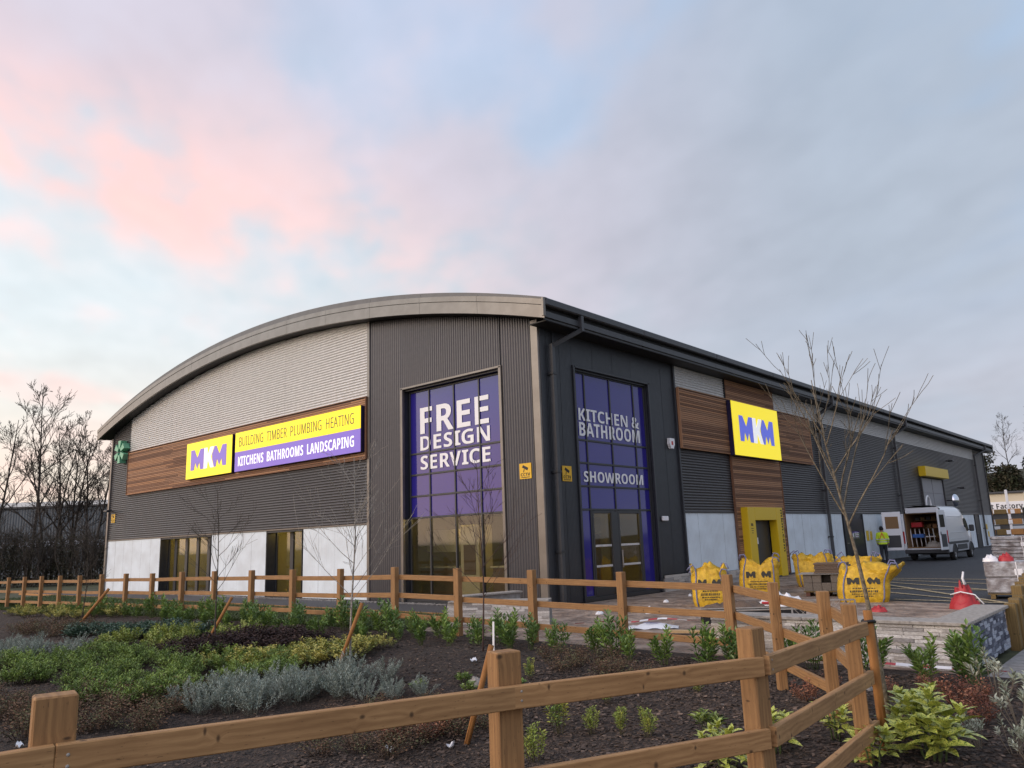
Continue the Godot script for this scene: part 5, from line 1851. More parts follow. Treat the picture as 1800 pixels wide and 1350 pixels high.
func make_site_things() -> void:
	var by := mat("bag_yellow", lin(0.78, 0.49, 0.03), 0.55)
	tri_tex(by, noise_tex(71, 0.012, Color(0.82, 0.80, 0.78), Color(1, 1, 1), 512, 5), Vector3(0.9, 0.9, 0.9), false)
	by.normal_enabled = true
	by.normal_texture = noise_tex(72, 0.03, Color.BLACK, Color.WHITE, 512, 4, true, 8.0)
	by.normal_scale = 0.6
	mat("bag_strap", lin(0.19, 0.20, 0.34), 0.7)
	mat("bag_print", lin(0.045, 0.043, 0.035), 0.7)
	make_bag(Vector3(3.55, 0.0, -1.95), 0.46, 0.84, 1.02, 4, "yellow bulk bag standing alone nearest the tower on the terrace", 0.0, -0.03)
	make_bag(Vector3(3.10, 0.0, -5.75), 0.40, 1.04, 1.02, 9, "yellow bulk bag with crumpled top in front of the yellow portal", 0.10, 0.04)
	make_bag(Vector3(6.45, 0.0, -4.15), 0.32, 1.12, 0.92, 13, "yellow bulk bag flopping over to one side beside the block pallet", 0.55, 0.10)
	make_bag(Vector3(3.55, 0.0, -9.0), 0.30, 1.15, 1.02, 21, "yellow bulk bag behind the block pallet, closer to the white wall", 0.12, -0.12, false)
	make_bag(Vector3(4.95, 0.0, -8.4), 0.25, 1.15, 0.98, 27, "yellow bulk bag behind the block pallet, farther from the white wall", 0.15, 0.05, false)
	# pallet of blocks
	var gb := mat("block_grey", lin(0.185, 0.160, 0.135), 0.9)
	tri_tex(gb, M.concrete.albedo_texture, Vector3(2, 2, 2))
	var t := thing("block_pallet", "timber pallet stacked with grey concrete blocks among the yellow bags", "pallet", Vector3(5.12, 0.0, -5.55), 0.25)
	for i in 3:
		obj("bearer", one_box(Vector3(-0.48 + i * 0.48, 0.06, 0), Vector3(0.10, 0.10, 0.9)), mat("pallet_red", lin(0.12, 0.05, 0.035), 0.85) if i == 0 else M.pallet_red, t)
	for i in 6:
		obj("deck_board", one_box(Vector3(0, 0.125, -0.42 + i * 0.168), Vector3(1.16, 0.022, 0.10), 0.003), M.sleeper_wood, t)
	for j in 2:
		for i in 5:
			for k in 2:
				if j == 1 and i == 2 and k == 1:
					continue
				obj("block", one_box(Vector3(-0.46 + i * 0.23, 0.245 + j * 0.215, -0.22 + k * 0.44), Vector3(0.222, 0.21, 0.43), 0.006), gb, t)
	t = thing("cardboard_sheet", "thin pale sheet lying on the block pallet", "sheet", Vector3(5.10, 0.57, -5.52), 0.27)
	obj("sheet", one_box(Vector3(-0.04, 0.006, 0), Vector3(1.26, 0.012, 0.96), 0.003), M.cap_stone, t)
	t = thing("stone_slab_pile", "pile of rough brown stone slabs on top of the block pallet", "stone slabs", Vector3(5.28, 0.585, -5.5), 0.22)
	var rough := mat("slab_brown", lin(0.16, 0.115, 0.085), 0.9)
	tri_tex(rough, M.concrete.albedo_texture, Vector3(3, 6, 3))
	for i in 5:
		obj("slab", one_box(Vector3(rnd(-0.02, 0.03), 0.03 + i * 0.054, rnd(-0.03, 0.03)), Vector3(0.86 + rnd(-0.04, 0.06), 0.05, 0.55), 0.008), rough, t)
	# wrapped pallets by the yard edge
	var wrap := mat("shrink_wrap", lin(0.44, 0.45, 0.47), 0.22)
	tri_tex(wrap, noise_tex(75, 0.008, Color(0.62, 0.57, 0.55), Color(1, 1, 1), 512, 4), Vector3(0.7, 0.9, 0.7))
	wrap.normal_enabled = true
	wrap.normal_texture = noise_tex(76, 0.012, Color.BLACK, Color.WHITE, 512, 3, true, 6.0)
	for e in [[Vector3(9.42, 0.0, -5.9), 0.14, Vector3(1.25, 0.72, 1.0), "shrink wrapped pallet of packs behind the sleeper palisade", 2], [Vector3(7.85, 0.0, -17.6), 0.1, Vector3(1.9, 1.14, 1.1), "tall shrink wrapped pallet farther back along the yard edge", 9]]:
		t = thing("wrapped_pallet", e[3], "pallet", e[0], e[1], "shrink wrapped pallets along the yard edge")
		var z: Vector3 = e[2]
		for i in 3:
			obj("bearer", one_box(Vector3(-z.x * 0.42 + i * z.x * 0.42, 0.05, 0), Vector3(0.1, 0.1, z.z)), M.sleeper_wood, t)
		obj("deck", one_box(Vector3(0, 0.11, 0), Vector3(z.x, 0.022, z.z)), M.sleeper_wood, t)
		var layers: int = e[4]
		for i in layers:
			var hh := z.y / layers
			obj("wrapped_layer", one_box(Vector3(rnd(-0.015, 0.015), 0.125 + hh * (i + 0.5), rnd(-0.01, 0.01)), Vector3(z.x + rnd(-0.02, 0.02), hh - 0.004, z.z), minf(0.03, hh * 0.3)), wrap, t)
		obj("label_sheet", one_box(Vector3(0.05, z.y * 0.85, z.z * 0.5 + 0.012), Vector3(0.16, 0.14, 0.006)), M.lettering, t)
		obj("strap", one_box(Vector3(0.02, 0.12 + z.y * 0.5, z.z * 0.5 + 0.012), Vector3(0.02, z.y, 0.006)), M.lettering, t)
	t = thing("red_tool_bag", "small red bag lying on top of the nearer wrapped pallet", "bag", Vector3(9.25, 0.845, -5.9), 0.3)
	obj("bag", heap(0.17, 0.14, 0.12, 31), mat("sack_red", lin(0.42, 0.03, 0.035), 0.5), t)
	t = thing("white_sack", "small white sack on the corner of the nearer wrapped pallet", "sack", Vector3(8.95, 0.845, -5.75), 0.3)
	obj("sack", heap(0.16, 0.12, 0.13, 33), M.lettering, t)
	t = thing("red_sack", "slumped red plastic sack tied with cord at the terrace edge", "sack", Vector3(8.92, 0.0, -2.75), 0.2)
	obj("sack_body", heap(0.30, 0.30, 0.24, 35), M.sack_red, t)
	obj("sack_neck", heap(0.24, 0.42, 0.2, 37), M.sack_red, t)
	var s := mb(false)
	tube(s, [Vector3(-0.24, 0.30, 0.17), Vector3(-0.05, 0.36, 0.22), Vector3(0.2, 0.30, 0.18), Vector3(0.34, 0.12, 0.24)], [0.014, 0.014, 0.014, 0.014], 5)
	tube(s, [Vector3(0.05, 0.5, 0.1), Vector3(0.02, 0.62, 0.08), Vector3(0.05, 0.76, 0.08)], [0.03, 0.025, 0.02], 5)
	obj("tie_cord", done(s), M.lettering, t)
	t = thing("red_plastic_cap", "crumpled red plastic scrap on the hatching near the flopped bag", "litter", Vector3(7.55, 0.0, -1.6), 0.1)
	obj("scrap", heap(0.17, 0.10, 0.13, 39), M.sack_red, t)
	# flat white sheet bag on the terrace
	t = thing("flat_plastic_sack", "flat white printed plastic sack lying on the sandy terrace", "sack", Vector3(4.75, 0.005, 2.75), 0.5)
	s = mb(false)
	for i in 12:
		for j in 8:
			var q := []
			for k in [[0, 0], [1, 0], [1, 1], [0, 1]]:
				var a: float = (i + k[0]) / 12.0
				var c: float = (j + k[1]) / 8.0
				q.append(Vector3((a - 0.5) * 0.95, 0.075 * sin(PI * a) * sin(PI * c) + 0.012 * sin(a * 17.0 + c * 5.0) + 0.012, (c - 0.5) * 0.55))
			quad(s, q[0], q[1], q[2], q[3])
	obj("sack", done(s), M.lettering, t)
	for k in 3:
		obj("small_print", one_box(Vector3(-0.02, 0.103 - absf(k - 1) * 0.012, -0.08 + 0.08 * k), Vector3(0.34 - 0.06 * k, 0.004, 0.025)), M.bag_strap, t)
	# black troughs, mesh panel and stand behind the corner post
	t = thing("black_trough", "long black trough with white rim lying beyond the corner post", "trough", Vector3(6.0, 0.0, 1.1), 0.62)
	obj("trough_side", one_box(Vector3(0, 0.12, 0.22), Vector3(1.9, 0.22, 0.03), 0.005), M.black, t)
	obj("trough_side", one_box(Vector3(0, 0.12, -0.22), Vector3(1.9, 0.22, 0.03), 0.005), M.black, t)
	obj("trough_floor", one_box(Vector3(0, 0.02, 0), Vector3(1.9, 0.03, 0.41)), M.black, t)
	for k in [-1.0, 1.0]:
		obj("rim_rail", one_box(Vector3(0, 0.245, 0.22 * k), Vector3(1.94, 0.024, 0.05), 0.005), M.cap_stone, t)
		obj("trough_end", one_box(Vector3(0.96 * k, 0.12, 0), Vector3(0.03, 0.22, 0.41)), M.black, t)
	t = thing("mesh_panel", "grey wire mesh panel leaning beside the black trough", "mesh panel", Vector3(7.35, 0.0, 0.95), 0.42)
	s = mb()
	for i in 13:
		var x := -0.55 + i * 0.092
		bar(s, Vector3(x, 0.02, 0), Vector3(minf(x + 0.4, 0.55), 0.02 + minf(0.4, 0.55 - x), -0.05), 0.008, 0.008)
		bar(s, Vector3(x, 0.02, 0.004), Vector3(maxf(x - 0.4, -0.55), 0.02 + minf(0.4, x + 0.55), -0.046), 0.008, 0.008)
	obj("wire_mesh", done(s), M.cap_stone, t)
	s = mb()
	for e in [[Vector3(-0.56, 0.01, 0), Vector3(0.56, 0.01, 0)], [Vector3(-0.56, 0.43, -0.05), Vector3(0.56, 0.43, -0.05)], [Vector3(-0.56, 0.01, 0), Vector3(-0.56, 0.43, -0.05)], [Vector3(0.56, 0.01, 0), Vector3(0.56, 0.43, -0.05)]]:
		bar(s, e[0], e[1], 0.03, 0.03, 0.0, Vector3(0, 0.1, 1))
	obj("panel_frame", done(s), M.concrete, t)
	t = thing("black_jack_stand", "narrow black metal stand beside the fence corner post", "stand", Vector3(7.45, 0.0, 4.9), 0.6)
	obj("column", one_box(Vector3(0, 0.32, 0), Vector3(0.13, 0.6, 0.13), 0.01), M.frame, t)
	obj("inset", one_box(Vector3(0.0, 0.34, 0.066), Vector3(0.05, 0.5, 0.012)), M.concrete, t)
	obj("foot", one_box(Vector3(0, 0.03, 0.02), Vector3(0.24, 0.06, 0.2), 0.01), M.black, t)
	t = thing("cement_bag_heap", "crumpled white and red cement bag on rubble beyond the trough", "bag", Vector3(5.6, 0.0, -1.3), 0.3)
	obj("bag", heap(0.62, 0.30, 0.36, 41), M.lettering, t)
	obj("red_band", one_box(Vector3(-0.1, 0.18, 0.28), Vector3(0.6, 0.06, 0.06), 0.02), M.sack_red, t)
	t = thing("rubble_heap", "low heap of brown rubble behind the black trough", "rubble", Vector3(5.0, 0.0, -0.3), 0.2)
	obj("rubble", heap(0.9, 0.22, 0.5, 43), M.slab_brown, t)
	# planks on the terrace edge by the planter wall
	for e in [[Vector3(7.0, 0.02, 3.9), 0.25, 3.0, "long pale plank on the terrace just behind the planter wall"], [Vector3(6.6, 0.02, 3.1), 0.33, 2.4, "shorter pale plank farther in on the terrace"]]:
		t = thing("loose_plank", e[3], "plank", e[0], e[1], "loose planks on the terrace")
		s = mb()
		cbx(s, Vector3(0, 0.03, 0), Vector3(e[2], 0.045, 0.14), 0.004)
		obj("board", done(s), M.end_grain, t)
	# barrier tape: alternating lengths
	var tape_red := mat("tape_red", lin(0.45, 0.05, 0.06), 0.4)
	var runs := [[[Vector3(3.0, 0.02, 2.9), Vector3(3.5, 0.03, 2.3), Vector3(4.0, 0.02, 2.2), Vector3(4.3, 0.05, 1.7), Vector3(4.8, 0.02, 1.5), Vector3(5.4, 0.03, 1.1)], "red and white barrier tape lying across the sandy terrace"],
		[[Vector3(8.5, 0.06, 5.75), Vector3(9.3, 0.10, 5.65), Vector3(10.0, 0.08, 5.6), Vector3(10.6, 0.07, 5.55), Vector3(11.0, 0.05, 5.3), Vector3(11.5, 0.10, 5.0), Vector3(12.0, 0.05, 4.6)], "red and white barrier tape trailing along the foot of the planter wall"],
		[[Vector3(11.0, 0.03, 3.6), Vector3(11.4, 0.08, 3.3), Vector3(11.6, 0.03, 2.9), Vector3(12.0, 0.03, 2.7)], "red and white barrier tape scrap lying on the footway"]]
	for r in runs:
		t = thing("barrier_tape", r[1], "tape", Vector3.ZERO, 0.0, "barrier tape on the ground")
		var c3 := Curve3D.new()
		for q in r[0]:
			c3.add_point(q, Vector3(rnd(-0.1, 0.1), 0, rnd(-0.1, 0.1)), Vector3(rnd(-0.1, 0.1), 0, rnd(-0.1, 0.1)))
		var len := c3.get_baked_length()
		var u := 0.0
		var k := 0
		while u < len - 0.05:
			s = mb(false)
			for i in 4:
				var a := c3.sample_baked(minf(u + i * 0.05, len))
				var b2 := c3.sample_baked(minf(u + (i + 1) * 0.05, len))
				var up := Vector3(0.5 * sin(u * 3.0) + 0.4, 0.35 + 0.3 * sin(u * 5.0), 0.7 * cos(u * 2.0)).normalized() * 0.045
				quad(s, a, b2, b2 + up, a + up)
			obj("tape_length", done(s), tape_red if k % 2 == 0 else M.lettering, t)
			u += 0.2
			k += 1
	# scraps of white litter, each with folded edges
	var spots := [[-0.0, 0.0]]
	var lit := [[2.9, 1.0], [3.2, 0.4], [2.6, -0.6], [3.5, -0.2], [2.2, 0.9], [2.0, -2.4], [1.6, -4.4], [1.9, -4.9]]
	var n := 0
	for q in lit:
		t = thing("litter_scrap", ["crumpled white paper scrap nearest the showroom door", "folded white scrap beyond the showroom door mat", "white scrap close to the stone plinth", "white scrap out on the sandy terrace", "white scrap against the tower foot", "white scrap by the lone bulk bag", "white scrap at the plinth foot", "white scrap half way along the plinth"][n], "litter", Vector3(q[0], 0.01, q[1]), rnd(0, 6), "white litter scraps on the terrace")
		obj("paper", heap(rnd(0.06, 0.11), 0.05, rnd(0.04, 0.08), 50 + n, 5), M.lettering, t)
		n += 1

# ---------------------------------------------------------------- plants
func leaf(s: SurfaceTool, b: Vector3, d: Vector3, n: Vector3, l: float, w: float, c: Color, edge: Color) -> void:
	var side := d.cross(n).normalized()
	var up := side.cross(d).normalized()
	var m := b + d * l * 0.45 - up * w * 0.18
	var t := b + d * l - up * l * 0.14
	var a := b + d * l * 0.48 + side * w * 0.5 + up * w * 0.10
	var e := b + d * l * 0.48 - side * w * 0.5 + up * w * 0.10
	s.set_color(c); s.add_vertex(b); s.set_color(edge); s.add_vertex(a); s.set_color(c); s.add_vertex(m)
	s.set_color(c); s.add_vertex(m); s.set_color(edge); s.add_vertex(a); s.set_color(edge); s.add_vertex(t)
	s.set_color(c); s.add_vertex(b); s.set_color(c); s.add_vertex(m); s.set_color(edge); s.add_vertex(e)
	s.set_color(c); s.add_vertex(m); s.set_color(edge); s.add_vertex(t); s.set_color(edge); s.add_vertex(e)

# K: stems, height, spread, leaf length and width, leaves per stem, colours, edge lightening, lift, bare share of the stem, stem colour, forks
func shrub(K: Dictionary, sd: int) -> Array:
	var r := RandomNumberGenerator.new()
	r.seed = sd
	var fs := mb()
	var ss := mb(false)
	var cols: Array = K.cols
	for i in K.n:
		var a := r.randf() * TAU
		var out := sqrt(r.randf()) * float(K.spread)
		var top := Vector3(cos(a) * out, float(K.h) * r.randf_range(0.55, 1.0) * (1.0 - 0.35 * pow(out / maxf(K.spread, 0.01), 2.0)), sin(a) * out)
		var b := Vector3(cos(a) * out * 0.25, 0, sin(a) * out * 0.25)
		var mid := b.lerp(top, 0.5) + Vector3(r.randf_range(-1, 1), 0.2, r.randf_range(-1, 1)) * 0.05 * float(K.h)
		var pts := [b - Vector3(0, 0.03, 0), mid, top]
		ss.set_color(K.stem)
		tube(ss, pts, [K.sr, float(K.sr) * 0.8, float(K.sr) * 0.45], 4, false)
		var base: Color = cols[r.randi_range(0, cols.size() - 1)]
		var L: int = K.leaves
		for j in L:
			var t := lerpf(float(K.bare), 1.0, pow((j + r.randf()) / L, 0.75))
			var p: Vector3 = b.lerp(mid, t * 2.0) if t < 0.5 else mid.lerp(top, t * 2.0 - 1.0)
			var la := j * 2.4 + r.randf_range(-0.5, 0.5)
			var axis := (top - b).normalized()
			var d := (Vector3(cos(la), 0, sin(la)) + axis * float(K.lift) * (0.5 + t) + Vector3(0, r.randf_range(-0.25, 0.25), 0)).normalized()
			var q := p
			if K.fork > 0.0:
				q = p + d * float(K.fork) * r.randf()
			var g := r.randf_range(0.72, 1.25)
			var c := Color(base.r * g, base.g * g, base.b * g)
			var eg: float = K.edge
			var ll: float = float(K.l) * r.randf_range(0.65, 1.15) * (1.0 if t < 0.9 else 0.85)
			leaf(fs, q, d, Vector3.UP + d * -0.2 + Vector3(r.randf_range(-0.5, 0.5), 0, r.randf_range(-0.5, 0.5)), ll, float(K.w) * r.randf_range(0.8, 1.2), c, Color(minf(c.r * eg, 0.9), minf(c.g * eg, 0.9), minf(c.b * eg, 0.9)))
	return [done(fs), done(ss)]

var kinds := {}
func make_kinds() -> void:
	kinds = {
		"laurel_shrub": {n = 9, h = 0.60, spread = 0.22, l = 0.105, w = 0.040, leaves = 24, cols = [Color(0.124, 0.202, 0.046), Color(0.169, 0.254, 0.055), Color(0.091, 0.163, 0.039)], edge = 1.15, lift = 1.0, bare = 0.15, stem = Color(0.09, 0.11, 0.04), sr = 0.006, fork = 0.03, m = "leaf_gloss"},
		"green_mound_shrub": {n = 34, h = 0.34, spread = 0.36, l = 0.058, w = 0.018, leaves = 26, cols = [Color(0.150, 0.227, 0.042), Color(0.208, 0.293, 0.055), Color(0.104, 0.169, 0.036)], edge = 1.1, lift = 0.7, bare = 0.25, stem = Color(0.05, 0.04, 0.025), sr = 0.004, fork = 0.03, m = "leaf"},
		"dark_green_shrub": {n = 30, h = 0.32, spread = 0.36, l = 0.06, w = 0.03, leaves = 22, cols = [Color(0.044, 0.091, 0.058), Color(0.058, 0.111, 0.068)], edge = 1.15, lift = 0.5, bare = 0.3, stem = Color(0.04, 0.035, 0.03), sr = 0.004, fork = 0.04, m = "leaf_gloss"},
		"lime_shrub": {n = 16, h = 0.42, spread = 0.28, l = 0.075, w = 0.026, leaves = 20, cols = [Color(0.253, 0.299, 0.057), Color(0.345, 0.380, 0.103), Color(0.161, 0.218, 0.040)], edge = 1.2, lift = 0.7, bare = 0.3, stem = Color(0.08, 0.08, 0.03), sr = 0.004, fork = 0.02, m = "leaf"},
		"purple_brown_shrub": {n = 36, h = 0.40, spread = 0.42, l = 0.055, w = 0.036, leaves = 24, cols = [Color(0.026, 0.016, 0.018), Color(0.040, 0.024, 0.022), Color(0.058, 0.034, 0.028)], edge = 1.2, lift = 0.4, bare = 0.2, stem = Color(0.03, 0.02, 0.015), sr = 0.004, fork = 0.05, m = "dry"},
		"yellow_variegated_shrub": {n = 26, h = 0.34, spread = 0.34, l = 0.055, w = 0.027, leaves = 20, cols = [Color(0.46, 0.42, 0.11), Color(0.36, 0.34, 0.08), Color(0.16, 0.19, 0.04)], edge = 1.3, lift = 0.5, bare = 0.45, stem = Color(0.06, 0.05, 0.025), sr = 0.004, fork = 0.03, m = "leaf"},
		"silver_shrub": {n = 30, h = 0.46, spread = 0.32, l = 0.052, w = 0.011, leaves = 30, cols = [Color(0.259, 0.303, 0.259), Color(0.330, 0.369, 0.319), Color(0.182, 0.226, 0.193)], edge = 1.1, lift = 0.9, bare = 0.2, stem = Color(0.15, 0.15, 0.12), sr = 0.003, fork = 0.0, m = "dry"},
		"brown_dry_shrub": {n = 26, h = 0.28, spread = 0.30, l = 0.034, w = 0.018, leaves = 15, cols = [Color(0.176, 0.101, 0.057), Color(0.121, 0.074, 0.047), Color(0.115, 0.115, 0.054)], edge = 1.2, lift = 0.3, bare = 0.2, stem = Color(0.07, 0.045, 0.03), sr = 0.0035, fork = 0.05, m = "dry"},
		"small_golden_shrub": {n = 9, h = 0.34, spread = 0.11, l = 0.030, w = 0.013, leaves = 44, cols = [Color(0.260, 0.325, 0.058), Color(0.351, 0.364, 0.065), Color(0.156, 0.234, 0.052)], edge = 1.15, lift = 0.7, bare = 0.22, stem = Color(0.07, 0.06, 0.03), sr = 0.003, fork = 0.022, m = "leaf"},
		"russet_shrub": {n = 22, h = 0.27, spread = 0.17, l = 0.030, w = 0.016, leaves = 22, cols = [Color(0.264, 0.102, 0.062), Color(0.348, 0.162, 0.090), Color(0.156, 0.066, 0.046)], edge = 1.25, lift = 0.5, bare = 0.15, stem = Color(0.10, 0.05, 0.035), sr = 0.003, fork = 0.03, m = "dry"},
		"silver_leaf_shrub": {n = 9, h = 0.40, spread = 0.20, l = 0.058, w = 0.019, leaves = 13, cols = [Color(0.33, 0.36, 0.27), Color(0.26, 0.29, 0.21), Color(0.40, 0.42, 0.33)], edge = 1.2, lift = 0.9, bare = 0.62, stem = Color(0.17, 0.14, 0.10), sr = 0.0045, fork = 0.01, m = "dry"},
		"small_skimmia": {n = 10, h = 0.20, spread = 0.13, l = 0.085, w = 0.032, leaves = 12, cols = [Color(0.12, 0.19, 0.04), Color(0.20, 0.26, 0.07)], edge = 1.3, lift = 0.6, bare = 0.4, stem = Color(0.06, 0.08, 0.03), sr = 0.004, fork = 0.0, m = "leaf_gloss"},
	}

func plant(kind: String, x: float, z: float, sc: float, label: String, group: String) -> void:
	var K: Dictionary = kinds[kind]
	var v := rng.randi_range(0, 2)
	var key := kind + str(v)
	if not shape.has(key):
		shape[key] = shrub(K, hash(kind) % 1000 + v * 17)
	var t := thing(kind, label, "shrub" if kind != "small_skimmia" else "plant", Vector3(x, ground_y(x, z), z), rnd(0, TAU), group)
	obj("foliage", shape[key][0], M[K.m], t)
	obj("stems", shape[key][1], M.dry, t)
	t.scale = Vector3.ONE * sc

const NTH := ["first", "second", "third", "fourth", "fifth", "sixth", "seventh", "eighth", "ninth", "tenth", "eleventh", "twelfth", "thirteenth", "fourteenth", "fifteenth", "sixteenth", "seventeenth", "eighteenth", "nineteenth", "twentieth", "twenty first", "twenty second", "twenty third", "twenty fourth", "twenty fifth", "twenty sixth", "twenty seventh", "twenty eighth", "twenty ninth", "thirtieth", "thirty first", "thirty second", "thirty third", "thirty fourth", "thirty fifth", "thirty sixth", "thirty seventh", "thirty eighth", "thirty ninth", "fortieth", "forty first", "forty second", "forty third", "forty fourth", "forty fifth"]

func patch(kind: String, cx: float, cz: float, rx: float, rz: float, turn: float, n: int, lo: float, hi: float, what: String, where: String) -> void:
	# spread evenly inside an ellipse (sunflower order, jittered); each named by its row and its place in the row
	var rows := [[], [], []]
	for i in n:
		var r := sqrt((i + 0.5) / n)
		var a := i * 2.39996 + rnd(-0.2, 0.2)
		var l := Vector2(cos(a) * r * rx, sin(a) * r * rz)
		var v := l.rotated(turn) + Vector2(rnd(-0.08, 0.08), rnd(-0.08, 0.08))
		rows[clampi(int(floor((l.y / rz + 1.0) * 1.5)), 0, 2)].append([-l.x, cx + v.x, cz + v.y])
	for k in 3:
		rows[k].sort()
		for i in rows[k].size():
			plant(kind, rows[k][i][1], rows[k][i][2], rnd(lo, hi), "%s, %s from the tower end, %s of %s" % [what, NTH[i], ["back row", "middle row", "front row"][k], where], what + "s of " + where)

func make_plants() -> void:
	make_kinds()
	# patches follow the bank: the view runs roughly along (-0.66, -0.75)
	var vt := 0.85
	patch("green_mound_shrub", -1.0, 10.4, 4.3, 1.15, -0.32, 46, 0.8, 1.15, "low bright green shrub", "the broad patch")
	patch("green_mound_shrub", 1.6, 11.0, 1.1, 0.7, -0.2, 8, 0.85, 1.1, "bright green shrub", "the small near patch")
	patch("dark_green_shrub", -5.3, 8.2, 2.6, 0.6, -0.15, 18, 0.8, 1.15, "dark blue green shrub", "the fence side patch")
	patch("lime_shrub", -2.7, 8.5, 1.9, 0.7, -0.5, 17, 0.8, 1.15, "pale lime shrub", "the lime patch")
	patch("purple_brown_shrub", -0.1, 8.5, 1.35, 0.75, -0.75, 17, 0.85, 1.2, "low purple brown shrub", "the dark patch")
	patch("yellow_variegated_shrub", 1.7, 8.7, 1.35, 0.75, -0.55, 19, 0.75, 1.1, "yellow variegated shrub", "the bright patch")
	for q in [[1.5, 7.4], [1.9, 7.3], [2.4, 7.45]]:
		plant("yellow_variegated_shrub", q[0], q[1], rnd(0.6, 0.8), "yellow variegated shrub at the white barked sapling, " + ["farther side", "middle one", "tower side"][int((q[0] - 1.4) * 2.2)], "yellow shrubs under the sapling")
	patch("silver_shrub", 3.7, 10.1, 1.35, 0.62, -0.75, 26, 0.75, 1.1, "feathery silver shrub", "the near drift")
	for q in [[4.95, 9.75], [5.25, 9.55], [5.5, 9.3], [5.05, 9.45]]:
		plant("silver_shrub", q[0], q[1], rnd(0.55, 0.75), "small silver feathery shrub %s at the end of the drift" % ["touching the others", "in the middle", "farthest out", "nearest the sapling"][[4.95, 5.25, 5.5, 5.05].find(q[0])], "small silver shrubs")
	patch("silver_shrub", -4.9, 10.35, 1.7, 0.6, -0.2, 13, 0.8, 1.1, "silver grey shrub", "the outer drift")
	patch("brown_dry_shrub", 2.3, 10.75, 1.0, 0.5, -0.5, 12, 0.8, 1.2, "dry brown shrub", "the patch by the drift")
	patch("brown_dry_shrub", 1.7, 12.1, 2.2, 0.9, -0.35, 34, 0.8, 1.3, "dry brown shrub", "the lower bank")
	patch("brown_dry_shrub", -9.0, 8.5, 2.2, 0.7, -0.1, 14, 1.0, 1.6, "dry brown shrub", "the far bank")
	patch("brown_dry_shrub", 6.1, 10.3, 1.0, 0.9, 0.0, 20, 0.7, 1.1, "dry brown shrub", "the clump under the rail")
	patch("brown_dry_shrub", 6.6, 7.2, 1.0, 0.55, 0.3, 10, 0.7, 1.1, "dry brown shrub", "the clump by the laurels")
	patch("yellow_variegated_shrub", -15.0, 6.6, 4.5, 0.5, 0.0, 14, 0.8, 1.2, "pale yellow shrub", "the far fence end")
	# laurels along the far fence
	for i in 44:
		var x := 8.6 - i * 0.47 + rnd(-0.14, 0.14)
		if i > 30:
			x = 8.6 - 30 * 0.47 - (i - 30) * 0.7
		var z := 6.22 + rnd(-0.15, 0.35)
		plant("laurel_shrub", x, z, rnd(0.72, 1.18) * (0.85 if i % 7 == 3 else 1.0), "young upright laurel along the far fence, %s from the corner post" % NTH[i], "laurel row")
	for i in 20:
		var x := 4.5 - i * 0.62 + rnd(-0.2, 0.2)
		plant("laurel_shrub", x, 6.75 + rnd(-0.15, 0.25), rnd(0.55, 0.9), "short leafy laurel before the fence row, %s from the tower end" % NTH[i], "second laurel row")
	var lr := [[8.97, 5.85, 1.0, "dark green laurel between the fence posts by the planter wall"], [9.74, 6.03, 1.05, "bushy laurel behind the round tree stake"], [10.41, 6.27, 0.95, "rounded laurel in front of the pale stone wall"], [10.86, 6.1, 1.2, "tall loose laurel by the corner of the stone wall"], [10.62, 5.9, 0.95, "leggy laurel leaning before the stone wall corner"]]
	for q in lr:
		plant("laurel_shrub", q[0], q[1], q[2], q[3], "laurels by the planter wall")
	# golden shrubs beyond the near fence
	var gs := [[7.76, 9.5, 1.25, "tall golden green shrub behind the near post"], [8.19, 10.43, 1.0, "golden green shrub low beside the near post"], [8.09, 9.41, 0.75, "small golden shrub third from the near post"], [8.45, 9.4, 0.78, "small golden shrub in the middle of the bare mulch"], [8.8, 9.53, 0.82, "slim golden shrub before the second rail"], [7.62, 8.48, 0.8, "small golden shrub just under the top rail"], [8.36, 7.76, 0.75, "thin golden shrub toward the corner of the terrace"], [6.2, 8.1, 0.7, "small golden shrub on the dark mound"], [6.9, 8.9, 0.6, "tiny golden shrub by the near post top"]]
	for q in gs:
		plant("small_golden_shrub", q[0], q[1], q[2] * 1.2, q[3], "golden shrubs in the bare mulch")
	var rs := [[9.62, 7.75, 1.0, "russet shrub inside the fence corner"], [9.61, 7.08, 0.8, "russet shrub by the second corner rail"], [10.82, 8.78, 1.0, "russet shrub right beside the tree stake"], [10.9, 7.33, 1.25, "large russet shrub below the tall laurel"], [11.2, 7.95, 1.1, "russet shrub under the silver leaved shrub"], [6.68, 10.25, 1.2, "russet shrub below the near rail"], [6.45, 10.55, 1.0, "russet shrub lower left of the near post"], [6.61, 9.67, 0.9, "russet shrub beside the leaning stake"], [10.51, 6.75, 0.85, "russet tuft under the rounded laurel"], [10.2, 7.1, 0.8, "russet tuft behind the tree stake"], [11.05, 7.0, 1.0, "russet shrub nearest the footway"]]
	for q in rs:
		plant("russet_shrub", q[0], q[1], q[2], q[3], "russet shrubs")
	var sl := [[11.17, 6.86, 1.35, "tall silver leaved shrub nearest the footway"], [11.54, 8.0, 1.2, "silver leaved shrub at the picture edge"], [11.36, 8.75, 0.75, "small silver leaved shrub behind the spotted laurel"], [11.62, 8.85, 0.8, "silver leaved shrub beside the spotted laurel"], [11.25, 8.72, 0.7, "silver leaved sprig among the spotted leaves"], [11.75, 9.0, 0.75, "low silver leaved shrub in the corner"], [11.75, 7.6, 1.3, "silver leaved shrub farther along the footway"]]
	for q in sl:
		plant("silver_leaf_shrub", q[0], q[1], q[2], q[3], "silver leaved shrubs by the footway")
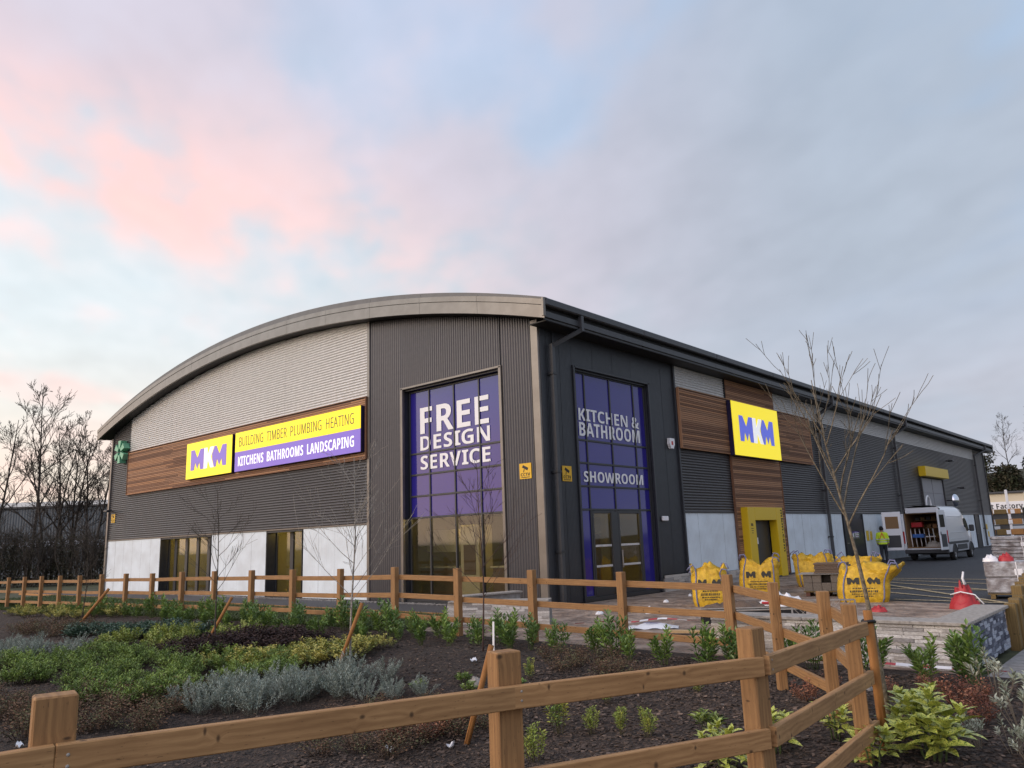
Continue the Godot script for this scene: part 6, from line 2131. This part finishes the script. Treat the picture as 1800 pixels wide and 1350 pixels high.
	var sk := [[9.24, 9.17, 1.0, "small glossy shrub with a cream bud behind the second rail"], [5.6, 8.7, 0.8, "small glossy plant on the dark mound"], [5.9, 8.9, 0.7, "tiny glossy plant beside the mound stone"], [6.3, 8.5, 0.8, "glossy plant low on the mound"], [5.3, 9.2, 0.8, "glossy plant at the end of the silver drift"]]
	for q in sk:
		plant("small_skimmia", q[0], q[1], q[2], q[3], "small glossy plants")
	# spotted laurels: big leaves, each its own piece
	make_spotted()
	# loose stones
	var st := [[9.95, 6.95, 0.10, "rounded buff stone behind the tree stake"], [5.75, 8.65, 0.11, "flat grey stone on the dark mound"], [9.85, 8.0, 0.06, "small white stone under the corner rail"], [9.3, 9.05, 0.05, "pale pebble on the mulch by the second rail"], [8.9, 8.2, 0.04, "white pebble on the bare mulch"], [9.6, 7.6, 0.05, "white pebble beneath the lower rail"]]
	for q in st:
		var t := thing("loose_stone", q[3], "stone", Vector3(q[0], ground_y(q[0], q[1]), q[1]), rnd(0, 6), "loose stones in the mulch")
		obj("stone", heap(q[2], q[2] * 0.7, q[2] * 0.75, int(q[0] * 10), 7), M.cap_stone, t)
	var lt := [[3.1, 12.9, "torn white litter scrap at the lower edge of the bank"], [6.62, 10.75, "folded pale tissue beside the russet shrub"], [7.05, 10.35, "crumpled white tissue by the leaning stake foot"], [4.6, 12.2, "white litter scrap under the near rail"], [1.3, 13.0, "white plastic scrap far down the bank"], [5.0, 7.9, "white scrap on top of the dark mound"]]
	for q in lt:
		var t := thing("litter_scrap", q[2], "litter", Vector3(q[0], ground_y(q[0], q[1]) + 0.02, q[1]), rnd(0, 6), "white litter on the bank")
		var s := mb(false)
		for k in 3:
			var a := rnd(0, TAU)
			var u := Vector3(cos(a), 0.2, sin(a)) * 0.09
			var w := Vector3(-sin(a), rnd(0.2, 0.9), cos(a)) * 0.05
			for i in 4:
				var p0 := u * (i / 4.0 - 0.4) + Vector3(0, 0.02 * sin(i * 1.7), 0)
				var p1 := u * ((i + 1) / 4.0 - 0.4) + Vector3(0, 0.02 * sin((i + 1) * 1.7), 0)
				quad(s, p0, p1, p1 + w * (0.6 + 0.4 * sin(i + 1.0)), p0 + w * (0.6 + 0.4 * sin(i)))
		obj("paper", done(s), M.lettering, t)

func spotted_image() -> ImageTexture:
	var w := 256
	var h := 128
	var im := Image.create(w, h, false, Image.FORMAT_RGB8)
	var n := FastNoiseLite.new()
	n.seed = 77
	n.frequency = 0.055
	n.noise_type = FastNoiseLite.TYPE_CELLULAR
	var m := FastNoiseLite.new()
	m.seed = 5
	m.frequency = 0.02
	for y in h:
		for x in w:
			var d := absf(y / float(h) - 0.5) * 2.0
			var g := Color(0.27, 0.39, 0.13).lerp(Color(0.42, 0.51, 0.18), 0.5 + 0.5 * m.get_noise_2d(x, y))
			var v := n.get_noise_2d(x, y * 1.3)
			if v < -0.5 + 0.25 * m.get_noise_2d(x + 90.0, y):
				g = g.lerp(Color(0.82, 0.82, 0.42), 0.85)
			if d < 0.04:
				g = Color(0.60, 0.66, 0.30)
			im.set_pixel(x, y, g)
	return ImageTexture.create_from_image(im)

func make_spotted() -> void:
	var m := mat("spotted_leaf", Color.WHITE, 0.3)
	m.albedo_texture = spotted_image()
	m.backlight_enabled = true
	m.backlight = Color(0.14, 0.16, 0.05)
	var shapes := []
	for k in 4:
		var s := mb(false)
		var N := 8
		var droop := [0.14, 0.24, 0.06, 0.18][k] as float
		var rows := []
		for i in N + 1:
			var t := float(i) / N
			var w := 0.23 * pow(sin(PI * pow(t, 0.8)), 0.8) * (1.0 - 0.25 * t) * (1.0 if i % 2 == 0 or k % 2 == 0 else 0.93)
			var y := -droop * t * t + 0.05 * sin(t * 3.0)
			rows.append([Vector3(t, y + w * 0.35, -w), Vector3(t, y, 0), Vector3(t, y + w * 0.35, w), t, w])
		for i in N:
			for j in 2:
				var p := [rows[i][j], rows[i][j + 1], rows[i + 1][j + 1], rows[i + 1][j]]
				var tx := [Vector2(rows[i][3], 0.5 * j + (0.5 - 2.2 * rows[i][4]) * (1 - j)), Vector2(rows[i][3], 0.5 + 0.5 * j * 4.4 * rows[i][4]), Vector2(rows[i + 1][3], 0.5 + 0.5 * j * 4.4 * rows[i + 1][4]), Vector2(rows[i + 1][3], 0.5 * j + (0.5 - 2.2 * rows[i + 1][4]) * (1 - j))]
				quad_uv(s, p, tx)
		shapes.append(done(s))
	var plants := [[11.18, 9.32, 0.46, 12, 1.0, "large yellow spotted laurel filling the corner beside the footway"], [10.98, 8.92, 0.52, 5, 0.85, "upright yellow spotted laurel sprig behind the large one"], [10.36, 9.05, 0.34, 5, 0.6, "yellow spotted laurel inside the corner post"], [9.74, 9.93, 0.24, 4, 0.6, "spotted laurel low under the second rail"], [10.12, 9.72, 0.30, 5, 0.65, "dark spotted laurel between the near rails"], [10.03, 10.35, 0.26, 5, 0.65, "spotted laurel at the lower frame edge by the near rails"], [10.86, 9.72, 0.26, 4, 0.75, "small spotted laurel beside the tree stake foot"]]
	for q in plants:
		var t := thing("spotted_laurel", q[5], "shrub", Vector3(q[0], ground_y(q[0], q[1]), q[1]), rnd(0, TAU), "spotted laurels")
		var ss := mb(false)
		for i in int(q[3]):
			var a := i * 2.4 + rnd(-0.4, 0.4)
			var o: float = 0.0 if i == 0 else sqrt(float(i) / q[3]) * 0.30 * q[4]
			var hh: float = q[2] * rnd(0.62, 1.0) * (1.0 - o * 0.7)
			var top := Vector3(cos(a) * o, hh, sin(a) * o)
			ss.set_color(Color(0.10, 0.14, 0.05))
			tube(ss, [Vector3(cos(a) * o * 0.3, -0.03, sin(a) * o * 0.3), top * 0.5 + Vector3(0, 0.02, 0), top], [0.008, 0.007, 0.005], 5)
			for ring in [[0.0, 4, 1.5, 0.6], [0.02, 5, 0.7, 0.9], [0.07, 5, 0.35, 1.0], [0.14, 5, 0.1, 1.0]]:
				var ph := rnd(0, TAU)
				for k in int(ring[1]):
					var la: float = ph + TAU * k / ring[1] + rnd(-0.25, 0.25)
					var d := Vector3(cos(la), float(ring[2]) + rnd(-0.15, 0.2), sin(la)).normalized()
					var l: float = 0.165 * float(ring[3]) * rnd(0.7, 1.15) * q[4] ** 0.8
					var bs := basis_x(d)
					var lf := obj("leaf", shapes[rng.randi_range(0, 3)], m, t)
					lf.transform = Transform3D(bs.rotated(d, rnd(-0.4, 0.4)) * Basis.from_scale(Vector3(l, l, l * 1.1)), top - Vector3(0, ring[0], 0) * rnd(0.8, 1.2))
		obj("stems", done(ss), M.dry, t)

# ---------------------------------------------------------------- trees
func branch(s: SurfaceTool, r: RandomNumberGenerator, p: Vector3, d: Vector3, l: float, rad: float, depth: int, K: Dictionary) -> void:
	var n := 4 if depth > 0 else 3
	var pts := [p]
	var rr := [rad]
	var c := p
	var v := d
	for i in n:
		v = (v + Vector3(r.randf_range(-1, 1), r.randf_range(-0.3, 1.0) * K.rise, r.randf_range(-1, 1)) * K.wob).normalized()
		c += v * l / n
		pts.append(c)
		rr.append(maxf(lerpf(rad, rad * 0.35, (i + 1.0) / n), K.tip))
	tube(s, pts, rr, 5 if rad > 0.03 else 3, false)
	if depth == 0:
		return
	var kids: int = K.kids[depth - 1]
	for i in kids:
		var t := r.randf_range(0.25, 1.0)
		var at: Vector3 = pts[mini(n, int(t * n))].lerp(pts[mini(n, int(t * n) + 1)], fposmod(t * n, 1.0))
		var a := r.randf() * TAU
		var side := v.cross(Vector3(cos(a), 0.3, sin(a))).normalized()
		var nd: Vector3 = (v * K.along + side * r.randf_range(0.6, 1.0)).normalized()
		branch(s, r, at, nd, l * r.randf_range(0.35, 0.62), maxf(rad * lerpf(0.55, 0.3, t), K.tip), depth - 1, K)

func bare_tree(H: float, sd: int, trunks: int) -> Array:
	var r := RandomNumberGenerator.new()
	r.seed = sd
	var ts := mb(false)
	var cs := mb(false)
	var K := {wob = 0.20, rise = 1.0, tip = 0.011, kids = [3, 4, 5], along = 1.25}
	for k in trunks:
		var a := TAU * k / trunks + r.randf()
		var lean := Vector3(cos(a), 0, sin(a)) * (0.0 if trunks == 1 else 0.13)
		var pts := []
		var rr := []
		var hh := H * r.randf_range(0.85, 1.0)
		for i in 9:
			var t := i / 8.0
			pts.append(lean * hh * t + Vector3(sin(t * 5.0 + sd) * 0.14, hh * t - 0.3, cos(t * 4.0 + sd + k) * 0.14) + lean * 0.5)
			rr.append(lerpf(0.011 * H, 0.018, pow(t, 0.8)))
		tube(ts, pts, rr, 7)
		for i in (13 if trunks == 1 else 8):
			var t := 0.22 + 0.76 * (i + r.randf()) / (13.0 if trunks == 1 else 8.0)
			var p: Vector3 = pts[int(t * 8.0)].lerp(pts[mini(8, int(t * 8.0) + 1)], fposmod(t * 8.0, 1.0))
			var b := i * 2.4 + r.randf()
			branch(cs, r, p, (Vector3(cos(b), 0.95 + t * 0.5, sin(b))).normalized(), H * lerpf(0.34, 0.11, t), lerpf(0.006 * H, 0.02, t), 3, K)
	return [done(ts), done(cs)]

func leafy_crown(sd: int, w: float, h: float, n: int, cols: Array, sz: float) -> ArrayMesh:
	var r := RandomNumberGenerator.new()
	r.seed = sd
	var s := mb()
	var blobs := []
	for i in 16:
		var a := r.randf() * TAU
		var o := sqrt(r.randf()) * w * 0.36
		blobs.append([Vector3(cos(a) * o, h * r.randf_range(0.15, 0.88), sin(a) * o), w * r.randf_range(0.14, 0.26)])
	for i in n:
		var b: Array = blobs[r.randi_range(0, 15)]
		var d := Vector3(r.randf_range(-1, 1), r.randf_range(-1, 1), r.randf_range(-1, 1)).normalized()
		var p: Vector3 = b[0] + d * float(b[1]) * pow(r.randf(), 0.4)
		var c: Color = cols[r.randi_range(0, cols.size() - 1)]
		var g := r.randf_range(0.6, 1.3)
		leaf(s, p, (d + Vector3(r.randf_range(-1, 1), r.randf_range(-1, 0.6), r.randf_range(-1, 1))).normalized(), Vector3.UP, sz * r.randf_range(0.6, 1.3), sz * 0.6, Color(c.r * g, c.g * g, c.b * g), Color(c.r * g, c.g * g, c.b * g))
	return done(s)

func make_trees() -> void:
	# bare trees beyond the gable
	var V := []
	for k in 4:
		V.append(bare_tree([13.0, 12.2, 12.6, 11.5][k], 100 + k * 7, [1, 3, 2, 2][k]))
	var spots := [[-56.5, 1.8, 1, 1.04, "bare tree at the picture edge beyond the hedge"], [-52.4, -1.2, 2, 1.02, "twin stemmed bare tree second from the picture edge"], [-50.0, -3.5, 0, 1.03, "tall straight bare tree with dark blotched trunk"], [-47.9, -4.0, 3, 0.92, "slighter bare tree between the blotched tree and the fan shaped tree"], [-48.6, -5.6, 1, 0.94, "fan shaped many stemmed bare tree mid way to the building"], [-46.8, -6.4, 2, 0.90, "twin stemmed bare tree beside the fan shaped one"], [-45.9, -7.9, 3, 0.93, "bare tree closest to the gable corner"], [-45.2, -9.6, 0, 0.86, "bare tree half hidden behind the gable corner"]]
	for q in spots:
		var t := thing("bare_tree", q[4], "tree", Vector3(q[0], 0, q[1]), rnd(0, TAU), "bare trees beyond the gable")
		obj("trunk", V[q[2]][0], M.far_bark, t)
		obj("crown", V[q[2]][1], M.far_bark, t)
		t.scale = Vector3.ONE * float(q[3]) * 1.05
	# hedge of dark twiggy scrub
	var hc := [Color(0.060, 0.054, 0.034), Color(0.085, 0.072, 0.045), Color(0.045, 0.048, 0.026)]
	var hm := leafy_crown(61, 5.0, 3.1, 3000, hc, 0.16)
	var K := {wob = 0.25, rise = 1.0, tip = 0.009, kids = [4, 4], along = 0.9}
	var tw := mb(false)
	var r := RandomNumberGenerator.new()
	r.seed = 62
	for i in 44:
		branch(tw, r, Vector3(r.randf_range(-2.4, 2.4), 0, r.randf_range(-1.0, 1.0)), Vector3(r.randf_range(-0.3, 0.3), 1, r.randf_range(-0.3, 0.3)).normalized(), r.randf_range(2.2, 3.6), 0.03, 2, K)
	var twm := done(tw)
	for i in 7:
		var f := i / 6.0
		var t := thing("scrub_hedge", ["dark scrub hedge section at the picture edge", "dark scrub hedge section second from the edge", "dark scrub hedge section under the blotched tree", "dark scrub hedge section under the slight tree", "dark scrub hedge section under the fan shaped tree", "dark scrub hedge section near the gable corner", "dark scrub hedge section reaching behind the gable corner"][i], "hedge", Vector3(lerpf(-50.0, -38.0, f), 0, lerpf(4.0, -8.5, f)), -0.8 + rnd(-0.2, 0.2), "scrub hedge beyond the fence")
		obj("foliage", hm, M.dry, t)
		obj("twigs", twm, M.far_bark, t)
		t.scale = Vector3(1.0, rnd(0.9, 1.06), 1.0)
	# grey shed behind the trees
	var shed := thing("distant_shed", "long grey ribbed shed with a window strip behind the bare trees", "building", Vector3(-66.5, 0.0, -9.3), 0.73)
	var grey := mat("shed_grey", lin(0.095, 0.110, 0.125), 0.7)
	var pale := mat("shed_pale", lin(0.50, 0.49, 0.45), 0.7)
	for i in 24:
		obj("wall_sheet", clad_v(-15.0 + i * 1.25, -13.76 + i * 1.25, 3.3, 6.15, false, 0.03, 0.25, 4), grey, shed)
	obj("lower_wall", one_box(Vector3(0, 1.3, -0.1), Vector3(30.0, 2.6, 0.2)), grey, shed)
	for i in 14:
		var o := obj("window", one_box(Vector3(-13.9 + i * 2.12, 2.95, -0.06), Vector3(1.9, 0.66, 0.06)), M.frame, shed)
		obj("pane", one_box(Vector3(-13.9 + i * 2.12, 2.95, -0.02), Vector3(1.7, 0.52, 0.02)), mat("shed_glass", lin(0.34, 0.38, 0.44), 0.1) if i == 0 else M.shed_glass, o)
	obj("body", one_box(Vector3(0, 3.05, -6.1), Vector3(29.9, 6.1, 11.6)), grey, shed)
	obj("roof", one_box(Vector3(0, 6.28, -6.0), Vector3(30.4, 0.16, 12.4)), M.frame, shed)
	var shed2 := thing("pale_roof_shed", "pale roofed shed just showing above the grey shed", "building", Vector3(-74.5, 0.0, -16.5), 0.73)
	obj("body", one_box(Vector3(0, 3.2, 0), Vector3(34.0, 6.4, 8.0)), grey, shed2)
	var rs := mb()
	slab(rs, pv([-4.4, 6.4, 0.0, 7.5, 4.4, 6.4]), 34.4, Transform3D(Basis(Vector3.UP, PI / 2), Vector3(-17.2, 0, 0)))
	obj("roof", done(rs), pale, shed2)
	# saplings on the bank
	young_trees()
	right_background()

func sapling(at: Vector3, H: float, sd: int, bark: Material, label: String, fork: float, n: int, sweep: Vector3, spread: float, rad: float) -> Node3D:
	var r := RandomNumberGenerator.new()
	r.seed = sd
	var t := thing("sapling", label, "tree", at)
	var s := mb(false)
	var pts := []
	var rr := []
	for i in 11:
		var f := i / 10.0
		pts.append(Vector3(sweep.x * f + 0.02 * sin(f * 7.0 + sd), H * f - (0.05 if i == 0 else 0.0), sweep.z * f + 0.02 * cos(f * 6.0)))
		rr.append(lerpf(rad, 0.0035, pow(f, 0.75)))
	tube(s, pts, rr, 7)
	obj("trunk", done(s), bark, t)
	s = mb(false)
	var K := {wob = 0.12, rise = 1.2, tip = 0.0024, kids = [2, 4], along = 1.9}
	for i in n:
		var f := lerpf(fork, 0.93, pow((i + r.randf() * 0.6) / n, 1.1))
		var p: Vector3 = pts[int(f * 10.0)].lerp(pts[mini(10, int(f * 10.0) + 1)], fposmod(f * 10.0, 1.0))
		var a := i * 2.4 + r.randf_range(-0.3, 0.3)
		branch(s, r, p, Vector3(cos(a), spread, sin(a)).normalized(), H * lerpf(0.36, 0.12, (f - fork) / (1.0 - fork)) * r.randf_range(0.75, 1.1), lerpf(rad * 0.33, 0.0045, (f - fork) / (1.0 - fork)), 2, K)
	obj("crown", done(s), bark, t)
	return t

func stake(a: Vector3, b: Vector3, rad: float, label: String, m: Material) -> void:
	var t := thing("tree_stake", label, "stake", Vector3(a.x, a.y, a.z), 0.0, "tree stakes")
	var s := mb(false)
	var d := b - a
	tube(s, [-d.normalized() * 0.1, d * 0.5, d], [rad, rad, rad * 0.98], 12)
	obj("round_pole", done(s), m, t)

func young_trees() -> void:
	mat("rubber_tie", lin(0.015, 0.015, 0.016), 0.6)
	tri_tex(mat("pole_wood", lin(0.80, 0.72, 0.60), 0.8), M.stake_wood.albedo_texture, Vector3(3.0, 0.5, 3.0), false)
	var by := func(x: float, z: float) -> Vector3: return Vector3(x, ground_y(x, z), z)
	# the staked tree by the terrace corner
	sapling(Vector3(10.80, 0.0, 8.92), 3.02, 5, M.young_bark, "bare staked young tree standing before the terrace corner", 0.57, 12, Vector3(-0.24, 0, 0.28), 1.7, 0.032)
	stake(Vector3(10.815, 0.0, 9.27), Vector3(10.80, 1.07, 9.26), 0.036, "upright round stake beside the staked tree", M.pole_wood)
	var t := thing("rubber_tree_tie", "black rubber tie joining the upright stake to the tree", "tie")
	var s := mb(false)
	var ring := []
	var rr := []
	for i in 17:
		var a := TAU * i / 16.0
		ring.append(Vector3(10.80 + cos(a) * 0.045, 0.985 + 0.004 * sin(a * 2.0), 9.26 + sin(a) * 0.045))
		rr.append(0.013)
	tube(s, ring, rr, 6, false)
	tube(s, [Vector3(10.78, 0.985, 9.22), Vector3(10.75, 0.985, 9.12), Vector3(10.735, 0.985, 9.04)], [0.017, 0.013, 0.015], 6)
	obj("tie_band", done(s), M.rubber_tie, t)
	# white barked sapling
	var p: Vector3 = by.call(3.24, 8.68)
	sapling(p, 3.1, 9, M.pale_bark, "white barked sapling with fine twigs on the bank", 0.30, 20, Vector3(0.05, 0, -0.02), 1.0, 0.020)
	p = by.call(3.12, 8.84)
	stake(p, p + Vector3(0.30, 0.95, -0.22), 0.028, "slanting stake of the white barked sapling", M.pole_wood)
	p = by.call(4.69, 7.36)
	sapling(p, 2.75, 12, M.red_bark, "dark red barked sapling before the tall gable window", 0.28, 17, Vector3(-0.03, 0, 0.0), 1.0, 0.017)
	t = thing("plant_label_stick", "white plastic stick standing beside the red barked sapling", "label", by.call(4.78, 7.26))
	s = mb()
	bar(s, Vector3(0, -0.03, 0), Vector3(0.015, 0.46, 0.0), 0.035, 0.008, 0.0, Vector3.RIGHT)
	obj("stick", done(s), M.lettering, t)
	p = by.call(-0.66, 8.71)
	sapling(p, 2.95, 15, M.bark, "grey barked sapling with arching twigs beside the wide window", 0.36, 13, Vector3(-0.06, 0, 0.04), 0.85, 0.020)
	p = by.call(-1.25, 8.66)
	stake(p, p + Vector3(0.55, 0.95, -0.25), 0.028, "slanting stake of the grey barked sapling", M.pole_wood)
	p = by.call(-11.4, 7.0)
	sapling(p, 2.3, 18, M.bark, "small bare sapling far along the fence", 0.3, 11, Vector3(0.05, 0, 0), 0.9, 0.018)
	p = by.call(-8.7, 8.2)
	stake(p, p + Vector3(0.7, 1.0, -0.5), 0.035, "slanting stake far along the fence", M.pole_wood)
	p = by.call(7.13, 10.2)
	stake(p, p + Vector3(0.28, 0.95, -0.10), 0.030, "slanting stake rising behind the near post", M.pole_wood)

func right_background() -> void:
	# carpet warehouse across the yard
	var o := Vector3(-2.4, 0.0, -91.5)
	var turn := atan2(12.97 - o.x, 16.0 - o.z)
	var b := thing("cream_banner_building", "low retail building with cream sign band beyond the yard", "building", o, turn)
	var cream := mat("cream_band", lin(0.62, 0.54, 0.40), 0.7)
	obj("wall", one_box(Vector3(4.0, 1.4, -4.0), Vector3(24.0, 2.8, 8.0)), M.frame, b)
	obj("sign_band", one_box(Vector3(4.0, 4.0, -3.9), Vector3(24.2, 2.35, 8.2), 0.03), cream, b)
	obj("band_panel", one_box(Vector3(3.6, 3.55, 0.24), Vector3(15.5, 1.3, 0.06)), M.lettering, b)
	words("lettering", "et Factory", b, Vector3(-3.95, 3.18, 0.27), 3.6, 0.80, M.frame, 0.02)
	obj("roof", one_box(Vector3(4.0, 5.28, -3.9), Vector3(24.8, 0.2, 8.8)), M.eave, b)
	for i in 9:
		var w := obj("window", one_box(Vector3(-6.0 + i * 2.4, 1.6, 0.04), Vector3(1.5, 1.3, 0.08)), M.eave, b)
		obj("pane", one_box(Vector3(-6.0 + i * 2.4, 1.6, 0.09), Vector3(1.3, 1.1, 0.02)), M.shed_glass, w)
	# timber rack of the builders' yard with white posts
	var at := Vector3(-1.9, 0.0, -76.0)
	var rk := thing("timber_rack", "tall rack of stacked timber with white posts at the far yard end", "rack", at, turn)
	for i in 5:
		obj("rack_post", one_box(Vector3(-3.1 + i * 1.62, 2.5, 0.6), Vector3(0.24, 5.0 if i < 3 else 4.4, 0.24), 0.02), M.lettering, rk)
	for i in 3:
		obj("dark_post", one_box(Vector3(-1.7 + i * 3.2, 1.6, 0.75), Vector3(0.4, 3.2, 0.3), 0.02), M.black, rk)
	for y in [0.5, 1.5, 2.5]:
		obj("rack_arm", one_box(Vector3(0, y, 0), Vector3(7.4, 0.12, 1.4)), M.frame, rk)
		for i in 6:
			obj("timber_bundle", one_box(Vector3(-3.0 + i * 1.2, y + 0.36, 0.1), Vector3(1.08, 0.55 + rnd(-0.1, 0.1), 1.3), 0.03), M.sleeper_wood if i % 2 == 0 else M.stake_wood, rk)
		for i in 3:
			obj("end_label", one_box(Vector3(-2.4 + i * 2.1 + y * 0.3, y + 0.35, 0.77), Vector3(0.35, 0.4, 0.03)), M.lettering, rk)
	# wooded hill
	var s := mb(false)
	var hy := func(u: float, v: float) -> float:
		return 15.0 * exp(-pow((u - 10.0) / 90.0, 2.0)) * sstep(0.0, 70.0, v) - 0.5
	for i in 30:
		for j in 10:
			var q := []
			for k in [[0, 0], [1, 0], [1, 1], [0, 1]]:
				var u: float = -160.0 + (i + k[0]) * 11.0
				var v: float = (j + k[1]) * 12.0
				q.append(Vector3(-10.0 + u, hy.call(u, v), -125.0 - v))
			quad(s, q[0], q[3], q[2], q[1])
	structure("wooded_hill", done(s), mat("hill_soil", lin(0.045, 0.045, 0.025), 0.95))
	var ev := [Color(0.030, 0.038, 0.018), Color(0.045, 0.048, 0.024), Color(0.058, 0.050, 0.030)]
	var crowns := [leafy_crown(81, 9.0, 9.0, 3600, ev, 0.7), leafy_crown(82, 8.0, 10.0, 3600, ev, 0.7), leafy_crown(83, 7.0, 6.0, 2600, [Color(0.07, 0.055, 0.035), Color(0.05, 0.045, 0.025)], 0.6)]
	var tr := mb(false)
	tube(tr, [Vector3(0, -1, 0), Vector3(0.1, 3, 0), Vector3(0, 7, 0.1)], [0.32, 0.26, 0.12], 7)
	var trunk := done(tr)
	var bare := bare_tree(13.0, 140, 1)
	var where := ["nearest the warehouse corner", "second from the warehouse corner", "third from the warehouse corner", "beyond the cream building roof", "over the cream building sign", "above the timber rack", "on the hill shoulder", "low on the slope", "high on the slope", "at the picture edge", "just inside the picture edge", "behind the first row", "deep in the second row", "at the hill crest", "beside the crest"]
	for i in 15:
		var u := -24.0 + (i % 8) * 5.6 + rnd(-1.0, 1.0) + (2.5 if i > 7 else 0.0)
		var v := 16.0 + rnd(-3, 3) if i < 8 else 40.0 + rnd(-4, 4)
		var t := thing("hill_tree", "dark ivy clad tree on the wooded hill " + where[i], "tree", Vector3(-10.0 + u, hy.call(u, v), -125.0 - v), rnd(0, TAU), "trees on the wooded hill")
		obj("trunk", trunk, M.far_bark, t)
		obj("crown", crowns[i % 3], M.dry, t).position.y = 0.6
		t.scale = Vector3.ONE * rnd(0.85, 1.1)
	var bw := ["standing clear above the crest", "second along the crest", "third along the crest", "at the picture edge of the crest"]
	for i in 4:
		var u := -6.0 + i * 5.5
		var t := thing("crest_tree", "bare tree on the hill " + bw[i], "tree", Vector3(-10.0 + u, hy.call(u, 48.0), -173.0), rnd(0, TAU), "bare trees on the hill crest")
		obj("trunk", bare[0], M.far_bark, t)
		obj("crown", bare[1], M.far_bark, t)
		t.scale = Vector3.ONE * rnd(0.9, 1.1)

func _ready() -> void:
	rng.seed = 20240
	make_view()
	make_materials()
	make_building()
	make_signs()
	make_interior()
	make_ground()
	make_fences()
	make_walls()
	make_van()
	make_person()
	make_site_things()
	make_plants()
	make_trees()
